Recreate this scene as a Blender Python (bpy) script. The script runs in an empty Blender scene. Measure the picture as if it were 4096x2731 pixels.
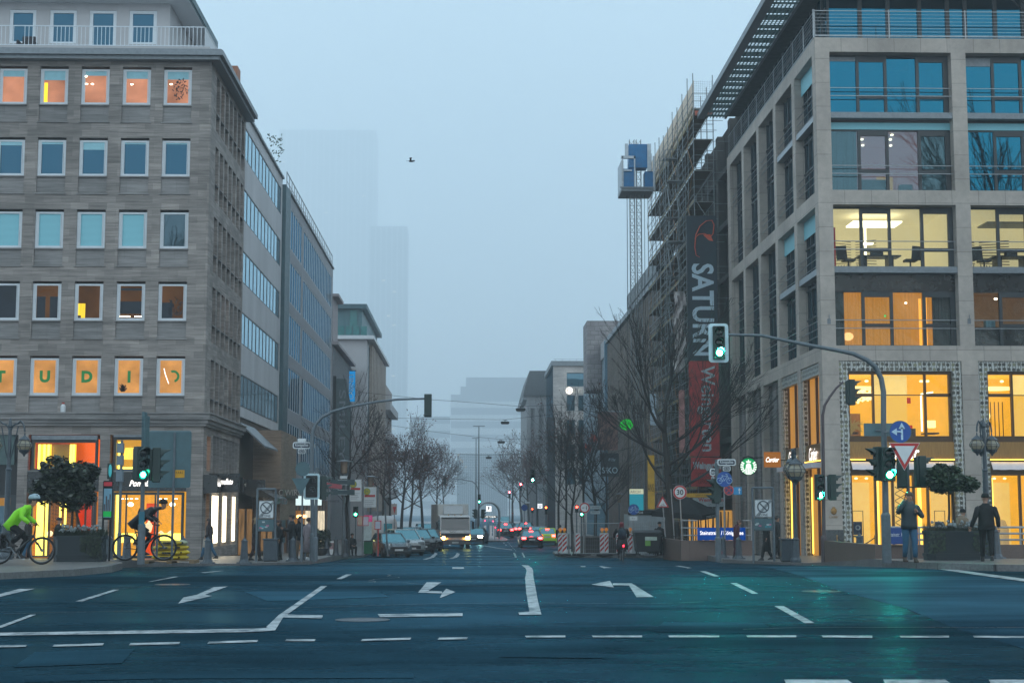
import bpy,math,random
from mathutils import Vector,Matrix
R=math.radians;PI=math.pi
random.seed(7)
SC=bpy.context.scene
COL=SC.collection
# ---------------------------------------------------------------- camera model (photo pixels are 4096 x 2731)
F=6100.0;EYE=2.85;VPX,VPY=1885.0,2050.0
TH=math.atan((VPY-1365.5)/F);PSI=math.atan((2048-VPX)*math.cos(TH)/F)
_R=Vector((math.cos(PSI),-math.sin(PSI),0));_F0=Vector((math.sin(PSI),math.cos(PSI),0))
_FW=_F0*math.cos(TH)+Vector((0,0,math.sin(TH)));_U=-_F0*math.sin(TH)+Vector((0,0,math.cos(TH)))
def ray(px,py):return _FW+_R*((px-2048)/F)-_U*((py-1365.5)/F)
def P(px,py,Y):
 d=ray(px,py);t=Y/d.y
 return Vector((d.x*t,Y,EYE+d.z*t))
def PX(px,py,Y):return P(px,py,Y).x
def PZ(px,py,Y):return P(px,py,Y).z
def PS(px,py,X):
 d=ray(px,py);t=X/d.x
 return Vector((X,d.y*t,EYE+d.z*t))
GPROF=[(-60,1.5),(0,1.57),(15,1.58),(30,1.5),(42,1.35),(55,0.98),(65,0.75),(92,0.2),(125,0.0),(4400,0.0)]
def G(y):
 for(a,za),(b,zb)in zip(GPROF,GPROF[1:]):
  if y<=b:
   t=(y-a)/(b-a);return za+(zb-za)*t
 return 0.0
KERB=0.12
def SW(y):return G(y)+KERB
def gp(px,py):
 d=ray(px,py);t=3.0
 while t<800:
  if EYE+d.z*t<G(d.y*t):break
  t+=0.05
 return(d.x*t,d.y*t)
# ---------------------------------------------------------------- materials
def mk(name):
 m=bpy.data.materials.new(name);m.use_nodes=True
 nt=m.node_tree;nt.nodes.clear()
 out=nt.nodes.new('ShaderNodeOutputMaterial');return m,nt,out
def nd(nt,typ,**kw):
 n=nt.nodes.new(typ)
 for k,v in kw.items():
  if k.startswith('_'):setattr(n,k[1:],v)
  else:
   k2=int(k[1:])if k[0]=='i' and k[1:].isdigit()else k.replace('__',' ')
   n.inputs[k2].default_value=v
 return n
def rgb(c):return(c[0],c[1],c[2],1)if len(c)==3 else c
def coords(nt,scale=(1,1,1),rot=(0,0,0),world=False):
 mp=nd(nt,'ShaderNodeMapping',Scale=scale,Rotation=rot)
 if world:
  g=nd(nt,'ShaderNodeNewGeometry');nt.links.new(g.outputs['Position'],mp.inputs[0])
 else:
  t=nd(nt,'ShaderNodeTexCoord');nt.links.new(t.outputs['Object'],mp.inputs[0])
 return mp.outputs[0]
def mat(name,col,rough=0.6,metal=0.0,var=0.18,vs=3.0,vscale=(1,1,1),bump=0.0,bs=30.0,spec=0.5,emit=None,es=0.0,coat=0.0,col2=None,world=True):
 m,nt,out=mk(name);L=nt.links.new
 b=nd(nt,'ShaderNodeBsdfPrincipled',Roughness=rough,Metallic=metal)
 b.inputs['Specular IOR Level'].default_value=spec
 b.inputs['Coat Weight'].default_value=coat
 co=coords(nt,vscale,world=world)
 if var>0:
  n=nd(nt,'ShaderNodeTexNoise',Scale=vs,Detail=5.0,Roughness=0.6);L(co,n.inputs['Vector'])
  r=nd(nt,'ShaderNodeValToRGB');L(n.outputs[0],r.inputs[0])
  r.color_ramp.elements[0].position=0.3;r.color_ramp.elements[1].position=0.7
  c2=col2 or tuple(min(1,c*(1+var))for c in col)
  r.color_ramp.elements[0].color=rgb(tuple(c*(1-var)for c in col));r.color_ramp.elements[1].color=rgb(c2)
  L(r.outputs[0],b.inputs['Base Color'])
  rr=nd(nt,'ShaderNodeMapRange',i1=0.3,i2=0.7,i3=max(0.02,rough-0.1),i4=min(1,rough+0.1));L(n.outputs[0],rr.inputs[0]);L(rr.outputs[0],b.inputs['Roughness'])
 else:b.inputs['Base Color'].default_value=rgb(col)
 if bump>0:
  n2=nd(nt,'ShaderNodeTexNoise',Scale=bs,Detail=3.0);L(co,n2.inputs['Vector'])
  bp=nd(nt,'ShaderNodeBump',Strength=bump,Distance=0.02);L(n2.outputs[0],bp.inputs['Height']);L(bp.outputs[0],b.inputs['Normal'])
 if emit:
  b.inputs['Emission Color'].default_value=rgb(emit);b.inputs['Emission Strength'].default_value=es
 L(b.outputs[0],out.inputs[0]);return m
def emitm(name,col,s,var=0.0,vs=1.5,vscale=(1,1,1),sharp=0.25):
 m,nt,out=mk(name);e=nd(nt,'ShaderNodeEmission',Color=rgb(col),Strength=s);nt.links.new(e.outputs[0],out.inputs[0])
 if var>0:
  co=coords(nt,vscale,world=True);n=nd(nt,'ShaderNodeTexNoise',Scale=vs,Detail=3.0);nt.links.new(co,n.inputs['Vector'])
  mr=nd(nt,'ShaderNodeMapRange',i1=0.5-sharp,i2=0.5+sharp,i3=s*(1-var),i4=s*(1+var));nt.links.new(n.outputs[0],mr.inputs[0]);nt.links.new(mr.outputs[0],e.inputs[1])
 return m
def glassm(name,tint,refl,fac=0.35,rough=0.02,trans=True,bump=0.0):
 m,nt,out=mk(name);L=nt.links.new
 gl=nd(nt,'ShaderNodeBsdfGlossy',Color=rgb(refl),Roughness=rough)
 tr=nd(nt,'ShaderNodeBsdfTransparent',Color=rgb(tint))if trans else nd(nt,'ShaderNodeBsdfDiffuse',Color=rgb(tint))
 lw=nd(nt,'ShaderNodeFresnel',IOR=1.45);ad=nd(nt,'ShaderNodeMath',_operation='ADD',i1=fac,_use_clamp=True);L(lw.outputs[0],ad.inputs[0])
 mx=nd(nt,'ShaderNodeMixShader');L(ad.outputs[0],mx.inputs[0]);L(tr.outputs[0],mx.inputs[1]);L(gl.outputs[0],mx.inputs[2]);L(mx.outputs[0],out.inputs[0])
 if bump>0:
  co=coords(nt,(1,1,1),world=True);n2=nd(nt,'ShaderNodeTexNoise',Scale=1.1,Detail=1.0);L(co,n2.inputs['Vector'])
  bp=nd(nt,'ShaderNodeBump',Strength=bump,Distance=0.05);L(n2.outputs[0],bp.inputs['Height']);L(bp.outputs[0],gl.inputs['Normal'])
 return m
def stonem(name,c1,c2,bw=0.9,bh=0.45,mortar=0.006,streak=(0.5,0.5,6.0),rough=0.75,jc=0.5,off=0.5,side=False,amt=1.0):
 m,nt,out=mk(name);L=nt.links.new
 g=nd(nt,'ShaderNodeNewGeometry');sp=nd(nt,'ShaderNodeSeparateXYZ');L(g.outputs['Position'],sp.inputs[0])
 ad=nd(nt,'ShaderNodeMath',_operation='ADD');L(sp.outputs[0],ad.inputs[0]);L(sp.outputs[1],ad.inputs[1])
 cb=nd(nt,'ShaderNodeCombineXYZ');L(ad.outputs[0],cb.inputs[0]);L(sp.outputs[2],cb.inputs[1])
 br=nd(nt,'ShaderNodeTexBrick',Scale=1.0,i5=mortar,i8=bw,i9=bh,_offset=off);L(cb.outputs[0],br.inputs['Vector'])
 br.inputs['Mortar Size'].default_value=mortar;br.inputs['Brick Width'].default_value=bw;br.inputs['Row Height'].default_value=bh
 br.inputs['Color1'].default_value=rgb(c1);br.inputs['Color2'].default_value=rgb(c2);br.inputs['Mortar'].default_value=rgb(tuple(c*jc for c in c1))
 mp=nd(nt,'ShaderNodeMapping',Scale=streak);L(g.outputs['Position'],mp.inputs[0])
 n=nd(nt,'ShaderNodeTexNoise',Scale=2.2,Detail=6.0,Roughness=0.65);L(mp.outputs[0],n.inputs['Vector'])
 mr=nd(nt,'ShaderNodeMapRange',i1=0.3,i2=0.7,i3=1-0.35*amt,i4=1+0.3*amt);L(n.outputs[0],mr.inputs[0])
 n3=nd(nt,'ShaderNodeTexNoise',Scale=0.35,Detail=4.0);L(g.outputs['Position'],n3.inputs['Vector'])
 mr3=nd(nt,'ShaderNodeMapRange',i1=0.3,i2=0.7,i3=0.78,i4=1.12);L(n3.outputs[0],mr3.inputs[0])
 mu=nd(nt,'ShaderNodeMath',_operation='MULTIPLY');L(mr.outputs[0],mu.inputs[0]);L(mr3.outputs[0],mu.inputs[1])
 vm=nd(nt,'ShaderNodeVectorMath',_operation='SCALE');L(br.outputs[0],vm.inputs[0]);L(mu.outputs[0],vm.inputs['Scale'])
 b=nd(nt,'ShaderNodeBsdfPrincipled',Roughness=rough);L(vm.outputs[0],b.inputs['Base Color'])
 bp=nd(nt,'ShaderNodeBump',Strength=0.3,Distance=0.02);L(n.outputs[0],bp.inputs['Height']);L(bp.outputs[0],b.inputs['Normal'])
 L(b.outputs[0],out.inputs[0]);return m
# ---------------------------------------------------------------- mesh builder
class MB:
 def __init__(s):s.v=[];s.f=[];s.m=[];s.cur=0;s.blk=[]
 def add(s,vs,fs):
  s.blk.append((len(s.v),len(s.f)));o=len(s.v);s.v+=[tuple(v)for v in vs];s.f+=[tuple(i+o for i in f)for f in fs];s.m+=[s.cur]*len(fs);return s
 def mt(s,i):s.cur=i;return s
 def box(s,x0,x1,y0,y1,z0,z1):
  if x0>x1:x0,x1=x1,x0
  if y0>y1:y0,y1=y1,y0
  if z0>z1:z0,z1=z1,z0
  return s.add([(x0,y0,z0),(x1,y0,z0),(x1,y1,z0),(x0,y1,z0),(x0,y0,z1),(x1,y0,z1),(x1,y1,z1),(x0,y1,z1)],[(0,3,2,1),(4,5,6,7),(0,1,5,4),(1,2,6,5),(2,3,7,6),(3,0,4,7)])
 def tube(s,pts,rad,n=8,cap=True,sq=1.0):
  pts=[Vector(p)for p in pts]
  if not isinstance(rad,(list,tuple)):rad=[rad]*len(pts)
  vs=[];k=len(pts);ref=None
  for i,p in enumerate(pts):
   t=(pts[min(i+1,k-1)]-pts[max(i-1,0)])
   if t.length<1e-9:t=Vector((0,0,1))
   t.normalize()
   if ref is None:ref=Vector((0,0,1))if abs(t.z)<0.9 else Vector((1,0,0))
   a=t.cross(ref)
   if a.length<1e-6:a=t.cross(Vector((0,1,0)))
   a.normalize();b=a.cross(t).normalized();ref=b
   for j in range(n):
    an=2*PI*(j+0.5)/n;vs.append(p+(a*math.cos(an)+b*math.sin(an)*sq)*rad[i])
  fs=[(i*n+j,i*n+(j+1)%n,(i+1)*n+(j+1)%n,(i+1)*n+j)for i in range(k-1)for j in range(n)]
  if cap:fs+=[tuple(range(n))[::-1],tuple((k-1)*n+j for j in range(n))]
  return s.add(vs,fs)
 def bar(s,p0,p1,w,h=None,up=(0,0,1)):
  p0,p1=Vector(p0),Vector(p1);h=w if h is None else h;t=(p1-p0).normalized();u=Vector(up)
  if abs(t.dot(u))>0.95:u=Vector((0,1,0))
  a=t.cross(u).normalized()*w/2;b=a.cross(t).normalized()*h/2
  return s.add([p0-a-b,p0+a-b,p0+a+b,p0-a+b,p1-a-b,p1+a-b,p1+a+b,p1-a+b],[(0,1,2,3),(7,6,5,4),(0,4,5,1),(1,5,6,2),(2,6,7,3),(3,7,4,0)])
 def lathe(s,c,prof,n=16,sx=1,sy=1):
  vs=[];c=Vector(c)
  for r,z in prof:
   for j in range(n):
    a=2*PI*(j+.5)/n;vs.append(c+Vector((r*math.cos(a)*sx,r*math.sin(a)*sy,z)))
  k=len(prof);fs=[(i*n+j,i*n+(j+1)%n,(i+1)*n+(j+1)%n,(i+1)*n+j)for i in range(k-1)for j in range(n)]
  fs+=[tuple(range(n))[::-1],tuple((k-1)*n+j for j in range(n))]
  return s.add(vs,fs)
 def loft(s,secs,n=14,cap=True):
  vs=[]
  for q in secs:
   yaw=q[5]if len(q)>5 else 0;cy_,sy_=math.cos(yaw),math.sin(yaw)
   for j in range(n):
    a=2*PI*(j+.5)/n;x=q[3]*math.cos(a);y=q[4]*math.sin(a)
    vs.append((q[0]+x*cy_-y*sy_,q[1]+x*sy_+y*cy_,q[2]))
  k=len(secs);fs=[(i*n+j,i*n+(j+1)%n,(i+1)*n+(j+1)%n,(i+1)*n+j)for i in range(k-1)for j in range(n)]
  if cap:fs+=[tuple(range(n))[::-1],tuple((k-1)*n+j for j in range(n))]
  return s.add(vs,fs)
 def ball(s,c,r,n=12,m=8,sx=1,sy=1,sz=1):
  return s.lathe(c,[(max(1e-4,r*math.sin(PI*i/m)),-r*sz*math.cos(PI*i/m))for i in range(m+1)],n,sx,sy)
 def prism(s,poly,z0,z1):
  n=len(poly);vs=[(x,y,z0)for x,y in poly]+[(x,y,z1)for x,y in poly]
  return s.add(vs,[tuple(range(n))[::-1],tuple(range(n,2*n))]+[(i,(i+1)%n,n+(i+1)%n,n+i)for i in range(n)])
 def prism_y(s,poly,y0,y1):
  n=len(poly);vs=[(x,y0,z)for x,z in poly]+[(x,y1,z)for x,z in poly]
  return s.add(vs,[tuple(range(n)),tuple(range(n,2*n))[::-1]]+[(n+i,n+(i+1)%n,(i+1)%n,i)for i in range(n)])
 def prism_x(s,poly,x0,x1):
  n=len(poly);vs=[(x0,y,z)for y,z in poly]+[(x1,y,z)for y,z in poly]
  return s.add(vs,[tuple(range(n))[::-1],tuple(range(n,2*n))]+[(i,(i+1)%n,n+(i+1)%n,n+i)for i in range(n)])
 def disc_y(s,cx,cz,r,y0,y1,n=28):return s.prism_y([(cx+r*math.cos(2*PI*i/n),cz+r*math.sin(2*PI*i/n))for i in range(n)],y0,y1)
 def ring_y(s,cx,cz,ro,ri,y0,y1,n=28,a0=0,a1=2*PI):
  for i in range(n):
   a,b=a0+(a1-a0)*i/n,a0+(a1-a0)*(i+1)/n
   s.prism_y([(cx+ri*math.cos(a),cz+ri*math.sin(a)),(cx+ro*math.cos(a),cz+ro*math.sin(a)),(cx+ro*math.cos(b),cz+ro*math.sin(b)),(cx+ri*math.cos(b),cz+ri*math.sin(b))],y0,y1)
  return s
 def torus_x(s,c,r,t,n=28,m=8):
  c=Vector(c);vs=[]
  for i in range(n):
   a=2*PI*i/n;d=Vector((0,math.cos(a),math.sin(a)))
   for j in range(m):
    b=2*PI*j/m;vs.append(c+d*(r+t*math.cos(b))+Vector((t*math.sin(b),0,0)))
  return s.add(vs,[(i*m+j,((i+1)%n)*m+j,((i+1)%n)*m+(j+1)%m,i*m+(j+1)%m)for i in range(n)for j in range(m)])
 def quad(s,a,b,c,d):return s.add([a,b,c,d],[(0,1,2,3)])
 def build(s,name,mats,parent=None,smooth=False,loc=None,rotz=0,bevel=0):
  me=bpy.data.meshes.new(name);me.from_pydata(s.v,[],s.f);me.update()
  if not isinstance(mats,(list,tuple)):mats=[mats]
  for m in mats:me.materials.append(m)
  if len(mats)>1:me.polygons.foreach_set('material_index',s.m)
  if smooth:me.polygons.foreach_set('use_smooth',[True]*len(me.polygons))
  o=bpy.data.objects.new(name,me);COL.objects.link(o)
  if parent is not None:o.parent=parent
  if loc is not None:o.location=loc
  o.rotation_euler=(0,0,rotz)
  if bevel:
   md=o.modifiers.new('b','BEVEL');md.width=bevel;md.segments=2;md.limit_method='ANGLE'
  return o
def tag(o,label=None,cat=None,group=None,kind=None):
 if label:o['label']=label
 if cat:o['category']=cat
 if group:o['group']=group
 if kind:o['kind']=kind
 return o
def thing(name,loc,label,cat,group=None,rotz=0,scale=1):
 o=bpy.data.objects.new(name,None);COL.objects.link(o);o.location=loc;o.rotation_euler=(0,0,rotz)
 if scale!=1:o.scale=(scale,)*3
 o.empty_display_size=0.2
 return tag(o,label,cat,group)
def kids(o):return[c for c in SC.objects if c.parent==o]
def copy_tree(o,parent=None):
 c=o.copy();COL.objects.link(c);c.parent=parent
 for ch in kids(o):copy_tree(ch,c)
 return c
_tc={}
def text(name,s,h,mats,parent,loc,rot=(PI/2,0,0),depth=0.004,shear=0.0,bold=0.0,wscale=1.0,align='CENTER',w=None,spacing=1.0):
 cu=bpy.data.curves.new('t','FONT');cu.body=s;cu.size=1;cu.align_x=align;cu.align_y='CENTER';cu.shear=shear;cu.offset=bold;cu.resolution_u=3;cu.space_character=spacing
 cu.extrude=0.001
 o=bpy.data.objects.new('t',cu);COL.objects.link(o);bpy.context.view_layer.update()
 me=bpy.data.meshes.new_from_object(o.evaluated_get(bpy.context.evaluated_depsgraph_get()))
 COL.objects.unlink(o);bpy.data.objects.remove(o);bpy.data.curves.remove(cu)
 if len(me.vertices)==0:return None
 zs=[v.co.y for v in me.vertices];xs=[v.co.x for v in me.vertices];hh=max(zs)-min(zs);ww=max(xs)-min(xs);cx=(max(xs)+min(xs))/2;cy=(max(zs)+min(zs))/2
 ky=h/0.72;kx=ky*wscale
 if w:kx=w/ww
 for v in me.vertices:
  x=(v.co.x-cx)if align=='CENTER' else v.co.x-min(xs)
  v.co=Vector((x*kx,(v.co.y-cy)*ky,(1 if v.co.z>0 else-1)*depth/2))
 me.materials.clear();me.materials.append(mats)
 ob=bpy.data.objects.new(name,me);COL.objects.link(ob);ob.parent=parent;ob.location=loc;ob.rotation_euler=rot
 return ob
WROOT={}
def wthing(name,loc,label,cat,group=None):
 o=thing(name,loc,label,cat,group);WROOT[o.name]=Vector(loc);return o
_b0=MB.build
EACH=dict(light_strips='light_strip',lit_shop_windows='lit_shop_window',light_tube_panels='light_tube_panel',side_spandrels='side_spandrel',spandrel_panels='spandrel_panel',side_windows='side_window',pilasters='pilaster',globe_lamps='globe_lamp',shop_displays='shop_display',ceiling_lamps='ceiling_lamp',display_heads='display_head',lit_windows='lit_window',work_lights='work_light',wheels='wheel',red_lights='red_lamp',lit_posters='lit_poster',roof_markers='marker_lamp',side_mullions='side_mullion',penthouse_windows='penthouse_window',steel_posts='steel_post',bars='bar',fins='fin',front_bars='front_bar',curtain='curtain',veil='veil',railing_bars='railing_bar',brace='brace',rubber_foot='rubber_foot',bumper='bumper',plant_silhouette='plant_frond',spot_lamp='spot_lamp')
def _build(s,name,mats,parent=None,smooth=False,loc=None,rotz=0,bevel=0):
 if name in EACH and parent is not None and 1<len(s.blk)<=100:
  for(v0,f0),(v1,f1)in zip(s.blk,s.blk[1:]+[(len(s.v),len(s.f))]):
   q=MB();q.v=s.v[v0:v1];q.f=[tuple(i-v0 for i in f)for f in s.f[f0:f1]];q.m=s.m[f0:f1];o=_build(q,EACH[name],mats,parent,smooth,loc,rotz,bevel)
  return o
 name=EACH.get(name,name)
 o=_b0(s,name,mats,parent,smooth,loc,rotz,bevel)
 if parent is not None and parent.name in WROOT:o.location=Vector(o.location)-WROOT[parent.name]
 return o
MB.build=_build
_t0=text
def text(name,s,h,mats,parent,loc,**k):
 o=_t0(name,s,h,mats,parent,loc,**k)
 if o and parent is not None and parent.name in WROOT:o.location=Vector(o.location)-WROOT[parent.name]
 return o
SWP=[(-60,1.7),(30,1.62),(42,1.53),(46,1.48),(55,1.04),(65,.92),(72,.86),(92,.32),(125,.12),(4400,.12)]
def SW(y):
 for(a,za),(b,zb)in zip(SWP,SWP[1:]):
  if y<=b:return za+(zb-za)*(y-a)/(b-a)
 return .12
def clip(poly,y0,y1):
 def half(p,f):
  o=[]
  for i in range(len(p)):
   a,b=p[i],p[(i+1)%len(p)];fa,fb=f(a),f(b)
   if fa>=0:o.append(a)
   if fa*fb<0:t=fa/(fa-fb);o.append((a[0]+(b[0]-a[0])*t,a[1]+(b[1]-a[1])*t))
  return o
 p=half(poly, lambda q:q[1]-y0)
 return half(p, lambda q:y1-q[1])if len(p)>2 else[]
def sheet(name,poly,m,zf,dz,brk,kind='structure',depth=0.0,mb=None):
 s=mb or MB();ys=sorted(set([-1e4]+[b[0]for b in brk]+[1e4]))
 for a,b in zip(ys,ys[1:]):
  p=clip(poly,a,b)
  if len(p)<3:continue
  vs=[(x,y,zf(y)+dz)for x,y in p];s.add(vs,[tuple(range(len(p)))])
 if depth:
  n=len(poly)
  for i in range(n):
   a,b=poly[i],poly[(i+1)%n]
   k=max(1,int(math.hypot(b[0]-a[0],b[1]-a[1])/2))
   for j in range(k):
    t0,t1=j/k,(j+1)/k
    p=(a[0]+(b[0]-a[0])*t0,a[1]+(b[1]-a[1])*t0);q=(a[0]+(b[0]-a[0])*t1,a[1]+(b[1]-a[1])*t1)
    s.quad((*p,zf(p[1])+dz),(*p,G(p[1])-depth),(*q,G(q[1])-depth),(*q,zf(q[1])+dz))
 if mb:return None
 return tag(s.build(name,m),kind=kind)
def area2(p):return sum(p[i][0]*p[(i+1)%len(p)][1]-p[(i+1)%len(p)][0]*p[i][1]for i in range(len(p)))
def ccw(p):return p if area2(p)>0 else p[::-1]
# facade with openings.  u runs along the wall, holes = (u0, u1, z0, z1)
def wallgrid(mb,u0,u1,z0,z1,holes,box):
 zs=sorted(set([z0,z1]+[min(max(h[2],z0),z1)for h in holes]+[min(max(h[3],z0),z1)for h in holes]))
 for za,zb in zip(zs,zs[1:]):
  zm=(za+zb)/2;cuts=sorted((max(h[0],u0),min(h[1],u1))for h in holes if h[2]<zm<h[3]and h[1]>u0 and h[0]<u1)
  c=u0
  for a,b in cuts:
   if a>c+1e-4:box(c,a,za,zb)
   c=max(c,b)
  if c<u1-1e-4:box(c,u1,za,zb)
# ---------------------------------------------------------------- shared materials
M={}
M['trav']=stonem('travertine',(.31,.272,.25),(.20,.178,.165),.8,.3,.004,(0.35,0.35,7.0),amt=1.15)
M['trav_plain']=stonem('travertine_trim',(.25,.235,.23),(.21,.20,.195),2.2,.5,.004,(0.35,0.35,5.0))
M['lime']=stonem('limestone',(.47,.41,.36),(.42,.365,.325),1.25,1.14,.012,(1.5,1.5,1.5),off=0.0,amt=.35)
M['white']=mat('white_paint',(.6,.62,.64),.5,var=.06,vs=1.2)
M['frame_white']=mat('white_window_frame',(.62,.66,.70),.45,var=.06)
M['render_white']=mat('pale_render',(.42,.41,.42),.8,var=.1,vs=.6,bump=.1)
M['dark']=mat('dark_metal',(.018,.022,.026),.4,metal=.3,var=.2)
M['black']=mat('black_paint',(.008,.009,.011),.45,var=.2)
M['anth']=mat('anthracite_frame',(.03,.035,.04),.45,var=.15)
M['steel']=mat('galvanised_steel',(.34,.36,.38),.42,metal=.75,var=.2,vs=6)
M['steel_dull']=mat('dull_grey_metal',(.20,.22,.24),.5,metal=.4,var=.2,vs=5)
M['polegrey']=mat('grey_painted_pole',(.11,.135,.155),.5,metal=.2,var=.2,vs=7)
M['darkgreen']=mat('dark_green_paint',(.012,.03,.032),.4,var=.25,vs=4,coat=.2)
M['iron']=mat('cast_iron_blue_grey',(.045,.06,.075),.42,metal=.2,var=.25,vs=9,coat=.2)
M['tealmetal']=mat('teal_grey_metal',(.05,.10,.12),.5,metal=.3,var=.15)
M['glass_blue']=glassm('blue_coated_glass',(.08,.3,.4),(.02,.27,.45),.42,bump=.02)
M['glass_dark']=glassm('dark_glass',(.02,.035,.04),(.30,.45,.55),.18,trans=False,bump=.03)
M['glass_mid']=glassm('office_glass',(.03,.10,.13),(.22,.42,.55),.3,trans=False,bump=.03)
M['glass_win']=glassm('window_glass_blue',(.015,.05,.08),(.14,.34,.5),.22,trans=False,bump=.05)
M['glass_clear']=glassm('clear_glass',(.95,.96,.96),(.5,.7,.8),-.02)
M['glass_tint']=glassm('tinted_glass',(.55,.62,.62),(.3,.55,.7),.10)
M['glass_pale']=glassm('painted_reflection_glass',(.42,.55,.62),(.6,.8,.9),.25,trans=False,bump=.05)  # pale diffuse base stands in for the bright sky reflection
M['asph']=None
# wet asphalt
def asphalt(name,col,rlo,rhi,patch=1.0):
 m,nt,out=mk(name);L=nt.links.new;b=nd(nt,'ShaderNodeBsdfPrincipled')
 g=nd(nt,'ShaderNodeNewGeometry')
 n1=nd(nt,'ShaderNodeTexNoise',Scale=.16,Detail=4.0,Roughness=.6);mp=nd(nt,'ShaderNodeMapping',Scale=(.5,1.6,1));L(g.outputs['Position'],mp.inputs[0]);L(mp.outputs[0],n1.inputs['Vector'])
 n2=nd(nt,'ShaderNodeTexNoise',Scale=22.0,Detail=3.0,Roughness=.7);L(g.outputs['Position'],n2.inputs['Vector'])
 n3=nd(nt,'ShaderNodeTexVoronoi',Scale=70.0);L(g.outputs['Position'],n3.inputs['Vector'])
 n4=nd(nt,'ShaderNodeTexNoise',Scale=1.3,Detail=5.0,Roughness=.7);L(mp.outputs[0],n4.inputs['Vector'])
 r=nd(nt,'ShaderNodeValToRGB');L(n1.outputs[0],r.inputs[0]);r.color_ramp.elements[0].position=.35;r.color_ramp.elements[1].position=.65
 r.color_ramp.elements[0].color=rgb(tuple(c*.72 for c in col));r.color_ramp.elements[1].color=rgb(tuple(c*1.35 for c in col))
 mr=nd(nt,'ShaderNodeMapRange',i1=.3,i2=.7,i3=.25,i4=2.1);L(n2.outputs[0],mr.inputs[0])
 mr4=nd(nt,'ShaderNodeMapRange',i1=.3,i2=.7,i3=.75,i4=1.25);L(n4.outputs[0],mr4.inputs[0])
 mm=nd(nt,'ShaderNodeMath',_operation='MULTIPLY');L(mr.outputs[0],mm.inputs[0]);L(mr4.outputs[0],mm.inputs[1])
 vm=nd(nt,'ShaderNodeVectorMath',_operation='SCALE');L(r.outputs[0],vm.inputs[0]);L(mm.outputs[0],vm.inputs['Scale']);L(vm.outputs[0],b.inputs['Base Color'])
 ro=nd(nt,'ShaderNodeMapRange',i1=.38,i2=.62,i3=rhi,i4=rlo);L(n1.outputs[0],ro.inputs[0])
 r5=nd(nt,'ShaderNodeMapRange',i1=.3,i2=.7,i3=-.07,i4=.07);L(n4.outputs[0],r5.inputs[0]);ra=nd(nt,'ShaderNodeMath',_operation='ADD');L(ro.outputs[0],ra.inputs[0]);L(r5.outputs[0],ra.inputs[1]);L(ra.outputs[0],b.inputs['Roughness'])
 b.inputs['Specular IOR Level'].default_value=.32;b.inputs['Specular Tint'].default_value=(.2,.6,1,1)
 bp=nd(nt,'ShaderNodeBump',Strength=.45,Distance=.012);L(n3.outputs[0],bp.inputs['Height'])
 bp2=nd(nt,'ShaderNodeBump',Strength=.25,Distance=.02);L(n2.outputs[0],bp2.inputs['Height']);L(bp.outputs[0],bp2.inputs['Normal']);L(bp2.outputs[0],b.inputs['Normal'])
 b.inputs['Specular IOR Level'].default_value=0
 gl=nd(nt,'ShaderNodeBsdfGlossy',Color=(.17,.42,.57,1));L(b.inputs['Roughness'].links[0].from_socket,gl.inputs['Roughness']);L(bp2.outputs[0],gl.inputs['Normal'])
 fr=nd(nt,'ShaderNodeFresnel',IOR=1.33);fm=nd(nt,'ShaderNodeMath',_operation='MULTIPLY');L(fr.outputs[0],fm.inputs[0]);fv=nd(nt,'ShaderNodeMapRange',i1=.38,i2=.62,i3=.10,i4=.46);L(n1.outputs[0],fv.inputs[0]);L(fv.outputs[0],fm.inputs[1])
 mxs=nd(nt,'ShaderNodeMixShader');L(fm.outputs[0],mxs.inputs[0]);L(b.outputs[0],mxs.inputs[1]);L(gl.outputs[0],mxs.inputs[2]);L(mxs.outputs[0],out.inputs[0]);return m
M['asph']=asphalt('wet_asphalt',(.005,.014,.020),.17,.36)
M['asph2']=asphalt('newer_asphalt',(.006,.016,.026),.38,.52)
M['asph3']=asphalt('patched_asphalt',(.003,.009,.014),.34,.46)
M['pave']=stonem('paving_slabs',(.17,.165,.16),(.14,.138,.135),.5,.5,.006,(1.5,1.5,1.5),rough=.38)
def pavem():
 m=M['pave'];nt=m.node_tree
 for n in nt.nodes:
  if n.bl_idname=='ShaderNodeCombineXYZ':
   for l in list(n.inputs[0].links)+list(n.inputs[1].links):nt.links.remove(l)
   sp=[k for k in nt.nodes if k.bl_idname=='ShaderNodeSeparateXYZ'][0]
   nt.links.new(sp.outputs[0],n.inputs[0]);nt.links.new(sp.outputs[1],n.inputs[1])
pavem()
M['kerb']=stonem('granite_kerb',(.15,.15,.15),(.12,.12,.125),1.0,3.0,.01,(6,6,6),rough=.5)
def paintm():
 m,nt,out=mk('worn_road_paint');L=nt.links.new;b=nd(nt,'ShaderNodeBsdfPrincipled',Roughness=.55)
 g=nd(nt,'ShaderNodeNewGeometry');n=nd(nt,'ShaderNodeTexNoise',Scale=3.5,Detail=8.0,Roughness=.75);L(g.outputs['Position'],n.inputs['Vector'])
 r=nd(nt,'ShaderNodeValToRGB');L(n.outputs[0],r.inputs[0]);r.color_ramp.elements[0].position=.40;r.color_ramp.elements[1].position=.56
 r.color_ramp.elements[0].color=(.05,.08,.10,1);r.color_ramp.elements[1].color=(.40,.44,.46,1);L(r.outputs[0],b.inputs['Base Color']);L(b.outputs[0],out.inputs[0]);return m
M['paint']=paintm()
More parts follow.
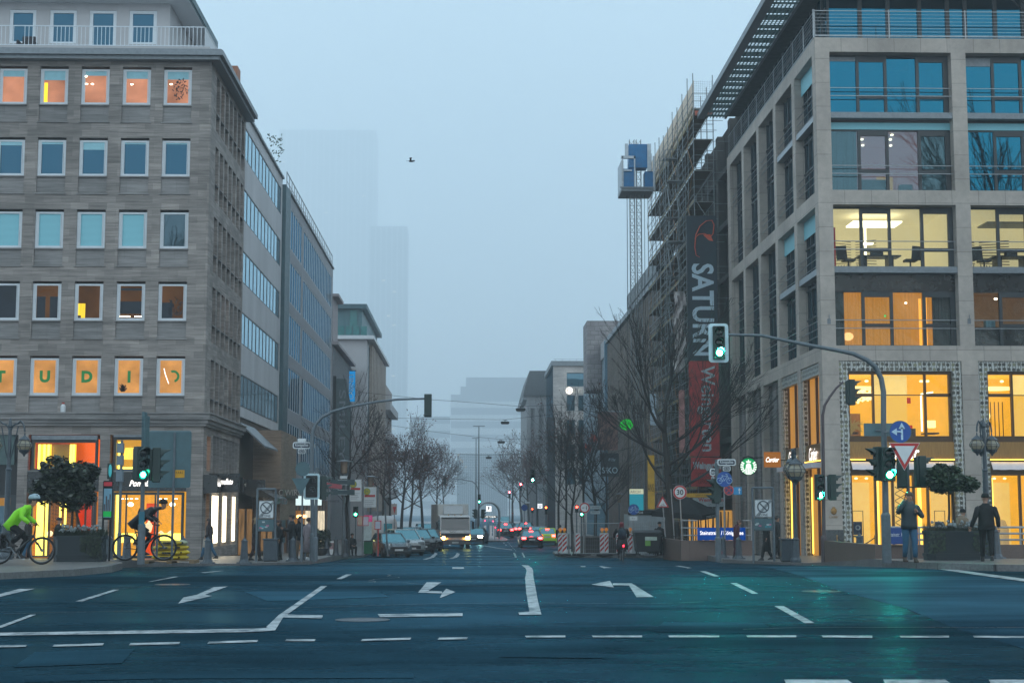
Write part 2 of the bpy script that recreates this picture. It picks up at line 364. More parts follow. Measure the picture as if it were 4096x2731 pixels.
# ---------------------------------------------------------------- ground, road, pavements
sheet('ground',[(-450,-60),(450,-60),(800,3950),(-800,3950)],M['asph2'],G,-.02,GPROF)
sheet('road',[(-60,-60),(60,-60),(60,60),(13.5,62),(13.5,520),(-9,520),(-9,62),(-60,60)],M['asph'],G,0,GPROF)
LEFT_SW=[(-60,33),(-13,31.5),(-9.9,32.5),(-9.0,35),(-8.9,38),(-9.3,41),(-10.2,44),(-10.4,49),(-9.4,54),(-7.4,57.5),(-6.4,60),(-6.5,70),(-6.9,82),(-6.6,88),(-6.3,200),(-6.3,500),(-60,500)]
RIGHT_SW=[(60,36.5),(60,500),(8.6,500),(8.4,150),(8.2,118),(5.6,104),(5.3,93),(6.5,90.5),(11.6,88),(11.6,76),(10.6,64),(11.8,56),(12.4,49),(11.9,44),(12.0,41),(13.2,38.4),(16,37)]
for nm,pl in(('pavement',LEFT_SW),('pavement',RIGHT_SW)):
 sheet(nm,ccw(pl),M['pave'],SW,0,SWP,depth=.3)
kb=MB()
def kerbline(pts,w=.16):
 for a,b in zip(pts,pts[1:]):
  k=max(1,int(math.hypot(b[0]-a[0],b[1]-a[1])/1.5))
  for j in range(k):
   p=[a[i]+(b[i]-a[i])*j/k for i in(0,1)];q=[a[i]+(b[i]-a[i])*(j+1)/k for i in(0,1)]
   dx,dy=q[0]-p[0],q[1]-p[1];l=math.hypot(dx,dy);nx,ny=dy/l*w/2,-dx/l*w/2
   z0,z1=SW(p[1])+.004,SW(q[1])+.004;zb=min(G(p[1]),G(q[1]))-.1
   kb.add([(p[0]-nx,p[1]-ny,zb),(p[0]+nx,p[1]+ny,zb),(q[0]+nx,q[1]+ny,zb),(q[0]-nx,q[1]-ny,zb),(p[0]-nx,p[1]-ny,z0),(p[0]+nx,p[1]+ny,z0),(q[0]+nx,q[1]+ny,z1),(q[0]-nx,q[1]-ny,z1)],[(4,5,6,7),(0,1,5,4),(1,2,6,5),(2,3,7,6),(3,0,4,7)])
kerbline(LEFT_SW[:-1]);kerbline(RIGHT_SW[1:]);kerbline([RIGHT_SW[-1],RIGHT_SW[0]])
tag(kb.build('kerb',M['kerb']),kind='structure')
# median of the far street with the station entrance
MEDIAN=[(3.2,151),(3.9,156),(3.5,185),(.6,185),(.5,158),(1.6,153)]
tag((lambda s:s.build('pavement',M['pave']))(MB().prism(ccw(MEDIAN),-.1,.13)),kind='structure')
# ---------------------------------------------------------------- road markings (outlines measured on the photograph)
k_=2352/2048
def L_(*a):return[gp(x/k_,2200+y/k_)for x,y in a]
def R_(*a):return[gp(2048+x/k_,2200+y/k_)for x,y in a]
def A_(*a):return[gp(1400+x/3.137,1800+y/3.137)for x,y in a]
def B_(*a):return[gp(1900+x/3.137,1800+y/3.137)for x,y in a]
marks=[L_((-160,386),(0,382),(600,373),(1150,363),(1232,359),(1264,371),(1160,378),(600,386),(0,395),(-160,399)),L_((1475,165),(1503,165),(1300,312),(1264,371),(1222,356),(1280,300)),L_((1310,297),(1484,301),(1478,315),(1302,311)),L_((1735,296),(2125,291),(2125,304),(1745,309)),R_((28,287),(80,284),(84,298),(34,299)),R_((44,68),(75,70),(97,95),(98,125),(120,240),(135,298),(82,298),(66,200),(60,130),(67,95)),L_((818,247),(842,219),(906,205),(980,172),(1050,166),(940,206),(975,211)),L_((-60,218),(90,178),(160,178),(62,200),(-40,226)),L_((345,237),(520,183),(547,183),(380,236)),L_((-30,360),(140,298),(166,298),(10,357)),L_((680,146),(800,122),(822,122),(702,144)),L_((1545,133),(1590,112),(1616,112),(1570,133)),L_((2078,78),(2130,78),(2132,86),(2078,86)),L_((920,103),(1010,95),(1030,95),(940,105)),L_((1960,148),(2028,148),(1970,186),(1966,196),(1920,196)),L_((1966,187),(2030,190),(2032,200),(1960,197)),L_((2050,178),(2092,193),(2020,222),(2030,200)),R_((365,158),(450,142),(468,172)),R_((462,153),(550,153),(540,163),(464,162)),R_((550,153),(652,216),(572,218),(538,163)),R_((748,72),(770,72),(826,82),(805,83)),R_((862,97),(886,96),(954,120),(930,122)),R_((1003,152),(1033,152),(1131,200),(1105,202)),R_((1205,258),(1246,257),(1389,336),(1345,338)),R_((315,73),(337,73),(338,77),(316,77)),R_((400,74),(415,74),(459,81),(420,83)),R_((1835,73),(1930,78),(2150,105),(2400,138),(2400,152),(2150,116),(1940,85),(1835,77)),A_((905,1372),(1010,1335),(1058,1300),(1062,1282),(1102,1298),(1065,1335),(965,1370)),A_((1240,1357),(1320,1322),(1340,1288),(1378,1298),(1362,1330),(1290,1360)),B_((478,1285),(500,1285),(528,1345),(505,1347)),B_((585,1285),(600,1285),(632,1343),(612,1345)),B_((110,1200),(118,1196),(470,1246),(462,1252))]
for x0,y0,x1,y1 in((-120,447,125,442),(240,441,478,434),(592,434,828,428),(952,427,1186,419),(1308,416,1450,415),(1656,415,1890,409),(2010,408,2150,407)):
 marks.append(L_((x0+8,y0-4),(x1,y1-4),(x1-6,y1+5),(x0,y0+5)))
for x0,y0,x1,y1 in((60,400,245,398),(366,398,598,398),(717,398,952,398),(1076,398,1306,398),(1422,398,1655,401),(1780,400,2008,400),(2118,400,2352,401)):
 marks.append(R_((x0,y0-4.5),(x1,y1-4.5),(x1,y1+4.5),(x0+6,y0+4.5)))
for x0,x1 in((1250,1550),(1705,2000),(2190,2480)):marks.append(R_((x0,598),(x1-10,600),(x1+20,618),(x0+10,618)))
for i in range(9):
 t=i/8;x=385+120*t**1.2;y=1115+140*t;marks.append(B_((x,y),(x+8,y),(x+13,y+9),(x+4,y+9)))
mm=MB()
for p in marks:sheet('',ccw(p),None,G,.008,GPROF,mb=mm)
for i in range(14):
 for X in(-1.9,3.1):mm.quad((X-.06,135+i*9,.008),(X+.06,135+i*9,.008),(X+.06,139+i*9,.008),(X-.06,139+i*9,.008))
tag(mm.build('road_marking',M['paint']),kind='structure')
seam=R_((1110,75),(1300,110),(1500,185),(1800,265),(2050,365),(2500,500))+R_((2600,170),(2352,150),(2150,118),(1940,87),(1500,72))
sheet('newer_road_surface',ccw(seam),M['asph2'],G,.004,GPROF)
for k,pl in enumerate((L_((-200,585),(900,560),(1900,566),(1900,588),(700,592),(-200,620)),L_((1120,190),(1700,175),(1790,215),(1230,235)),R_((700,330),(1150,335),(1240,385),(640,375)),L_((160,470),(620,455),(560,520),(60,540)),R_((-40,470),(420,480),(440,500),(-60,492)))):
 sheet('road_patch',ccw(pl),M['asph3'],G,.0045+.0004*k,GPROF)
cr=MB();rr=random.Random(77)
for x0,y0,ax,n in((-6,20,.4,34),(3,17,.1,30),(-2,30,1.45,22),(7,26,2.9,40),(0.5,44,0.1,30),(-12,27,.2,26)):
 x,y,a=x0,y0,ax
 for i in range(n):
  a+=rr.uniform(-.35,.35)+(ax-a)*.2;x2,y2=x+.3*math.cos(a),y+.3*math.sin(a);nx,ny=-math.sin(a)*.012,math.cos(a)*.012
  cr.quad((x-nx,y-ny,G(y)+.0075),(x2-nx,y2-ny,G(y2)+.0075),(x2+nx,y2+ny,G(y2)+.0075),(x+nx,y+ny,G(y)+.0075));x,y=x2,y2
tag(cr.build('road_crack',mat('crack_tar',(.003,.004,.005),.3)),kind='structure')
# manhole covers
for x,y,l_ in((690,2338,'among the arrows at the left'),(3285,2365,'near the green reflection'),(1450,2480,'just above the dashed line')):
 cx,cy=gp(x,y)
 tag(MB().lathe((cx,cy,G(cy)+.003),[(.33,0),(.33,.006),(.28,.006),(.28,.003)],24).build('manhole_cover',M['iron']),'round iron manhole cover in the wet road, '+l_,'manhole cover','manhole covers in the road')
# ================================================================ LEFT STREET SIDE
XL=-11.7
M['emit_pink']=emitm('lit_room_peach',(.95,.41,.24),.6,.5,.7)
M['emit_orange']=emitm('lit_room_orange',(1,.46,.13),.66,.5,.7,(1,1,1.2))
M['emit_brown']=emitm('dim_room_brown',(.50,.24,.10),.16,.45,.8)
M['emit_yellow']=emitm('shop_light_yellow',(1,.68,.04),1.6,.35,1.0,(3,1,.2))
M['emit_ytube']=emitm('shop_light_strip',(1,.82,.12),3.2)
M['emit_red']=emitm('shop_wall_red_orange',(1,.13,.0),1.0,.75,.35,(1,1,.6),.22)
M['emit_warm']=emitm('shop_window_warm',(1,.55,.14),.9,.45,.8)
M['emit_lamp']=emitm('bright_lamp',(1,.85,.6),9.0)
M['emit_white']=emitm('cool_white_light',(1,.92,.75),2.6)
M['blind']=mat('window_blind',(.30,.55,.62),.8,var=.1)
M['roomdark']=mat('dark_room',(.03,.035,.045),.9,var=.3)
M['roomblue']=mat('unlit_room_blue',(.05,.11,.15),.9,var=.3)
M['letter']=emitm('green_foil_letter_backlit',(.05,.35,.12),.55)
M['signw']=emitm('lit_white_lettering',(1,.96,.9),2.2)
M['black_fascia']=mat('black_fascia',(.007,.007,.008),.3,var=.2,coat=.3)
def blindm():
 m,nt,out=mk('venetian_blind');b=nd(nt,'ShaderNodeBsdfPrincipled',Roughness=.6);g=nd(nt,'ShaderNodeNewGeometry');wv=nd(nt,'ShaderNodeTexWave',Scale=6.0,_bands_direction='Z')
 nt.links.new(g.outputs['Position'],wv.inputs['Vector']);r=nd(nt,'ShaderNodeValToRGB');nt.links.new(wv.outputs[0],r.inputs[0]);r.color_ramp.elements[0].color=(.14,.38,.45,1);r.color_ramp.elements[1].color=(.3,.66,.74,1)
 nt.links.new(r.outputs[0],b.inputs['Base Color']);nt.links.new(b.outputs[0],out.inputs[0]);return m
M['venetian']=blindm()
# ---- the corner house clad in travertine
YF=67.0
b1=wthing('stone_house',(XL,YF,1.0),'grey travertine corner house with white penthouse above lit shop windows','building')
def zf(py,px=400):return PZ(px,py,YF)
wx=[PX(p,920,YF)for p in(-137,30,196,363,530,696)]
wins=[];holes=[]
tops=(276,560,847,1134,1432);TY=[]
for i,t in enumerate(tops):
 z1=zf(t);z0=z1-1.63;TY.append((z0,z1))
 for x in wx:
  wins.append((i,x,z0,z1));
  if i<4:holes.append((x-.63,x+.63,z0-.79,z1+.1))
  else:holes.append((x-.63,x+.63,z0-.78,z1+.1))
zc0,zc1=zf(1692),zf(1650)
shops=[(PX(126,1800,YF),PX(388,1800,YF)),(PX(453,1800,YF),PX(738,1800,YF))]
zu0,zu1,zl1=zf(1880),zf(1738),zf(1965);zg=SW(YF)-.1
for a,b in shops:holes+=[(a-.15,b+.12,zg,zu1)]
holes.append((-30,PX(72,1800,YF),zg,zu1))
W1=-27.0;Ztop=zf(232)
mb=MB();wallgrid(mb,W1,XL-.35,zg,Ztop,holes, lambda a,b,c,d:mb.box(a,b,YF,YF+.35,c,d));mb.box(XL-.35,XL,YF,YF+.9,zg,Ztop)
# side wall on the street: narrow bays
sb=[(YF+1.45+i*1.27,YF+2.35+i*1.27)for i in range(7)]
sh=[]
for i,(z0,z1)in enumerate(TY):
 for a,b in sb:sh.append((a,b,z0-.8,z1+.1))
sh+=[(YF+.9,YF+1.9,zu0,zu1),(YF+2.5,YF+10.0,zg+.5,zu1+.1),(YF+.95,YF+1.9,zg,zl1)]
wallgrid(mb,YF+.9,YF+10.4,zg,Ztop,sh, lambda a,b,c,d:mb.box(XL-.45,XL,a,b,c,d))
mb.build('wall',M['trav'],b1)
mb=MB()
for i,x,z0,z1 in wins:
 mb.box(x-.63,x+.63,YF+.07,YF+.3,z0-.79 if i<4 else z0-.78,z0-.06);mb.box(x-.66,x+.66,YF-.03,YF+.12,z0-.06,z0-.005)
 if i<4:mb.box(x-.69,x+.69,YF-.045,YF+.1,z0-.84,z0-.79)
mb.build('spandrel_panels',M['trav_plain'],b1)
mb=MB()
for(z0,z1)in TY:
 for a,b in sb:mb.box(XL-.3,XL-.22,a,b,z0-.8,z0-.05);mb.box(XL-.3,XL+.04,a,b,z0-.05,z0)
mb.build('side_spandrels',M['trav_plain'],b1)
mb=MB();
for j,(z0,z1)in enumerate(TY):
 for i,(a,b)in enumerate(sb):mb.mt(1 if(i,j)in((2,3),(3,3),(4,4),(1,0))else 0).box(XL-.34,XL-.28,a,b,z0,z1+.1)
mb.build('side_windows',[M['glass_dark'],M['emit_brown']],b1)
for i,x,z0,z1 in wins:
 w_=MB();f=.085
 w_.box(x-.63,x-.63+f*1.4,YF+.1,YF+.19,z0,z1).box(x+.63-f*1.4,x+.63,YF+.1,YF+.19,z0,z1).box(x-.63+f*1.4,x+.63-f*1.4,YF+.1,YF+.19,z0,z0+f*1.3).box(x-.63+f*1.4,x+.63-f*1.4,YF+.1,YF+.19,z1-f,z1)
 for s_ in(-1,1):w_.box(x+s_*.50,x+s_*.47,YF+.085,YF+.12,z0+.1,z1-.08)
 fr=w_.build('window',M['frame_white'],b1)
 xa,xb,za,zb=x-.51,x+.51,z0+.11,z1-.085
 j=wx.index(x)
 if i==2:
  if j==5:MB().box(xa,xb,YF+.17,YF+.175,zb-.33,zb).build('blind',M['venetian'],fr);MB().box(xa,xb,YF+.145,YF+.15,za,zb).build('pane',M['glass_dark'],fr)
  else:MB().box(xa,xb,YF+.15,YF+.16,za,zb).build('blind',M['venetian'],fr)
 elif i==1:
  MB().box(xa,xb,YF+.145,YF+.15,za,zb).build('pane',M['glass_win'],fr)
  d=(.12,.16,.1,.34,.08,.07)[j];MB().box(xa,xb,YF+.13,YF+.14,zb-d,zb).build('blind',M['blind'],fr)
 else:
  m={0:M['emit_pink'],3:M['emit_brown'],4:M['emit_orange']}[i]
  if i==3 and j==1:m=M['roomdark']
  p=MB().mt(0).box(xa,xb,YF+.15,YF+.155,za,zb)
  if i==3:
   p.mt(1)
   if j==2:p.box(xa+.05,xa+.42,YF+.14,YF+.15,za,za+.95).box(xa+.62,xb,YF+.14,YF+.15,za,za+.95)
   if j==3:p.mt(2).box(xa,xa+.34,YF+.14,YF+.15,za,za+.65).mt(1).box(xa,xa+.16,YF+.13,YF+.14,za,za+.12)
   if j==4:p.box(xa+.05,xb-.05,YF+.14,YF+.15,zb-.2,zb-.1).box(xa,xb,YF+.14,YF+.15,za+.2,za+.75).mt(3).box(xa+.03,xa+.48,YF+.13,YF+.14,za+.06,za+.1).box(xa+.68,xb-.03,YF+.13,YF+.14,za+.06,za+.1)
   if j==5:p.box(xa,xa+.5,YF+.14,YF+.15,za,za+.7)
  if i==0 and j==2:p.mt(2).box(xa+.05,xa+.2,YF+.14,YF+.15,za,za+.9)
  p.build('pane',[m,M['roomdark'],M['emit_yellow'],M['emit_lamp']],fr)
  if i==0:
   MB().box(xa,xb,YF+.13,YF+.14,zb-(.28,.27,.42,.2,.33,.35)[j],zb).build('blind',M['blind'],fr)
   l=MB()
   for q in((),(),(),((.04,.55),(.0,.9),(.3,.55)),((.22,.55),),((.15,.57),))[j]:l.ball((xa+q[0]+.05,YF+.125,za+q[1]+.3),.035,8,5,sx=2)
   if l.v:l.build('lamp',M['emit_lamp'],fr)
  if i==4 and j in(1,2,3,4):text('lettering',{1:'T',2:'U',3:'D',4:'I'}[j],.48,M['letter'],fr,(x-(.12 if j==1 else 0),YF+.145,(za+zb)/2),bold=.05)
  if i==4 and j==5:MB().ring_y(x+.1,(za+zb)/2+.02,.27,.17,YF+.135,YF+.145,16,-1.3,2.0).build('lettering',M['letter'],fr);MB().tube([(xa+.2,YF+.13,zb-.35),(xa+.26,YF+.13,zb-.6),(xa+.42,YF+.13,zb-1.02)],.018,6).build('light_reflection_strip',M['signw'],fr)
  if i==3 and j==5 or i==0 and j==5 or i==4 and j==4:
   l=MB();rr=random.Random(j+i)
   hh=.75 if i<4 else .25;cx=xa+(.62 if i<4 else .25)
   for k in range(60):a=rr.uniform(0,2*PI);q=rr.uniform(.0,1)**.6*hh*.62;zc_=za+.05+hh*(.75 if i==0 else .5);u=(cx+math.cos(a)*q*.75,YF+.13,max(za,zc_+math.sin(a)*q));l.bar(u,(u[0]+rr.uniform(-.1,.1),YF+.13,max(za,u[2]+rr.uniform(-.02,.12))),.03)
   l.build('plant_silhouette',M['roomdark'],fr)
# cornices
mb=MB()
for(o,za,zb)in((.42,zf(246),zf(232)),(.58,zf(232),zf(212)),(.5,zf(212),zf(206))):mb.box(W1,XL+o,YF-o,YF+10.6,za,zb)
mb.build('roof_cornice',M['steel_dull'],b1)
MB().box(W1,XL-.1,YF-.1,YF+10.6,zf(206),zf(187)).build('terrace_edge',M['render_white'],b1)
mb=MB()
for(o,za,zb)in((.12,zc0-.12,zc0),(.2,zc0,zc0+.16),(.3,zc0+.16,zc1-.06),(.36,zc1-.06,zc1)):mb.box(W1,XL+o,YF-o,YF,za,zb).box(XL,XL+o,YF,YF+10.4,za,zb)
mb.build('shop_cornice',M['trav_plain'],b1)
# terrace railing
rl=MB();zr0,zr1=zf(187),zf(103)
rl.box(W1,XL-.32,YF+.05,YF+.09,zr1-.04,zr1).box(W1,XL-.32,YF+.05,YF+.08,zr0+.06,zr0+.09)
rl.box(XL-.36,XL-.32,YF+.05,YF+10.4,zr1-.04,zr1).box(XL-.35,XL-.33,YF+.05,YF+10.4,zr0+.06,zr0+.09)
x=XL-.34;k=0
while x>W1:rl.box(x-.012,x+.012,YF+.055,YF+.08,zr0,zr1-.02);k+=1;x-=.18 if k%22>0 else .5
y=YF+.1
while y<YF+10.3:rl.box(XL-.35,XL-.33,y,y+.02,zr0,zr1-.02);y+=.18
rl.build('railing',M['frame_white'],b1)
# penthouse
YP=YF+2.7;xp=PX(679,100,YP);zp1=PZ(400,16,YP)+.05
ph=[]
for a,b,t,bt in((37,144,42,176),(198,307,42,176),(357,466,42,190),(516,627,42,176),(-120,-20,42,176)):ph.append((PX(a,100,YP),PX(b,100,YP),PZ(400,bt,YP),PZ(400,t,YP)))
mb=MB();wallgrid(mb,W1,xp,zr0-.2,zp1,ph, lambda a,b,c,d:mb.box(a,b,YP,YP+.3,c,d));mb.box(xp-.3,xp,YP+.3,YF+9.5,zr0-.2,zp1);mb.build('penthouse_wall',M['render_white'],b1)
for a,b,c,d in ph:
 w_=MB();w_.box(a,a+.16,YP+.05,YP+.15,c,d).box(b-.16,b,YP+.05,YP+.15,c,d).box(a+.16,b-.16,YP+.05,YP+.15,d-.14,d).box(a+.16,b-.16,YP+.05,YP+.15,c,c+.1)
 fr=w_.build('window',M['frame_white'],b1);MB().box(a+.16,b-.16,YP+.1,YP+.105,c+.1,d-.14).build('pane',M['glass_win'],fr)
mb=MB();mb.box(W1,XL-1.5,YP-.75,YF+9.9,zp1,zp1+.1);mb.box(W1,XL-1.45,YP-.8,YF+9.95,zp1+.1,zp1+.42);mb.build('roof',M['tealmetal'],b1)
MB().box(W1,XL-1.52,YP-.72,YF+9.85,zp1-.03,zp1-.002).build('eave_soffit',M['white'],b1)
MB().box(XL-.9,XL-.3,YF+9.2,YF+10.2,zr0,zr0+1.9).build('chimney',mat('chimney_brick',(.35,.16,.1),.8),b1)
MB().box(W1,XL-.5,YF+.5,YF+10.3,zr0-.35,zr0-.08).build('terrace_floor',M['steel_dull'],b1)
# floors and back of the rooms so that light does not pass through
MB().box(W1,XL-.6,YF+2.2,YF+2.4,zg,zr0-.4).build('inner_wall',M['roomdark'],b1)
# shop glazing
def shopwin(par,x0,x1,z0,z1,Y,strips,m0,nm='shop_window',dp=1.5):
 f=MB();f.box(x0,x0+.1,Y+.1,Y+.25,z0,z1).box(x1-.1,x1,Y+.1,Y+.25,z0,z1).box(x0+.1,x1-.1,Y+.1,Y+.25,z1-.12,z1).box(x0+.1,x1-.1,Y+.1,Y+.25,z0,z0+.06)
 fr=f.build(nm,M['anth'],par)
 MB().box(x0+.1,x1-.1,Y+.16,Y+.17,z0+.06,z1-.12).build('pane',M['glass_clear'],fr)
 bk=MB().box(x0,x1,Y+dp,Y+dp+.05,z0,z1).box(x0-.01,x0+.02,Y+.26,Y+dp,z0,z1).box(x1-.02,x1+.01,Y+.26,Y+dp,z0,z1).box(x0+.02,x1-.02,Y+.26,Y+dp,z0-.03,z0).box(x0+.02,x1-.02,Y+.26,Y+dp,z1,z1+.03).build('display_wall',m0,fr)
 return fr
(sa,sb1),(sc,sd)=shops
f1=shopwin(b1,sa,sb1,zu0,zu1-.22,YF,None,M['emit_red'])
tr=MB()
for q in(.12,.34,.52,1.5,1.62):tr.box(sa+q,sa+q+.09,YF+.6,YF+.66,zu0+.03,zu1-.4)
tr.build('light_strips',M['emit_ytube'],f1)
MB().box(sa+.66,sa+1.42,YF+.9,YF+.93,zu0+.02,zu1-.38).build('gold_panel',mat('gold_mesh_panel',(.45,.27,.03),.35,metal=.6,var=.5,vs=40),f1)
MB().box(sa+.1,sa+.62,YF+.9,YF+.92,zu0+.02,zu1-.38).box(sa+1.44,sa+1.7,YF+.92,YF+.94,zu0+.02,zu1-.38).build('yellow_panel',M['emit_yellow'],f1)
f2=shopwin(b1,sc,sd,zu0,zu1-.1,YF,None,mat('gold_mesh_wall',(.3,.17,.02),.4,metal=.4,var=.5,vs=30,emit=(1,.5,.01),es=.5))
tr=MB().box(sc+.12,sc+.22,YF+.4,YF+.5,zu0+.05,zu1-.3).box(sc+.12,sd-.12,YF+.4,YF+.5,zu0+.07,zu0+.15);tr.build('light_strips',M['emit_ytube'],f2)
tr=MB()
for q,s_ in((.6,.34),(1.9,.45)):tr.lathe((sc+q,YF+.8,zu1-.7-s_),[(.3,0),(.34,.0),(.26,.5),(.0,.52)],16)
tr.build('lamp_shade',mat('glowing_yellow_shade',(.8,.6,.1),.6,emit=(1,.7,.08),es=1.2),f2)
# dark fascia and lower shop front
MB().box(sa-.14,sb1+.11,YF+.03,YF+.3,zl1,zu0-.02).box(sc-.14,sd+.11,YF+.03,YF+.3,zl1,zu0-.02).build('fascia',M['black_fascia'],b1)
MB().box(sa-.15,sb1+.12,YF-.04,YF+.1,zu0-.07,zu0).box(sc-.15,sd+.12,YF-.04,YF+.1,zu0-.07,zu0).build('ledge',M['trav_plain'],b1)
MB().box(sa+.0,sb1,YF-.02,YF+.2,zu1-.22,zu1-.03).box(sc,sd,YF-.02,YF+.2,zu1-.1,zu1-.01).build('roller_box',M['steel_dull'],b1)
text('shop_name','Pomellato',.26,M['signw'],b1,(PX(575,1930,YF),YF-.0,zf(1932)),shear=.35,bold=.02,w=1.25)
f3=shopwin(b1,sa,sb1,zg+.15,zl1-.02,YF,None,mat('shop_back_wall_warm',(.3,.1,.02),.8,var=.4,emit=(1,.32,.02),es=.4),dp=2.2)
g_=MB()
for q,w_ in((.12,.3),(.50,.1),(1.1,.08),(1.32,.08)):g_.box(sa+q,sa+q+w_,YF+.7,YF+.75,zg+.2,zl1-.1)
g_.build('light_strips',M['emit_ytube'],f3)
g_=MB().box(sb1-.95,sb1-.1,YF+.9,YF+.95,zg+.2,zl1-.05);g_.build('red_panel',emitm('red_display_panel',(1,.05,.0),.9,.4,.6),f3)
g_=MB()
for q in(.75,1.95,2.3,2.6):g_.box(sa+q,sa+q+.07,YF+.3,YF+.38,zg+.15,zl1-.05)
g_.box(sa+.5,sa+.95,YF+.5,YF+.9,zg+.9,zg+.97).box(sa+.5,sa+.54,YF+.5,YF+.9,zg+.15,zg+.9).box(sa+.91,sa+.95,YF+.5,YF+.9,zg+.15,zg+.9)
g_.build('display_table',mat('walnut_wood',(.12,.05,.02),.4),f3)
g_=MB().ball((sa+.75,YF+.6,zg+1.15),.13,12,8).ball((sa+2.15,YF+.8,zg+1.05),.13,10,6,sz=.7).ball((sa+2.5,YF+.8,zg+.95),.11,10,6,sz=.7).ball((sa+2.75,YF+.8,zg+.9),.07,8,6)
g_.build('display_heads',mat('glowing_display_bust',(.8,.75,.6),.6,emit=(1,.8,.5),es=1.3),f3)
f4=shopwin(b1,sc,sd,zg+.15,zl1-.02,YF,None,mat('shop_back_wall_gold',(.3,.16,.02),.7,var=.5,vs=6,emit=(1,.46,.02),es=.75),dp=2.0)
g_=MB()
for q in(.25,.45,.65,.88,1.9,2.15,2.6):g_.box(sc+q,sc+q+.1,YF+.6,YF+.7,zl1-.32,zl1-.29)
g_.ball((sc+.62,YF+.9,zl1-.55),.09,8,6,sx=1.4).ball((sc+2.45,YF+.9,zl1-.55),.09,8,6,sx=1.4);g_.build('spot_lamp',M['emit_lamp'],f4)
g_=MB().box(sc+.1,sc+.9,YF+.9,YF+1.0,zg+.75,zg+1.15).box(sc+1.95,sd-.1,YF+.9,YF+1.0,zg+.75,zg+1.15).box(sc+.1,sc+.2,YF+.4,YF+.45,zg+.15,zl1-.1);g_.build('display_counter_light',M['emit_ytube'],f4)
g_=MB().box(sc+1.25,sc+1.75,YF+1.2,YF+1.25,zg+.2,zl1-.5);g_.build('red_panel',emitm('red_display_panel2',(1,.08,.0),1.0,.5,.6),f4)
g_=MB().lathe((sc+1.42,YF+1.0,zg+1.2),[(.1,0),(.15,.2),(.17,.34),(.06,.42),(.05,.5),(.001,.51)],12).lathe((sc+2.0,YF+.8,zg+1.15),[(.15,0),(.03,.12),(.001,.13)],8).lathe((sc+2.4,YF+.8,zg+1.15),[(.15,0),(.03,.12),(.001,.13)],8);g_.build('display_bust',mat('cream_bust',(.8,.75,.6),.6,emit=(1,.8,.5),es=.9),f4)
g_=MB()
for q in(.55,1.2,1.8,2.55):g_.box(sc+q,sc+q+.06,YF+.22,YF+.3,zg+.15,zl1-.05)
g_.box(sc,sd,YF+.2,YF+.3,zg,zg+.15);g_.build('mullion_grid',M['anth'],f4)
# far left shop of the same house
xl2=PX(72,1800,YF)
MB().box(W1,xl2,YF+.25,YF+.3,zf(1980),zu1).build('dark_shop_front',M['black'],b1)
MB().box(W1,PX(55,1800,YF),YF+.1,YF+.2,zf(1858),zf(1728)).build('grey_awning',mat('grey_green_fabric',(.08,.12,.12),.9),b1)
fr=MB().box(W1,xl2,YF+.2,YF+.3,zf(1990),zf(1978)).box(xl2-.3,xl2,YF+.2,YF+.3,zg,zf(1990)).build('shop_window',M['anth'],b1)
MB().box(W1,xl2-.3,YF+.35,YF+.36,zf(1990),zf(1985)-.3).build('lit_band',emitm('shop_band_orange',(1,.5,.15),.28),fr)
MB().box(W1,xl2-.3,YF+.35,YF+.36,zg,zf(2020)).build('pane',M['glass_dark'],fr)
fr=MB().box(W1,xl2-.3,YF+.30,YF+.34,zf(2022),zf(1984)).build('lit_strip',emitm('shop_band_orange2',(1,.5,.12),.35),b1)
# street side shop: lit strip window, black canopy with name, bright window
MB().box(XL-.3,XL-.25,YF+.9,YF+1.9,zu0,zu1).build('lit_side_window',M['emit_orange'],b1)
MB().box(XL-.3,XL-.25,YF+2.5,YF+10,zu0-.1,zu1+.1).build('side_glazing',M['glass_dark'],b1)
g_=MB()
for i in range(9):g_.box(XL-.2,XL-.02,YF+2.5+i*.92,YF+2.62+i*.92,zg+.5,zu1+.1)
g_.build('side_mullions',M['trav_plain'],b1)
cz0,cz1=PZ(860,1972,YF+.3),PZ(860,1898,YF+.3)
cn=MB().box(XL+.01,XL+.62,YF+.15,YF+1.1,cz0,cz1).box(XL+.0,XL+1.3,YF+3.0,YF+3.4,cz0+.1,cz1-.05).build('canopy',M['black_fascia'],b1)
text('canopy_lettering','Pomellato',.2,M['signw'],cn,(XL+.62+0.0,YF+.62,(cz0+cz1)/2),rot=(PI/2,0,PI/2),w=.8,shear=.35,bold=.02)
MB().box(XL+.01,XL+1.35,YF+1.6,YF+1.75,PZ(900,1968,YF+1.6),PZ(900,1892,YF+1.6)).build('sign_box',M['black_fascia'],b1)
text('shop_name','Pomellato',.26,M['signw'],b1,(PX(898,1925,YF+1.6),YF+1.585,PZ(898,1925,YF+1.6)),w=.75,shear=.35,bold=.02)
MB().box(XL+.01,XL+2.1,YF+4.6,YF+4.7,PZ(965,1955,YF+4.6),PZ(965,1918,YF+4.6)).build('sign_box',M['black_fascia'],b1)
text('shop_name','ZIA PEPE',.13,mat('grey_lettering',(.35,.35,.33),.6),b1,(PX(962,1939,YF+4.6),YF+4.58,PZ(962,1939,YF+4.6)),w=.55)
g_=MB()
for a,b in((PS(850,2050,XL).y,PS(872,2050,XL).y),(PS(895,2050,XL).y,PS(905,2050,XL).y),(PS(933,2050,XL).y,PS(940,2050,XL).y)):g_.box(XL-.06,XL+.0,a,b,SW(70)+.6,SW(70)+2.75)
g_.build('light_tube_panels',emitm('warm_white_tube',(1,.86,.6),4.0),b1)
MB().box(XL-.28,XL-.2,YF+1.9,YF+10,zg+.5,zu0-.1).build('shop_glazing',mat('warm_shop_interior',(.5,.4,.25),.8,emit=(1,.7,.35),es=.35),b1)
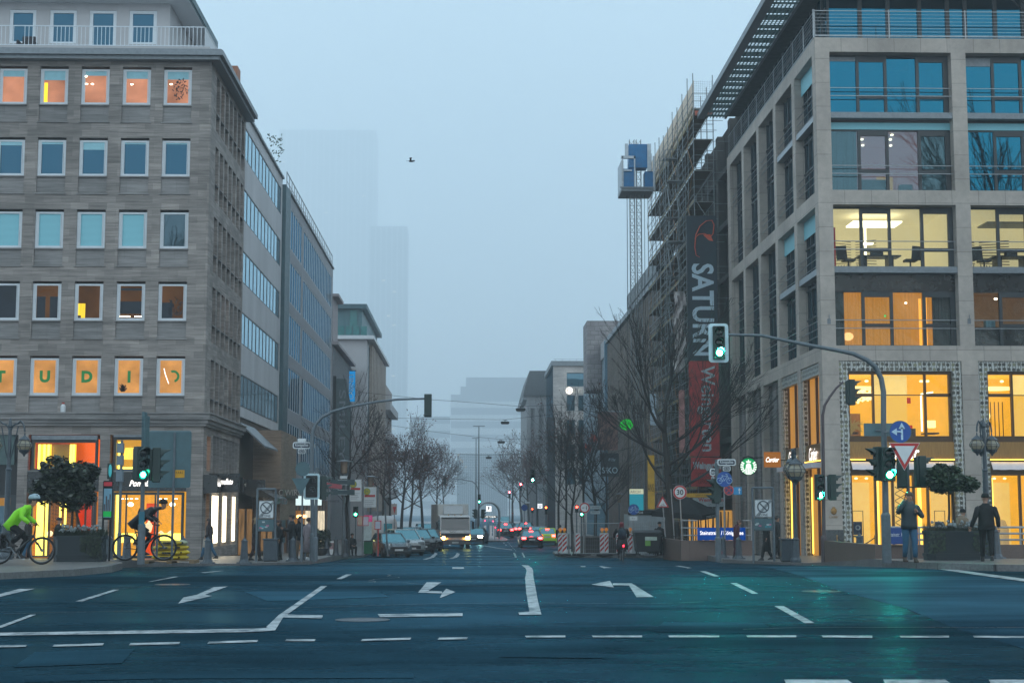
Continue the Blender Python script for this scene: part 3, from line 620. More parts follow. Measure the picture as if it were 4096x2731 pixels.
# bottle left on the ledge
bx=PX(257,1640,YF)
bo=thing('bottle',(bx,YF-.2,zc1),'white plastic bottle with red cap standing on the stone cornice','bottle')
MB().lathe((0,0,0),[(.1,0),(.11,.02),(.11,.27),(.06,.34),(.05,.36)],14).build('bottle_body',M['white'],bo)
MB().lathe((0,0,.36),[(.06,0),(.06,.07)],12).build('cap',mat('red_cap',(.4,.03,.02),.5),bo)
# things on the terrace
ch=thing('garden_chair',(PX(108,190,YF+1.2),YF+1.2,zr0-.08),'dark wicker armchair on the penthouse terrace behind the white railing','chair')
MB().box(-.33,.33,-.3,.3,.15,.45).box(-.4,-.3,-.33,.3,.0,.65).box(.3,.4,-.33,.3,.0,.65).build('seat',mat('dark_wicker',(.03,.025,.03),.8),ch,bevel=.03)
MB().box(-.3,.3,.22,.34,.4,.98).build('backrest',bpy.data.materials['dark_wicker'],ch,bevel=.04)
ac=thing('air_conditioner',(PX(180,190,YF+2.2),YF+2.3,zr0-.08),'small white air conditioning unit beside the wicker chair','air conditioner')
MB().box(-.28,.28,-.15,.15,.05,.62).build('housing',M['white'],ac,bevel=.02)
g_=MB();[g_.box(-.2,.02,-.165,-.15,.12+i*.07,.15+i*.07)for i in range(7)];g_.build('grille',M['dark'],ac)
# ---- generic ribbon / mullioned street side houses
def row_glass(b,X,ya,yb,za,zb,pitch,frame,glass,nm='window_band',rec=.12,mull=.05,lastdark=False,open_=None):
 g=MB().box(X-rec-.03,X-rec,ya,yb,za,zb);band=g.build(nm,glass,b)
 m=MB().box(X-rec,X-.01,ya,yb,za,za+.06).box(X-rec,X-.01,ya,yb,zb-.06,zb)
 n=max(1,round((yb-ya)/pitch))
 for i in range(n+1):y=ya+(yb-ya)*i/n;m.box(X-rec,X-.005,y-mull/2,y+mull/2,za+.06,zb-.06)
 m.build('mullion_grid',frame,band);return band
X2=-11.85
b2=wthing('office_house',(X2,77.6,.8),'pale concrete office house with five ribbon window bands and a mansard','building')
tp=[20.0,16.75,13.5,10.3,7.1];Ya,Yb=77.6,94.0;h2=[(Ya+.5,Yb-.6,EYE+t-1.68,EYE+t)for t in tp]
mb=MB();wallgrid(mb,Ya,Yb,EYE+4.9,EYE+20.7,h2, lambda a,b,c,d:mb.box(X2-.4,X2,a,b,c,d));mb.box(-24,X2-.4,Ya,Ya+.3,0,EYE+20.7);mb.build('wall',mat('pale_concrete',(.5,.5,.52),.8,var=.12,vs=.8,vscale=(1,1,.2)),b2)
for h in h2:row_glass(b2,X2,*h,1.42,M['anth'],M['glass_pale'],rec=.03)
MB().prism_y([(X2-3.2,EYE+23.3),(X2-3.4,EYE+20.7),(X2-.15,EYE+20.7),(X2-.9,EYE+22.0)],Ya,Yb-.2).build('mansard_roof',M['tealmetal'],b2)
MB().box(X2-.25,X2+.12,Ya,Yb,EYE+20.7,EYE+20.82).build('gutter',M['steel_dull'],b2)
MB().box(X2-1.9,X2-1.2,Yb-3.0,Yb-1,EYE+21.6,EYE+23.2).build('roof_box',M['steel_dull'],b2)
# roof plant
rp=thing('shrub',(X2-.55,93.2,EYE+22),'small shrub growing on the roof edge above the ribbon windows','plant')
g_=MB();rr=random.Random(3)
for i in range(70):p=Vector((rr.uniform(-.3,.55),rr.uniform(-.4,.4),rr.uniform(-.5,1.3)));d=Vector((rr.uniform(-1,1),0,rr.uniform(-.3,1)))*.2;g_.add([p,p+d,p+d+Vector((.05,.05,.08)),p+Vector((0,.1,.1))],[(0,1,2,3)])
g_.build('foliage',mat('dark_leaves',(.02,.05,.03),.7),rp)
# lower part: brown stone shop volume with black awning
bz0,bz1=EYE+.3,EYE+5.0
MB().box(-16,X2-.1,Ya,Yb,0,EYE+4.9).build('shop_wall',mat('dark_brown_plaster',(.10,.075,.06),.7,var=.2),b2)
xb=[PX(1028,1800,84),PX(1093,1800,84)]
MB().box(X2-.1,xb[0]+1.3,84,91.5,EYE-.4,PZ(1060,1720,84)).build('stone_bay',stonem('brown_sandstone',(.30,.21,.15),(.26,.19,.14),1.6,.9,.004),b2)
aw=MB();aw.add([(X2,78.4,EYE+4.6),(X2+1.3,78.4,EYE+3.4),(X2+1.3,83.6,EYE+3.4),(X2,83.6,EYE+4.6),(X2,78.4,EYE+4.5),(X2+1.3,78.4,EYE+3.3),(X2+1.3,83.6,EYE+3.3),(X2,83.6,EYE+4.5)],[(0,1,2,3),(7,6,5,4),(0,4,5,1),(1,5,6,2),(2,6,7,3)])
aw.build('glass_awning',M['steel_dull'],b2)
aw=MB();aw.add([(X2,79,EYE+1.75),(X2+1.8,79,EYE+.75),(X2+1.8,84,EYE+.75),(X2,84,EYE+1.75),(X2,79,EYE+1.0),(X2+1.8,79,EYE+.45),(X2+1.8,84,EYE+.45),(X2,84,EYE+1)],[(0,1,2,3),(7,6,5,4),(0,4,5,1),(1,5,6,2),(2,6,7,3)])
aw.build('black_awning',M['black_fascia'],b2)
g_=MB()
for i in range(5):g_.box(X2-.05,X2-.0,79+i*2.8,80.6+i*2.8,.7,EYE+.2)
g_.build('lit_shop_windows',emitm('dim_gold_window',(.9,.5,.2),.22,.5,1.2),b2)
MB().box(X2,xb[0]+1.45,83.8,91.5,PZ(1160,1988,84),PZ(1160,1955,84)).build('brown_fascia',mat('brown_fascia',(.06,.035,.025),.5),b2)
text('shop_name','C.WIRSCH',.33,mat('beige_lettering',(.42,.38,.33),.6),b2,(PX(1178,1969,83.8),83.76,PZ(1178,1969,83.8)),w=1.7)
# dark joint
bj=wthing('facade_pier',(X2+.2,94.3,5),'dark teal metal pier between the pale and the grey office houses','pier')
MB().box(X2-.6,X2+.22,94.1,96.6,1.0,EYE+20.4).build('pier_cladding',M['tealmetal'],bj)
# ---- third house: grey with close mullions
b3=wthing('office_house',(X2,96.7,.5),'long grey office house with five rows of closely spaced dark windows and roof railing','building')
Ya,Yb=96.7,129.0
rows3=[(17.1,19.8),(13.6,16.3),(10.15,12.85),(6.65,9.4),(3.0,5.8)];h3=[]
for a,b in rows3:h3+=[(Ya+.7,Ya+8.6,EYE+a,EYE+b),(Ya+9.8,Yb-1,EYE+a,EYE+b)]
mb=MB();wallgrid(mb,Ya,Yb,0,EYE+20.6,h3+[(Ya+1,Yb-1,.2,EYE+1.0)], lambda a,b,c,d:mb.box(X2-.5,X2,a,b,c,d));mb.box(-24,X2-.5,Yb-.3,Yb,0,EYE+20.6);mb.build('wall',mat('grey_concrete',(.28,.285,.31),.8,var=.12,vs=.7),b3)
mat_mull=mat('pale_grey_mullion',(.42,.46,.5),.5)
for h in h3:row_glass(b3,X2,*h,1.3,mat_mull,M['glass_win'],rec=.04,mull=.2)
row_glass(b3,X2,Ya+1,Yb-1,.2,EYE+1.0,2.4,M['anth'],mat('shop_row_glass',(.05,.06,.07),.2,emit=(.9,.55,.3),es=.05),'shop_glazing')
g_=MB().box(X2-.1,X2-.05,Ya,Yb,EYE+21.75,EYE+21.8).box(X2-.1,X2-.06,Ya,Yb,EYE+21.2,EYE+21.23)
for i in range(24):y=Ya+(Yb-Ya)*i/23;g_.box(X2-.1,X2-.05,y,y+.05,EYE+20.6,EYE+21.8)
g_.build('roof_railing',M['steel'],b3)
MB().box(X2-.3,X2+.12,Ya,Yb,EYE+20.6,EYE+20.72).build('roof_edge',M['steel_dull'],b3)
for q,s_ in((98.6,'MANU'),(0,'')):
 if not q:break
MB().box(X2+.02,X2+1.9,101.8,102.0,PZ(1320,2020,102),PZ(1320,1983,102)).build('lit_sign',emitm('pale_lit_sign',(.75,.95,.95),1.1),b3)
text('sign_lettering','MANUFACTUR',.16,M['black'],b3,(PX(1338,2003,102),101.77,PZ(1338,2003,102)),w=.68)
MB().box(X2+.02,X2+2.2,99.0,99.2,PZ(1278,2020,99),PZ(1278,1990,99)).build('lit_sign',bpy.data.materials['pale_lit_sign'],b3)
g_=MB()
for i in range(6):g_.ball((X2+.25,103.2+i*.9,PZ(1350,2064,104)),.11,8,6)
g_.build('globe_lamps',emitm('warm_globe',(1,.5,.15),6),b3)
g_=MB()
for a,b,m in((99.5,102.2,0),(102.8,109,1),(110,113,2),(114,118,0),(119,124,2)):g_.mt(m).box(X2+.01,X2+.05,a,b,.35,EYE+.15)
g_.build('shop_displays',[mat('violet_shop_glass',(.08,.07,.10),.15),emitm('amber_shop_window',(.9,.42,.12),.28,.6,1.6,(1,1,.3)),emitm('bright_shop_window',(1,.85,.6),.8,.4)],b3)
# ---- fourth: narrow pinstriped house
b4=wthing('narrow_house',(X2,129.2,.3),'narrow rosy grey house with vertical pinstripe facade stepping down','building')
m4=mat('rosy_concrete',(.34,.30,.31),.8)
mb=MB().box(-20,X2,129.2,149.8,0,EYE+14.2).box(-20,X2+.02,129.3,134,EYE+14.2,EYE+18.3)
mb.build('wall',m4,b4);g_=MB()
for i in range(30):g_.box(X2,X2+.12,129.5+i*.68,129.68+i*.68,.5,EYE+14)
g_.build('fins',M['steel_dull'],b4)
for i,z in enumerate((18.3,14.2)):MB().box(-14,X2+.5,129.1,134.2 if i==0 else 149,EYE+z,EYE+z+.25).build('ledge',m4,b4)
# ---- fifth: white house with teal penthouse
YW=150.0;xw=PX(1467,1500,YW)
b5=wthing('white_house',(xw,YW,.2),'white rendered house with glazed teal penthouse and blue banner','building')
MB().box(-24,xw,YW,178,0,EYE+17.0).build('wall',M['render_white'],b5)
MB().box(-24,xw+.7,YW-.5,178.5,EYE+17.0,EYE+17.35).build('cornice',M['white'],b5)
g_=MB()
for i in range(11):g_.box(xw,xw+.35,YW+3+i*2.3,YW+4.2+i*2.3,3,EYE+16.8)
g_.build('pilasters',mat('beige_pilaster',(.36,.30,.26),.8),b5)
MB().box(xw,xw+.05,YW+2.5,177,4,EYE+16.5).build('side_windows',M['glass_mid'],b5)
xq=PX(1448,1280,YW+1.5)
MB().box(-24,xq,YW+1.5,176,EYE+17.35,EYE+20.2).build('penthouse',mat('teal_cladding',(.06,.14,.16),.5,var=.15,vs=10),b5)
g_=MB()
for i in range(7):g_.box(xq-4.6+i*.75,xq-4.0+i*.75,YW+1.4,YW+1.5,EYE+17.45,EYE+18.5)
g_.box(xq-1.2,xq-.5,YW+1.38,YW+1.5,EYE+18.5,EYE+20.1);g_.build('penthouse_windows',mat('green_glass',(.03,.16,.16),.2),b5)
MB().box(-24,xq+.5,YW+.9,176.8,EYE+20.2,EYE+20.65).build('penthouse_roof',M['tealmetal'],b5)
# vertical banner signs
bn=wthing('vertical_banner',(PX(1402,1550,146),146,10),'bright blue vertical banner reading CABINET on the white house','banner')
Yc=146.;x0,x1=PX(1386,1550,Yc),PX(1420,1550,Yc);z0,z1=PZ(1400,1605,Yc),PZ(1400,1484,Yc)
bb=MB().box(x0,x1,Yc,Yc+.2,z0,z1).build('panel',emitm('blue_lit_banner',(.0,.30,.75),.75),bn)
text('lettering','CABINET',.5,M['white'],bn,((x0+x1)/2+.02,Yc-.02,(z0+z1)/2),rot=(PI/2,-PI/2,0),w=(z1-z0)*.86)
MB().box(x0-.45,x0-.1,Yc+.02,Yc+.15,z1+.1,z1+.25).box(x0-.5,x1+.1,Yc+.05,Yc+.12,z1+.0,z1+.1).build('bracket',M['dark'],bn)
bn=wthing('totem_sign',(PX(1370,1700,128),127,3),'tall grey green vertical sign blade above the shop row','sign')
Yc=118.;x0=PX(1330,1700,Yc)
MB().box(x0,PX(1342,1700,Yc),Yc,Yc+.5,PZ(1350,1935,Yc),PZ(1350,1503,Yc)).build('mast',M['dark'],bn)
g_=MB().prism_y([(PX(1343,1700,Yc),PZ(1343,1905,Yc)),(PX(1392,1900,Yc),PZ(1392,1900,Yc)),(PX(1406,1650,Yc),PZ(1406,1660,Yc)),(PX(1386,1515,Yc),PZ(1386,1516,Yc)),(PX(1343,1512,Yc),PZ(1343,1512,Yc))],Yc+.1,Yc+.4)
g_.build('blade',mat('grey_green_blade',(.07,.10,.11),.5),bn)
text('lettering','SMILEY',.5,M['steel_dull'],bn,(PX(1368,1700,Yc),Yc+.08,PZ(1368,1700,Yc)),rot=(PI/2,PI/2,0),w=5.5)
# ---- sixth: further house
xo=PX(1530,1600,179)
b6=wthing('brick_house',(xo,179,.2),'beige house with stepped balconies beyond the white house','building')
MB().box(-24,xo,179,200,0,EYE+15.5).build('wall',mat('beige_render',(.34,.29,.27),.8),b6)
for i in range(4):MB().box(xo,xo+.9,179,199,EYE+1.8+i*3.4,EYE+2.7+i*3.4).build('balcony',M['render_white'],b6)
# ---- towers in the fog
def tower(x0,x1,y0,y1,h,label,fw,seed):
 t=wthing('tower_block',(x0,y0,0),label,'tower')
 MB().box(x0,x1,y0,y1,0,h).build('body',mat('tower_glass%d'%seed,(.06,.10,.13),.3),t)
 f=MB();x=x0
 while x<x1+.01:f.box(x-fw*.15,x+fw*.15,y0-.5,y0,0,h);x+=fw
 y=y0
 while y<y1:f.box(x1,x1+.5,y,y+fw*.3,0,h);y+=fw
 f.build('fins',mat('tower_fin%d'%seed,(.30,.33,.36),.7),t)
 s=MB();z=4
 while z<h:s.box(x0,x1+.3,y0-.3,y1,z,z+.9);z+=3.6
 s.build('floor_banding',mat('tower_slab%d'%seed,(.16,.19,.22),.7),t)
 l=MB();rr=random.Random(seed)
 for i in range(12):x=x0+fw*(.2+rr.randrange(max(1,int((x1-x0)/fw)-1)));z=5+3.6*rr.randrange(3,int(h/3.6)-3);l.box(x,x+fw*.6,y0-.35,y0-.31,z,z+2.3)
 l.build('lit_windows',emitm('far_lit_window%d'%seed,(1,.8,.55),1.6),t);return t
t1=tower(PX(1120,600,3600),PX(1503,600,3600),3600,3700,PZ(1300,520,3600),'tallest fog bound tower block fading into the sky',15,1)
t2=tower(PX(1480,1000,2900),PX(1628,1000,2900),2900,2970,PZ(1550,905,2900),'slimmer tower block with vertical fins right of the tallest tower',10.5,2)
# ================================================================ RIGHT STREET SIDE
XR,YR=16.0,69.0
def zr(py,px=3600):return PZ(px,py,YR)
def mosaicm():
 m,nt,out=mk('hexagon_mosaic');L=nt.links.new;b=nd(nt,'ShaderNodeBsdfPrincipled',Roughness=.35)
 g=nd(nt,'ShaderNodeNewGeometry');sp=nd(nt,'ShaderNodeSeparateXYZ');L(g.outputs['Position'],sp.inputs[0]);ad=nd(nt,'ShaderNodeMath',_operation='ADD');L(sp.outputs[0],ad.inputs[0]);L(sp.outputs[1],ad.inputs[1]);cb=nd(nt,'ShaderNodeCombineXYZ');L(ad.outputs[0],cb.inputs[0]);L(sp.outputs[2],cb.inputs[1])
 v=nd(nt,'ShaderNodeTexVoronoi',Scale=4.6,Randomness=.25,_voronoi_dimensions='2D');L(cb.outputs[0],v.inputs['Vector'])
 r=nd(nt,'ShaderNodeValToRGB');L(v.outputs['Distance'],r.inputs[0]);r.color_ramp.interpolation='CONSTANT';e=r.color_ramp.elements;e[0].position=0;e[0].color=(.0,0,0,1);e[1].position=.36;e[1].color=(1,1,1,1)
 s2=nd(nt,'ShaderNodeSeparateColor');L(v.outputs['Color'],s2.inputs[0]);r2=nd(nt,'ShaderNodeValToRGB');L(s2.outputs[0],r2.inputs[0]);r2.color_ramp.interpolation='CONSTANT';e=r2.color_ramp.elements
 e[0].position=0;e[0].color=(.05,.045,.035,1);e[1].position=.4;e[1].color=(.22,.21,.13,1);x=e.new(.75);x.color=(.13,.12,.09,1)
 mx=nd(nt,'ShaderNodeMix',_data_type='RGBA');L(r.outputs[0],mx.inputs[0]);L(r2.outputs[0],mx.inputs[6])
 wv=nd(nt,'ShaderNodeTexWave',Scale=2.6,Distortion=5.0);L(cb.outputs[0],wv.inputs['Vector']);r3=nd(nt,'ShaderNodeValToRGB');L(wv.outputs[0],r3.inputs[0]);r3.color_ramp.elements[0].color=(.16,.17,.17,1);r3.color_ramp.elements[1].color=(.5,.5,.47,1);r3.color_ramp.elements[0].position=.1;r3.color_ramp.elements[1].position=.3
 L(r3.outputs[0],mx.inputs[7]);L(mx.outputs[2],b.inputs['Base Color']);L(b.outputs[0],out.inputs[0]);return m
M['mosaic']=mosaicm()
M['bronze']=mat('bronze_metal',(.30,.17,.06),.38,metal=.7,var=.25,vs=8,vscale=(6,6,.3))
M['bronze_dark']=mat('dark_bronze_frame',(.09,.05,.025),.4,metal=.5)
M['cream']=mat('cream_wall_glow',(.5,.45,.3),.8,var=.06,vs=.6,emit=(.9,.8,.42),es=.42)  # wall glows by itself, part of the room light is put in here
M['amber']=mat('amber_interior_glow',(.35,.18,.05),.7,var=.3,vs=1.6,emit=(1,.50,.02),es=.82)  # showroom lamplight put into the walls as emission
M['amber_dim']=mat('amber_curtain_glow',(.3,.15,.05),.9,var=.45,vs=2.2,vscale=(5,5,.15),emit=(1,.42,.04),es=.42)  # curtain glows by itself in place of light from behind
M['pinkroom']=mat('mauve_room_glow',(.25,.18,.2),.9,var=.1,emit=(.7,.36,.42),es=.5)  # walls and ceiling emit, standing in for lamplight on them
M['sheer']=mat('sheer_curtain',(.25,.42,.48),.9,var=.35,vs=2.5,vscale=(6,6,.1))
M['soft_gold']=emitm('soft_gold_light',(1,.72,.25),2.2)
M['gold_lamp']=emitm('gold_spot',(1,.75,.35),3)
M['soft_white']=emitm('soft_ceiling_panel',(1,.93,.65),3.0)
rb=wthing('limestone_office',(XR,YR,1.0),'beige limestone frame office block with blue glass and gold lit jeweller below','building')
cx1=PX(3336,1000,YR);c2a,c2b=PX(3829,1000,YR),PX(3888,1000,YR);bw=c2b-cx1;XE=c2b+bw+3
zb=[(zr(210),zr(153)),(zr(819),zr(761)),(zr(1443),zr(1382))];zgr=.5;zt=zb[0][1]
bays=[(cx1,c2a),(c2b,c2b+(c2a-cx1))]
holes=[]
for a,b in bays:
 holes+=[(a,b,zb[1][1],zb[0][0]),(a,b,zb[2][1],zb[1][0]),(a+.1,b+.03,zgr,zb[2][0])]
mb=MB();wallgrid(mb,XR+.66,XE,zgr,zt,holes, lambda a,b,c,d:mb.box(a,b,YR,YR+.6,c,d));mb.box(XR,XR+.66,YR,YR+.66,zgr,zt)
cols=[73.95,78.7,83.45,88.2,92.9];yb=[];p=YR+.66
for c in cols:yb.append((p,c-.33));p=c+.33
sh=[]
for a,b in yb:sh+=[(a,b,zb[1][1],zb[0][0]),(a,b,zb[2][1],zb[1][0]),(a,b,zgr,zb[2][0])]
wallgrid(mb,YR+.66,93.6,zgr,zt,sh, lambda a,b,c,d:mb.box(XR,XR+.6,a,b,c,d))
mb.build('stone_frame',M['lime'],rb)
fl=[(zr(449),zb[0][0]),(zb[1][1],zr(472)),(zr(1065),zb[1][0]),(zb[2][1],zr(1090))]
for z1,z2 in((fl[1][1],fl[0][0]),(fl[3][1],fl[2][0])):
 for a,b in bays:MB().box(a,b,YR+.04,YR+.5,z1,z2).build('spandrel_beam',M['steel_dull'],rb)
 for a,b in yb[:2]:MB().box(XR+.04,XR+.5,a,b,z1,z2).build('spandrel_beam',M['steel'],rb)
# slabs and rooms behind the front
def room(nm,a,b,z0,z1,wall,depth=4.0,par=rb,floor=None):
 s=MB().box(a,b,YR+depth,YR+depth+.1,z0,z1).box(a-.02,a,YR+.75,YR+depth,z0,z1).box(b,b+.02,YR+.75,YR+depth,z0,z1)
 r=s.build(nm,wall,par);MB().box(a,b,YR+.75,YR+depth,z1,z1+.1).build('ceiling',wall,r);MB().box(a,b,YR+.75,YR+depth,z0-.1,z0).build('floor',floor or M['roomdark'],r);return r
def lamps(par,pts,r=.06,m=None,sx=1.6):
 g=MB();[g.ball(p_,r,8,5,sx=sx,sy=sx)for p_ in pts];return g.build('ceiling_lamps',m or M['emit_lamp'],par)
def bay_window(a,b,z0,z1,gls,top=0.0,nm='window'):
 w=b-a;m=MB();y0,y1=YR+.5,YR+.62
 xs=[0,.235,.261,.465,.49,.73,.755,.955,1]
 m.box(a,b,y0,y1,z1-.1-top,z1-.02);m.box(a,b,y0,y1,z0+.01,z0+.07)
 for s0,s1 in((.236,.26),(.466,.49),(.732,.757),(.957,.999)):m.box(a+w*s0,a+w*s1,y0-.02,y1,z0+.07,z1-.1-top)
 zt_=z0+(z1-z0)*.27
 for s0,s1 in((.26,.466),(.757,.957)):m.box(a+w*s0,a+w*s1,y0,y1,zt_,zt_+.16);m.box(a+w*s0,a+w*s1,y0-.01,y1,z1-.32-top,z1-.1-top)
 f=m.build(nm,M['anth'],rb)
 if gls:MB().box(a,b,y0+.05,y0+.06,z0+.05,z1-.05).build('pane',gls,f)
 r=MB()
 for h in(.82,1.2):r.tube([(a,YR+.2,z0+h),(b,YR+.2,z0+h)],.022,6)
 r.build('railing_bars',M['steel'],f);return f
for bi,(a,b)in enumerate(bays):
 w=b-a
# sixth floor: blue coated glass
 f=bay_window(a,b,fl[0][0],fl[0][1],M['glass_blue'],.0);r=room('room',a,b,fl[0][0],fl[0][1],M['roomblue'],3)
 MB().box(a+w*.0,a+w*.235,YR+.52,YR+.54,fl[0][1]-(.3 if bi==0 else .5),fl[0][1]-.05).build('roller_blind',M['steel_dull'],f)
 MB().box(a+w*(.68 if bi==0 else .2),a+w*(.73 if bi==0 else .235),YR+.7,YR+.72,fl[0][0],fl[0][1]-.1).build('curtain',M['sheer'],f)
# fifth floor
 f=bay_window(a,b,fl[1][0],fl[1][1],M['glass_tint']if bi==0 else M['glass_blue'],.42)
 MB().box(a,b,YR+.46,YR+.5,fl[1][1]-.45,fl[1][1]-.12).build('blind_box',M['venetian'],f)
 if bi==0:
  room('room',a,b,fl[1][0],fl[1][1]-.35,M['pinkroom'],4.5)
  g=MB().box(a,a+w*.235,YR+.72,YR+.76,fl[1][0],fl[1][1]-.4).box(a+w*.76,a+w*.97,YR+.72,YR+.76,fl[1][0],fl[1][1]-.4);g.build('curtain',M['sheer'],f)
  lamps(f,[(a+w*q,YR+y_,fl[1][1]-.44)for q,y_ in((.335,1.5),(.36,2.4),(.42,3.6),(.57,1.5),(.60,2.4),(.66,3.6))],.05)
  MB().box(a+w*.57,a+w*.71,YR+4.4,YR+4.45,fl[1][0]+.5,fl[1][0]+1.6).build('lit_screen',emitm('amber_screen',(1,.5,.1),.75),f)
  MB().box(a+w*.29,a+w*.5,YR+1.2,YR+1.8,fl[1][0],fl[1][0]+.75).box(a+w*.62,a+w*.72,YR+1.3,YR+1.7,fl[1][0],fl[1][0]+.55).build('desk',M['roomblue'],f)
 else:
  room('room',a,b,fl[1][0],fl[1][1]-.35,M['roomblue'],3);MB().box(a,a+w*.1,YR+.72,YR+.76,fl[1][0],fl[1][1]-.4).build('curtain',M['sheer'],f)
# fourth floor: lit office
 f=bay_window(a,b,fl[2][0],fl[2][1],M['glass_clear'])
 rm=room('lit_office_room',a,b,fl[2][0],fl[2][1],M['cream'],5,floor=mat('office_floor%d'%bi,(.12,.11,.1),.5))
 MB().box(a+w*.25,a+w*.66,YR+2.0,YR+3.4,fl[2][1]-.45,fl[2][1]-.38).build('light_panel',M['soft_white']if bi==0 else M['steel_dull'],f)
 if bi==0:
  MB().box(a+w*.0,a+w*.048,YR+.8,YR+1.2,fl[2][0],fl[2][0]+1.95).build('red_cabinet',mat('red_lacquer',(.35,.02,.03),.5,emit=(.5,.02,.03),es=.12),f)
  MB().box(a+w*.36,a+w*.375,YR+2.4,YR+2.5,fl[2][0],fl[2][1]-.5).box(a+w*.34,a+w*.43,YR+2.3,YR+2.6,fl[2][0]+1.45,fl[2][0]+1.5).build('floor_lamp',M['soft_white'],f)
 g=MB();rr=random.Random(bi)
 pa,pb=(.14,.58)if bi==0 else(.0,.62);mid=(pa+pb)/2
 for s_ in(-1,1):
  for k in range(9):g.bar((a+w*(mid+s_*.02),YR+4.6,fl[2][0]+.9+k*.13),(a+w*(mid+s_*(pb-pa)*.45),YR+4.6,fl[2][0]+.6+k*.15+.25),.035)
  for k in range(7):g.bar((a+w*(mid+s_*(.03+k*.025)),YR+4.6,fl[2][0]+.85-k*.02),(a+w*(mid+s_*(.04+k*.035)),YR+4.6,fl[2][0]+.15),.035)
 g.build('wall_pattern',mat('wall_pattern%d'%bi,(.25,.23,.17)if bi==0 else(.02,.01,.02),.7),f)
 g=MB().box(a+w*.27,a+w*.62,YR+1.5,YR+2.4,fl[2][0]+.72,fl[2][0]+.78).box(a+w*.3,a+w*.34,YR+1.6,YR+2.3,fl[2][0],fl[2][0]+.72).box(a+w*.52,a+w*.56,YR+1.6,YR+2.3,fl[2][0],fl[2][0]+.72).box(a+w*.38,a+w*.49,YR+1.9,YR+1.95,fl[2][0]+.8,fl[2][0]+1.15)
 g.build('desk',M['dark'],f)
 for q,d_ in((.17,1),(.68,-1)):
  g=MB().box(a+w*q-.28,a+w*q+.28,YR+1.0,YR+1.5,fl[2][0]+.42,fl[2][0]+.52).bar((a+w*q-.3*d_,YR+1.25,fl[2][0]+.5),(a+w*q-.36*d_,YR+1.25,fl[2][0]+1.15),.5,.07,up=(0,1,0)).tube([(a+w*q,YR+1.25,fl[2][0]+.05),(a+w*q,YR+1.25,fl[2][0]+.42)],.04,6)
  for k in range(5):g.bar((a+w*q,YR+1.25,fl[2][0]+.1),(a+w*q+.32*math.cos(k*1.256),YR+1.25+.32*math.sin(k*1.256),fl[2][0]+.05),.05)
  g.build('office_chair',M['black'],f)
# third floor: amber curtains, dark upper band
 f=bay_window(a,b,fl[3][0],fl[3][1],M['glass_clear'],.75)
 MB().box(a,b,YR+.47,YR+.55,fl[3][1]-.8,fl[3][1]).build('dark_panel',M['black_fascia'],f)
 if bi==0:
  room('room',a,b,fl[3][0],fl[3][1]-.7,M['amber_dim'],1.35)
  g=MB().box(a,a+w*.1,YR+.7,YR+.76,fl[3][0],fl[3][1]-.8).box(a+w*.82,a+w,YR+.7,YR+.76,fl[3][0],fl[3][1]-.8);g.build('curtain',mat('dark_curtain',(.10,.10,.09),.9,var=.6,vs=3,vscale=(8,8,.1)),f)
  lamps(f,[(a+w*q,YR+y_,fl[3][1]-.95-k_z)for q,y_,k_z in((.2,1.5,.1),(.3,1.6,.1),(.62,1.6,.1),(.7,1.5,.15),(.63,1.2,.3))],.035)
  MB().ball((a+w*.15,YR+1.2,fl[3][0]+.55),.24,12,8,sz=.8).build('table_lamp',emitm('lamp_shade_glow',(1,.55,.2),1.6),f)
  MB().box(a+w*.715,a+w*.735,YR+.8,YR+.85,fl[3][0],fl[3][1]-1.1).box(a+w*.75,a+w*.785,YR+.9,YR+.95,fl[3][0],fl[3][1]-1.0).build('lit_gap',emitm('gold_gap',(1,.45,.05),1.4),f)
  MB().box(a+w*.44,a+w*.455,YR+1,YR+1.02,fl[3][0]+1.45,fl[3][0]+1.55).build('exit_light',emitm('exit_green',(.1,.8,.2),1),f)
 else:
  room('room',a,b,fl[3][0],fl[3][1]-.7,mat('dim_office',(.2,.13,.07),.8,var=.3,emit=(.6,.3,.1),es=.12),2.5)
  lamps(f,[(a+w*.03,YR+1.5,fl[3][1]-1),(a+w*.27,YR+1.5,fl[3][1]-1)],.05)
  MB().box(a,b,YR+.7,YR+.9,fl[3][0],fl[3][0]+.95).build('parapet',M['black_fascia'],f)
  MB().box(a+w*.15,a+w*.23,YR+1,YR+1.3,fl[3][0]+.9,fl[3][0]+1.3).build('monitor',M['sheer'],f)
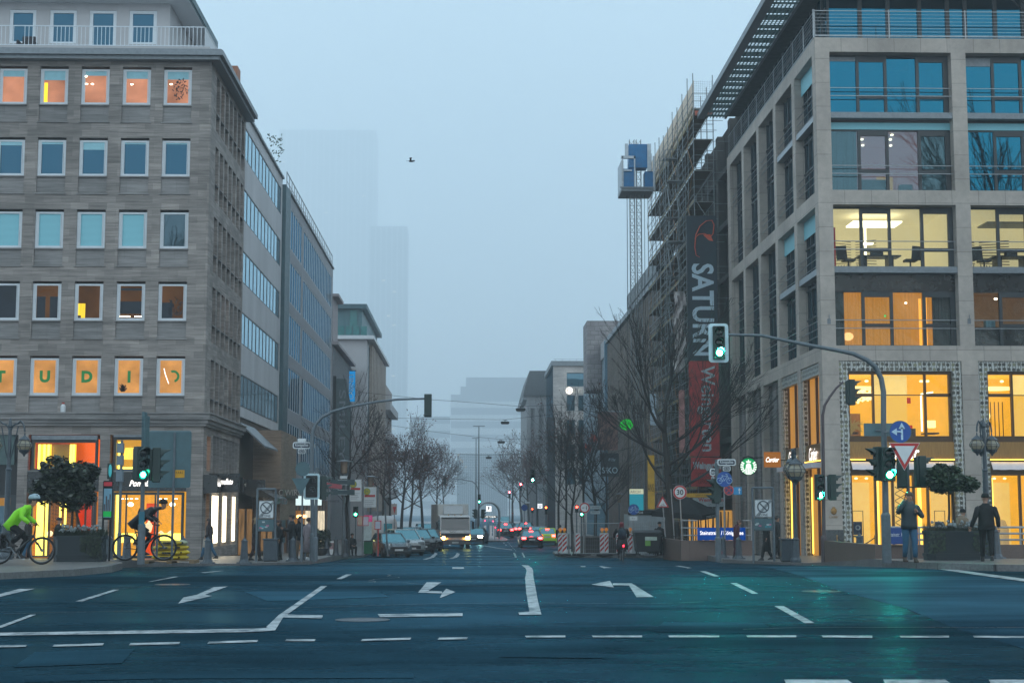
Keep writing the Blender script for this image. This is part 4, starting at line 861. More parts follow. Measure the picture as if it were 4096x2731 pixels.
# ---- jeweller on two levels
zs=dict(top=zr(1444),fr=zr(1483),g0=zr(1742),sill=zr(1766),s0=zr(1840),aw0=zr(1846),aw1=zr(1878),lt=zr(1900),bt=zr(2211))
for bi,(a0,b0)in enumerate(bays):
 a,b=a0+.11,b0+.02;mw=.42
 g=MB().box(a,b,YR+.06,YR+.3,zs['fr'],zs['top']).box(a,a+mw,YR+.06,YR+.3,zgr,zs['fr']).box(b-mw,b,YR+.06,YR+.3,zgr,zs['fr']);g.build('mosaic_frame',M['mosaic'],rb)
 a+=mw;b-=mw;w=b-a
 room('showroom',a,b,zs['g0'],zs['fr']-.05,M['amber'],4.0);room('showroom',a,b,zgr+.3,zs['lt'],M['amber'],4.0,floor=M['bronze'])
 m=MB().box(a,b,YR+.22,YR+.4,zs['fr']-.14,zs['fr']).box(a,b,YR+.22,YR+.42,zs['sill'],zs['g0']).box(a,a+.08,YR+.22,YR+.4,zs['g0'],zs['fr']-.14).box(b-.14,b,YR+.22,YR+.4,zs['g0'],zs['fr']-.14)
 zt_=zr(1578)
 for q in(.235,.735):m.box(a+w*q,a+w*q+.09,YR+.2,YR+.4,zs['g0'],zs['fr']-.14)
 for q0,q1 in((0,.235),(.76,1)):m.box(a+w*q0,a+w*q1,YR+.22,YR+.38,zt_-.07,zt_+.07)
 m.box(a+w*.26,a+w*.735,YR+.25,YR+.36,zt_-.02,zt_+.02)
 f=m.build('upper_shop_window',M['bronze_dark'],rb);MB().box(a,b,YR+.3,YR+.31,zs['g0'],zs['fr']-.1).build('pane',M['glass_clear'],f)
 lamps(f,[(a+w*q,YR+2,zs['fr']-.3)for q in(.28,.82,.88)],.06,M['gold_lamp'])
 MB().ball((a+w*.25,YR+2.6,zr(1535)),1.0,20,8,sx=1.1,sy=.8,sz=.09).build('ceiling_glow_ring',M['soft_gold'],f)
 MB().box(a+w*.32,a+w*.64,YR+1.4,YR+1.45,zr(1572),zr(1490)).build('light_veil',emitm('luminous_veil',(1,.68,.2),1.15,.2,.8),f)
 MB().box(a+w*.32,a+w*.64,YR+1.46,YR+1.5,zr(1740),zr(1572)).build('veil',mat('gold_veil_glow',(.4,.25,.1),.8,var=.1,emit=(1,.56,.06),es=.9),f)  # cloth emits, the light on it is put into the material
 if bi==0:
  g=MB();rr=random.Random(5)
  for i in range(60):q=rr.uniform(.10,.30);g.ball((a+w*q,YR+1.6+rr.uniform(-.4,.4),zr(1548+rr.uniform(0,60)*(1-abs(q-.2)*4))),.065,6,5)
  g.build('chandelier',mat('glass_bubbles',(.9,.8,.6),.1,emit=(1,.75,.35),es=1.5),f)
  MB().box(a+w*.14,a+w*.3,YR+3.7,YR+3.8,zs['g0'],zr(1633)).build('inner_door',M['bronze'],f)
  MB().box(a+w*.64,a+w*.71,YR+2,YR+2.1,zr(1600),zr(1577)).box(a+w*.68,a+w*.72,YR+2,YR+2.2,zr(1716),zr(1690)).build('red_decor',emitm('red_decor',(1,.05,.02),.5),f)
  g=MB().box(a+w*.87,a+w*.95,YR+2,YR+2.3,zr(1700),zr(1670));g.build('table_lamp',M['soft_gold'],f)
  g=MB().box(a+w*.82,a+w*.95,YR+1.5,YR+2.3,zr(1728),zr(1722)).box(a+w*.64,a+w*.72,YR+1.5,YR+2,zs['g0'],zr(1706)).box(a+w*.02,a+w*.16,YR+1.5,YR+2,zr(1728),zr(1720));g.build('table',M['bronze_dark'],f)
  g=MB();rr=random.Random(9)
  for i in range(26):an=rr.uniform(.2,2.9);l_=rr.uniform(.3,.85);g.tube([(a+w*.06,YR+1,zr(1735)),(a+w*.06+math.cos(an)*l_*.5,YR+1,zr(1735)+l_*.7),(a+w*.06+math.cos(an)*l_,YR+1,zr(1735)+l_*math.sin(an)*1.1)],[.012,.05,.012],4)
  g.build('potted_palm',mat('gold_green_palm',(.25,.2,.06),.7,emit=(.8,.5,.1),es=.2),f)
  MB().bar((a+w*.85,YR+2.6,zr(1712)),(a+w*.85,YR+2.6,zr(1565)),.06).bar((a+w*.85,YR+2.6,zr(1558)),(a+w*.97,YR+2.6,zr(1550)),.06).build('light_arch',M['soft_white'],f)
 else:
  MB().ball((a+w*.05,YR+1.4,zr(1655)),.28,12,8).build('globe_lamp',M['soft_gold'],f)
  g=MB();[g.box(a+w*q,a+w*q+.03,YR+2.6,YR+2.65,zs['g0'],zr(1590))for q in(.2,.24,.28,.32)];g.build('slat_panel',M['bronze_dark'],f)
# sign band, awning
 sgn=MB().box(a,b,YR+.12,YR+.3,zs['s0'],zs['sill']).build('sign_band',M['bronze'],rb)
 MB().box(a+.02,b-.02,YR+.04,YR+.1,zs['s0']+.02,zs['s0']+.05).build('light_line',emitm('golden_light_line',(1,.62,.08),5.5),sgn)
 if bi==0:text('shop_name','Cartier',.62,M['signw'],sgn,(a+w*.5,YR+.06,zr(1808)),shear=.4,w=1.55,bold=.01)
 v=MB();n=24
 for i in range(n):
  x0_,x1_=a+.05+(w-.1)*i/n,a+.05+(w-.1)*(i+1)/n;d0,d1=.05*math.sin(i*1.9),.05*math.sin((i+1)*1.9)
  v.quad((x0_,YR-.15+d0*.3,zs['aw1']+d0*.2),(x1_,YR-.15+d1*.3,zs['aw1']+d1*.2),(x1_,YR+.12,zs['aw0']),(x0_,YR+.12,zs['aw0']))
 v.build('white_awning',mat('white_awning_cloth%d'%bi,(.62,.58,.62),.9,var=.08),rb)
 m=MB().box(a,b,YR+.25,YR+.4,zs['lt'],zs['aw1']+.1).box(a,b,YR+.25,YR+.45,zgr,zgr+.55)
 ms=(0,.235,.40,.60,.735,.97)if bi==0 else(0,.28,.62,.95)
 for q in ms:m.box(a+w*q,a+w*q+.1,YR+.25,YR+.42,zgr,zs['lt'])
 f=m.build('lower_shop_window',M['bronze_dark'],rb);MB().box(a,b,YR+.32,YR+.33,zgr,zs['lt']).build('pane',M['glass_clear'],f)
 g=MB();[g.box(a+w*q,a+w*q+.14,YR+.5,YR+.6,zgr+.5,zs['lt']-.1)for q in((.26,.665)if bi==0 else(.02,))];g.build('light_strips',emitm('golden_light_strip',(1,.68,.1),2.6),f)
 g=MB();[g.box(a+w*q,a+w*(q+.17),YR+1.1,YR+1.15,zgr+.5,zs['lt']-.3)for q in((.06,.39,.82)if bi==0 else(.08,))];g.build('veil',mat('cream_veil_glow%d'%bi,(.4,.3,.15),.8,emit=(1,.60,.12),es=.85),f)  # veils emit too, lamplight put into their cloth
 lamps(f,[(a+w*q,YR+1,zs['lt']-.12)for q in(.1,.2,.45,.9)],.05,M['gold_lamp'])
 if bi==0:
  for q in(.035,.82):
   g=MB().box(a+w*q,a+w*q+.5,YR+.6,YR+1,zgr+1.25,zgr+1.32);[g.box(a+w*q+d_,a+w*q+d_+.04,YR+.6,YR+.64,zgr+.5,zgr+1.25)for d_ in(0,.46)];g.build('display_stand',M['bronze_dark'],f)
   g=MB().box(a+w*q+.06,a+w*q+.46,YR+.7,YR+.75,zgr+1.35,zgr+1.95);g.build('display_card',mat('navy_display%d'%int(q*100),(.04,.06,.12),.5),f)
   MB().ring_y(a+w*q+.26,zgr+1.68,.12,.07,YR+.66,YR+.69,14).build('display_ring',M['steel'],f)
   g=MB();[g.box(a+w*q+u,a+w*q+u+.03,YR+.6,YR+.63,zgr+1.32,zgr+2.45)for u in(0,.47)];g.box(a+w*q,a+w*q+.5,YR+.6,YR+.63,zgr+2.42,zgr+2.45);g.build('display_frame',M['bronze'],f)
  g=MB()
  for i in range(9):g.bar((a+w*.47,YR+1.0,zgr+.6+i*.33),(a+w*.58,YR+1.0,zgr+.9+i*.33),.03).bar((a+w*.58,YR+1.0,zgr+.6+i*.33),(a+w*.47,YR+1.0,zgr+.9+i*.33),.03)
  g.build('lattice_screen',M['bronze_dark'],f)
 else:
  g=MB();rr=random.Random(2)
  for i in range(70):an=rr.uniform(PI,2*PI);l_=rr.uniform(.2,.75);g.ball((a+w*.12+math.cos(an)*l_*.9,YR+1.6+rr.uniform(-.2,.2),zr(2010)+.35+math.sin(an)*l_*.7),.05,5,4)
  g.build('chandelier',mat('crystal_beads',(.9,.8,.6),.1,emit=(1,.8,.4),es=2.2),f)
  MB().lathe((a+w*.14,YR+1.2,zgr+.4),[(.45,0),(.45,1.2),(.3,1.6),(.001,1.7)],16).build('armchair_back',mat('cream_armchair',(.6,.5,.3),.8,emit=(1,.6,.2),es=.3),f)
# crest and small sign on the corner pier
text('pier_sign','Cartier',.13,M['bronze'],rb,(PX(3335,2065,YR),YR-.02,PZ(3335,2065,YR)),shear=.4,w=.42)
g=MB().lathe((0,0,0),[(.001,-.17),(.1,-.12),(.15,0),(.12,.1),(.06,.12),(.08,.17),(.001,.19)],14,sy=.15);g.build('crest',M['bronze'],rb,loc=(PX(3335,2045,YR),YR-.02,PZ(3335,2043,YR)))
MB().box(XR-.015,cx1+.13,YR-.015,YR+.6,zgr,PZ(3330,2118,YR)).build('pier_plinth',mat('dark_granite',(.05,.055,.06),.3,var=.3,vs=30),rb)
for px_ in(3316,3877):g=MB().box(-.08,.08,-.02,0,-.12,.12).tube([(0,-.06,0),(0,-.06,.3)],.02,6);g.build('flag_holder',M['steel_dull'],rb,loc=(PX(px_,1285,YR),YR,PZ(px_,1285,YR)))
# ---- side front bays
zlev=[(zb[2][1],zb[1][0]),(zb[1][1],zb[0][0])]
for i,(a,b)in enumerate(yb):
 for k,(z0,z1)in enumerate(zlev):
  MBn=MB().box(XR+.5,XR+.53,a,b,z0,z1);f=MBn.build('side_window',M['glass_mid'],rb)
  m=MB()
  for q in(.0,.22,.45,.68,.9):y=a+(b-a)*q;m.box(XR+.38,XR+.5,y,y+.09,z0,z1)
  for t_ in(.0,.25,.47,.52,.78):m.box(XR+.40,XR+.5,a,b,z0+(z1-z0)*t_,z0+(z1-z0)*t_+.09)
  m.build('mullion_grid',M['anth'],f)
  r=MB()
  for base in(0,.5):
   for h in(.45,.8,1.15):r.tube([(XR+.12,a,z0+(z1-z0)*base+h+.1),(XR+.12,b,z0+(z1-z0)*base+h+.1)],.022,5)
  r.build('railing_bars',M['steel'],f)
  if(i,k)in((0,0),(1,0),(0,1)):MB().box(XR+.34,XR+.36,a,b,z1-.9,z1-.02).build('venetian_blind',M['venetian'],f)
 lit=i<2
 f=MB().box(XR+.42,XR+.46,a,b,zgr,zb[2][0]).build('side_shop_window',M['amber_dim']if lit else M['glass_dark'],rb)
 m=MB()
 for q in((0,.5,.95)if lit else(0,.3,.36,.7,.76,.95)):y=a+(b-a)*q;m.box(XR+.3,XR+.42,y,y+.12,zgr,zb[2][0])
 if not lit:m.box(XR+.2,XR+.42,a+1.5,a+2.3,zgr,zb[2][0])
 m.build('mullion_grid',M['bronze_dark']if lit else M['trav_plain'],f)
 if lit:
  g=MB().box(XR+.06,XR+.3,a,b,zs['fr']-.1,zs['top']).box(XR+.06,XR+.3,a,a+.22,zgr,zs['fr']-.1).box(XR+.06,XR+.3,b-.22,b,zgr,zs['fr']-.1);g.build('mosaic_frame',M['mosaic'],rb)
  sg=MB().box(XR+.14,XR+.3,a+.22,b-.22,zs['s0'],zs['sill']).build('sign_band',M['bronze'],rb)
  MB().box(XR+.06,XR+.1,a+.3,b-.3,zs['s0']+.02,zs['s0']+.05).build('light_line',bpy.data.materials['golden_light_line'],sg)
  text('shop_name','Cartier',.62,M['signw'],sg,(XR+.1,(a+b)/2,zr(1806)),rot=(PI/2,0,-PI/2),shear=.4,w=1.75)
  MB().box(XR-.35,XR+.12,a+.3,b-.3,zs['aw1']+.12,zs['aw0']).build('white_awning',bpy.data.materials['white_awning_cloth0'],rb)
  g=MB().box(XR+.36,XR+.4,b-.4,b-.28,zgr+.4,zs['lt']);g.build('light_strip',bpy.data.materials['golden_light_strip'],f)
# side rooms closed off behind the glass, and building core
MB().box(XR+1.2,XE,YR+5.4,93.4,.3,EYE+24.4).build('core',M['roomdark'],rb)
# ---- set back top floor, railing, roof and louvred canopy
HT=EYE+24.8;zt0=zb[0][1]
MB().box(XR+.9,XE,YR+1.2,YR+1.25,zt0,HT).build('top_floor_glass',M['glass_blue'],rb);MB().box(XR+.9,XR+.95,YR+1.25,93,zt0,HT).build('top_floor_side_glass',M['glass_mid'],rb)
g=MB()
for px_ in(3438,3550,3676,3788,3858,3978,4090):x=PX(px_,80,YR+1.2);g.box(x-.09,x+.09,YR+1.1,YR+1.2,zt0,HT)
g.box(XR+.88,XR+.98,YR+1.1,YR+1.2,zt0,HT)
for i in range(20):g.box(XR+.8,XR+.9,YR+2+i*1.15,YR+2.1+i*1.15,zt0,HT)
for z in(zt0,zt0+1.7,HT-.9):g.box(XR+.82,XR+.9,YR+1.2,93,z,z+.08)
g.build('top_floor_mullion_grid',M['anth'],rb)
g=MB();zrl=zt0+1.32
for k in range(8):z=zt0+.15+k*.165;g.tube([(XR+.05,93.4,z),(XR+.05,YR+.05,z),(XE,YR+.05,z)],.011 if k<7 else .024,5)
g.tube([(XR+.05,93.4,zt0+.1),(XR+.05,YR+.05,zt0+.1),(XE,YR+.05,zt0+.1)],.03,5)
for px_ in(3254,3557,3862,4165):g.box(PX(px_,100,YR)-.02,PX(px_,100,YR)+.02,YR+.03,YR+.09,zt0,zrl+.05)
for i in range(10):g.box(XR+.03,XR+.07,YR+.1+i*2.45,YR+.14+i*2.45,zt0,zrl+.05)
g.build('balcony_railing',M['steel'],rb)
MB().box(XR+.1,XE,YR-1.4,93.6,HT,HT+.35).build('roof',M['anth'],rb)
can=MB().box(14.25,14.72,YR-2.5,94.2,HT,HT+.35).box(XR-.02,XR+.1,YR-2.5,94.2,HT,HT+.3).build('canopy_edge_beam',M['steel_dull'],rb)
g=MB()
for k in range(6):x=14.85+k*.2;g.box(x,x+.035,YR-2.5,94.1,HT+.02,HT+.1)
rr=random.Random(4);y=YR-2.4;k=0
while y<94:
 op=(k%9)in(0,4,5)or(k%13==7)
 if not op:g.box(14.72,XR,y,y+.21,HT+.11,HT+.13)
 else:g.box(14.72,XR,y,y+.05,HT+.11,HT+.13)
 y+=.27;k+=1
g.build('louvre_grid',mat('teal_louvre',(.10,.19,.20),.5,metal=.2),can)
# corner lean-to dark link to the scaffolded house
wthing('rooftop_link',(XR+1.5,93.9,.4),'dark steel link wall between the limestone office and the scaffolding','wall')
lk=bpy.data.objects['rooftop_link'];MB().box(XR+.7,24,93.7,94.4,.3,EYE+23.6).build('cladding',mat('dark_link_cladding',(.035,.045,.05),.6,var=.3),lk)
for z in(6,10,14,18):MB().box(XR+.62,XR+.7,93.8,94.3,z,z+1.2).build('vent_box',M['steel_dull'],lk)
# ================================================================ house under scaffolding
sb_=wthing('shell_house',(16.3,95,.3),'dark gutted house being rebuilt behind the scaffolding','building')
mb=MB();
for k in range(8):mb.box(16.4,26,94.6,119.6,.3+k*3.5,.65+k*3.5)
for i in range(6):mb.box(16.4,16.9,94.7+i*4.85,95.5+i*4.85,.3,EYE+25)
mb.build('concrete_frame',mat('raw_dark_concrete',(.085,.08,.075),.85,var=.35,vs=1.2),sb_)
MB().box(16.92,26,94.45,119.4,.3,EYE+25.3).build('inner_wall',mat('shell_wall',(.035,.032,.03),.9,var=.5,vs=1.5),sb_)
g=MB()
for x,y,z,w_ in((16.98,95.6,17.3,.25),(16.98,98,12.4,.6),(16.98,104,9.2,.5),(16.98,96.2,5.6,.5),(16.98,96.0,8.9,.4),(16.98,101,18,.5)):g.box(x,x+.05,y,y+w_*2,z,z+.9)
g.build('work_lights',emitm('work_light',(1,.62,.2),2.0),sb_)
m_tube=mat('scaffold_tube',(.2,.215,.22),.45,metal=.6,var=.3,vs=4);m_plank=mat('scaffold_plank',(.12,.085,.05),.8,var=.3,vs=3);m_rust=mat('rusty_tube',(.28,.14,.06),.7,var=.3)
sc=wthing('scaffolding',(14.6,94.2,.3),'tall steel tube scaffolding with timber decks and cream screens at the top','scaffold',None)
YS=[94.2+i*2.5 for i in range(11)];XS=(14.0,15.25);HTOP=EYE+27.4;rr=random.Random(11)
for y in YS:
 g=MB()
 for x in XS:g.tube([(x,y,.3),(x,y,HTOP+rr.uniform(0,.8)-(0 if x<15 else .2))],.032,5)
 z=2.3
 while z<HTOP:g.tube([(14.0,y,z),(15.25,y,z)],.024,4);g.tube([(15.25,y,z-.1),(16.3,y,z-.1)],.02,4);z+=2.0
 g.build('frame',m_tube,sc)
z=2.3;k=0
while z<HTOP-1.9:
 g=MB().mt(0).box(14.06,15.2,94.2,119.3,z,z+.05).mt(1)
 for h in(.5,1.0):g.tube([(13.97,94.2,z+h),(13.97,119.2,z+h)],.022,4)
 g.tube([(15.27,94.2,z+.03),(15.27,119.2,z+.03)],.022,4).tube([(13.97,94.2,z),(13.97,119.2,z)],.022,4)
 g.mt(2).box(13.98,14.01,94.3,119.2,z+.05,z+.2)
 for h in(.5,1.0):g.mt(1).tube([(14.0,94.18,z+h),(15.3,94.18,z+h)],.024,4)
 g.build('platform',[m_plank,m_tube,mat('toe_board',(.22,.17,.08),.8)if k==0 else bpy.data.materials['toe_board']],sc);z+=2.0;k+=1
for i in range(0,10,1):
 g=MB();z=.4+(i%2)*1.0
 while z<HTOP-2.5:
  if rr.random()<.95:g.tube([(13.94,YS[i],z),(13.94,YS[i+1],z+2)]if(int(z)+i)%4<2 else[(13.94,YS[i],z+2),(13.94,YS[i+1],z)],.022,4)
  z+=2
 if g.v:g.build('brace',m_tube if i%3 else m_rust,sc)
g=MB()
for k in range(12):z=.5+k*2.0;g.tube([(14.0,94.1,z if k%2 else z+2),(15.25,94.1,z+2 if k%2 else z)],.025,4)
g.build('end_brace',m_tube,sc)
m_sheet=mat('cream_debris_screen',(.74,.60,.48),.85,var=.12,vs=2)
for i in range(10):
 MB().box(14.05,14.07,YS[i]+.03,YS[i+1]-.03,EYE+25.2+.02,EYE+27.3).build('screen',m_sheet,sc)
MB().box(14.0,14.05,94.2,119.2,EYE+24.9,EYE+25.18).build('fascia_board',bpy.data.materials['toe_board'],sc)
g=MB()
for i in range(9):g.tube([(14.05+i*.14,94.22,EYE+25.4),(14.05+i*.14+.03,94.22,EYE+27.3)],.006,3)
for i in range(14):g.tube([(14.05,94.22,EYE+25.4+i*.14),(15.25,94.22,EYE+25.38+i*.14)],.006,3)
g.build('safety_net',M['steel_dull'],sc)
MB().box(14.1,15.2,94.1,94.15,EYE+25.0,EYE+25.3).build('toe_board',mat('red_board',(.35,.08,.04),.7),sc)
# ladder tower in front of the scaffolding
lt=wthing('stair_tower',(13.2,98,.3),'narrow scaffold stair tower standing against the street side of the scaffolding','scaffold')
for k in range(13):
 z=.3+k*2.0;g=MB()
 for x in(12.55,13.85):
  for y in(97.0,100.0):g.tube([(x,y,z),(x,y,z+2)],.03,4)
 for x in(12.55,13.85):
  for h in(.9,1.4,2):g.tube([(x,97,z+h),(x,100,z+h)],.022,4)
 for y in(97,100):g.tube([(12.55,y,z+1),(13.85,y,z+1)],.022,4).tube([(12.55,y,z+2),(13.85,y,z+2)],.022,4)
 g.box(12.7,13.7,97.1 if k%2 else 99.2,97.8 if k%2 else 99.9,z+1.95,z+2.0)
 [g.bar((x_,97.6 if k%2 else 99.4,z),(x_,99.4 if k%2 else 97.6,z+2),.04,.12)for x_ in(12.95,13.5)]
 g.build('stair_flight',m_tube,lt)
# ---- mast climbing hoist
YH=111.;ho=wthing('construction_hoist',(PX(2545,2000,YH),YH,.2),'blue cabin construction hoist near the top of its lattice mast','hoist')
zh0,zh1=PZ(2545,780,YH),PZ(2545,592,YH)
for px_ in(2535,2562):
 g=MB();x=PX(px_,1500,YH);s_=.17
 for dx in(-s_,s_):
  for dy in(-s_,s_):g.tube([(x+dx,YH+dy,.2),(x+dx,YH+dy,zh1+.6)],.03,4)
 z=.4
 while z<zh1+.3:g.bar((x-s_,YH-s_,z),(x+s_,YH-s_,z),.03).bar((x-s_,YH-s_,z),(x+s_,YH-s_,z+.5),.025).bar((x-s_,YH+s_,z+.5),(x+s_,YH+s_,z),.025);z+=.5
 g.build('mast',m_tube,ho)
m_blue=mat('blue_cabin_paint',(.0,.13,.32),.5);m_gy=mat('pale_cabin_frame',(.42,.46,.5),.5,metal=.3)
xa,xb_=PX(2478,700,YH),PX(2605,700,YH)
cb=MB().box(xa,xb_,YH-1.4,YH+1.4,zh0,zh0+.25).box(xa-.1,xb_,YH-1.5,YH-1.4,zh0+.2,zh0+.3).build('platform',M['steel_dull'],ho)
for a_,b_,z0_,z1_ in((2484,2532,790,690),(2572,2606,790,700),(2510,2582,700,592)):
 MB().box(PX(a_,700,YH),PX(b_,700,YH),YH-1.2,YH-.1,PZ(2500,z0_-15,YH),PZ(2500,z1_,YH)).build('cabin',m_blue,ho)
g=MB()
for a_,b_,z0_,z1_ in((2482,2487,775,640),(2529,2534,775,640),(2478,2534,650,640),(2494,2506,640,592),(2582,2597,700,592),(2604,2610,775,640),(2488,2520,700,694)):g.box(PX(a_,700,YH),PX(b_,700,YH),YH-1.3,YH-1.1,PZ(2500,z0_,YH),PZ(2500,z1_,YH))
g.box(xa,xa+.06,YH-1.4,YH+1.4,zh0+.25,zh0+2.3);g.build('cabin_frame',m_gy,ho)
MB().tube([(PX(2512,1500,YH),YH+.3,.3),(PX(2510,800,YH),YH+.3,zh0)],.025,5).tube([(PX(2578,1500,YH),YH,.3),(PX(2578,800,YH),YH,zh0)],.02,5).build('cable',M['dark'],ho)
# dust sheets hanging on the scaffold
ds=wthing('dust_sheet',(13.6,96.0,12),'long torn grey dust sheet hanging on the scaffold left of the banner','tarpaulin')
v=MB();N=18
for i in range(N):
 for j in range(4):
  f_=lambda i_,j_:(PX(2698+j_*11+4*math.sin(i_*.7),1500,93.5),93.5+.15*math.sin(i_*1.3+j_*2.1),PZ(2715,1165+i_*18,93.5))
  v.quad(f_(i,j),f_(i+1,j),f_(i+1,j+1),f_(i,j+1))
v.build('sheet',mat('grey_dust_sheet',(.38,.34,.33),.6,var=.4,vs=1.5,vscale=(3,3,.4)),ds)
for nm,(a_,b_,c_,d_),cl,lb in(('mesh_poster',(2715,2738,1560,1810),(.45,.22,.2),'tall narrow reddish poster strip on the scaffold'),('mesh_poster',(2600,2625,1575,1700),(.40,.48,.55),'pale blue plastic sheet among the scaffold tubes')):
 o=wthing(nm,(PX(a_,1600,94),94,6),lb,'sheeting');MB().box(PX(a_,1600,93.9),PX(b_,1600,93.9),93.88,93.9,PZ(a_,d_,93.9),PZ(a_,c_,93.9)).build('sheet',mat(nm+str(a_),cl,.8,var=.5,vs=2),o)
yp=wthing('yellow_hoarding',(PX(2620,1850,93.8),93.8,3),'dull yellow vertical hoarding strip with black lettering at the foot of the scaffolding','hoarding')
MB().box(PX(2590,1850,93.8),PX(2617,1850,93.8),93.75,93.8,PZ(2600,2035,93.8),PZ(2600,1820,93.8)).build('panel',mat('dull_yellow',(.45,.28,.03),.7,var=.2,emit=(.6,.35,.02),es=.12),yp)
text('lettering','ANS',.5,M['black'],yp,(PX(2603,1930,93.7),93.72,PZ(2603,1950,93.7)),rot=(PI/2,0,0),w=.36)
# ---- brown house with pilasters
X5=15.0
hb=wthing('department_store',(X5,120,.3),'old brown stone department store with close vertical pilasters','building')
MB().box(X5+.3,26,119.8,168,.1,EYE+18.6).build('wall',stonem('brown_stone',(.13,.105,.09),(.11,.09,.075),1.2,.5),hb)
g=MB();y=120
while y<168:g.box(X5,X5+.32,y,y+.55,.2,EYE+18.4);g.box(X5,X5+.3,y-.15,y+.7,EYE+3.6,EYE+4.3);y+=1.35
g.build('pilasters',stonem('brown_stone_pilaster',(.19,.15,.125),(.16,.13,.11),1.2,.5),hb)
MB().box(X5-.2,26,119.8,168.2,EYE+18.6,EYE+19.1).build('cornice',M['steel_dull'],hb)
MB().box(X5-.3,24,119.9,143,EYE+19.1,EYE+20.4).build('roof_screen',M['dark'],hb)
# rough stone block behind
hs=wthing('stone_gable',(PX(2348,1300,172),172,15),'blank gable wall of rough grey blocks above the roofs','wall')
MB().box(PX(2348,1300,174),22,174,180,EYE+14,PZ(2400,1283,174)).build('masonry',stonem('rough_blocks',(.30,.27,.27),(.20,.18,.19),.9,.55,.03),hs)
# ---- blue curtain walled house
hc=wthing('curtain_wall_house',(X5,168.3,.2),'blue grey curtain walled house with dense vertical mullions','building')
mb=MB().box(X5+.1,26,168.3,200,.1,EYE+17.5);mb.build('glass_wall',M['glass_mid'],hc)
g=MB();y=168.3
while y<203:g.box(X5-.08,X5+.1,y,y+.16,4,EYE+17.3);y+=.95
for z in(4,7.3,10.6,13.9,17.2):g.box(X5-.05,X5+.1,168.3,200,z,z+.3)
g.build('mullion_grid',mat('pale_blue_mullion',(.36,.44,.50),.5),hc)
MB().box(X5-.2,26,168.2,200.2,EYE+17.3,EYE+19.2).build('white_attic',M['render_white'],hc)
MB().box(X5-.3,X5+.1,167.6,168.3,2,EYE+18.9).build('blue_side_wall',mat('blue_panel',(.10,.20,.28),.5),hc)
for dy,dz in((171,10.9),(180,10.2)):
 fg=thing('flag',(X5-.1,dy,dz),'small orange red flag on a slanted pole, '+('nearer the camera' if dy==171 else 'farther along the facade'),'flag','flags on the curtain walled house')
 MB().tube([(0,0,0),(-1.6,0,.9)],.04,5).build('flagpole',M['steel'],fg)
 v=MB();[v.quad((-1.5+i*.2,.06*math.sin(i*2),.85-i*.1),(-1.3+i*.2,.06*math.sin(i*2+2),.75-i*.1),(-1.3+i*.16,.1,-.0-i*.12),(-1.5+i*.16,.1,.1-i*.12))for i in range(4)]
 v.build('cloth',mat('flag_orange_red%d'%dy,(.65,.07,.03),.8,emit=(1,.1,.05),es=.1),fg)
# ---- beige house with round lit logo
YL=215.;hl=wthing('beige_house',(PX(2213,1500,YL),YL,.2),'pale stone house with dark roof and round lit logo','building')
xa=PX(2213,1500,YL);hh=[(PX(2267,1500,YL),16.6,PZ(2300,1545,YL),PZ(2300,1490,YL))]
for r_ in range(4):
 for a_,b_ in((2267,2300),(2313,2347)):hh.append((PX(a_,1600,YL),PX(b_,1600,YL),PZ(2300,1580+98*r_+62,YL),PZ(2300,1580+98*r_,YL)))
mb=MB();wallgrid(mb,xa,24,0,PZ(2250,1463,YL),hh, lambda a,b,c,d:mb.box(a,b,YL,YL+.6,c,d));mb.build('wall',stonem('pale_stone',(.50,.45,.42),(.46,.42,.40),1.6,1.0,.01),hl)
MB().box(xa,24,YL+.6,YL+20,0,PZ(2250,1463,YL)).build('window_wall',M['glass_mid'],hl)
MB().box(xa-.3,24,YL-.3,YL+20,PZ(2250,1463,YL),PZ(2250,1444,YL)).build('roof',M['steel_dull'],hl)
g=MB()
for i in range(12):g.tube([(xa+.3+i,YL-.2,PZ(2250,1444,YL)),(xa+.3+i,YL-.2,PZ(2250,1437,YL))],.03,4)
g.tube([(xa,YL-.2,PZ(2250,1437,YL)),(xa+12,YL-.2,PZ(2250,1437,YL))],.03,4);g.build('roof_railing',M['steel'],hl)
cxl,czl=PX(2277,1562,YL),PZ(2277,1562,YL)
g=MB().ring_y(cxl,czl,.46,.37,YL-.12,YL-.05,24).box(cxl-.16,cxl-.09,YL-.12,YL-.05,czl-.24,czl+.24).box(cxl+.02,cxl+.08,YL-.12,YL-.05,czl-.3,czl+.2).ring_y(cxl+.13,czl+.06,.15,.09,YL-.12,YL-.05,12)
g.build('logo',emitm('logo_light',(1,.95,.85),3.2),hl)
text('lettering','LEIS',.62,emitm('logo_letters',(.8,.85,.8),.55),hl,(PX(2325,1562,YL),YL-.08,czl),w=2.1)
# ---- mansard house beyond
YM=240.;hm=wthing('mansard_house',(PX(2095,1700,YM),YM,.2),'grey house with dark mansard roof standing farther down the street','building')
x0=PX(2108,1700,YM);ze,ztp=PZ(2150,1582,YM),PZ(2150,1486,YM);wq=[(x0+.6,x0+1.2,8,ze-2),(x0+1.9,x0+2.5,8,ze-2),(x0+3.2,x0+3.8,8,ze-2)]
mb=MB();wallgrid(mb,x0,16,0,ze,wq, lambda a,b,c,d:mb.box(a,b,YM,YM+.5,c,d));mb.box(x0,16,YM+.5,YM+30,0,ze);mb.build('wall',mat('grey_stucco',(.26,.26,.27),.8),hm)
MB().prism_y([(PX(2092,1580,YM),ze),(16,ze),(16,ztp+.1),(PX(2118,1486,YM),ztp+.1),(PX(2100,1545,YM),ze+1.3)],YM-.4,YM+30).build('mansard_roof',mat('slate_roof',(.07,.08,.09),.6),hm)
MB().box(x0-.6,x0,YM,YM+30,ze-.6,ze).build('eave',M['steel_dull'],hm)
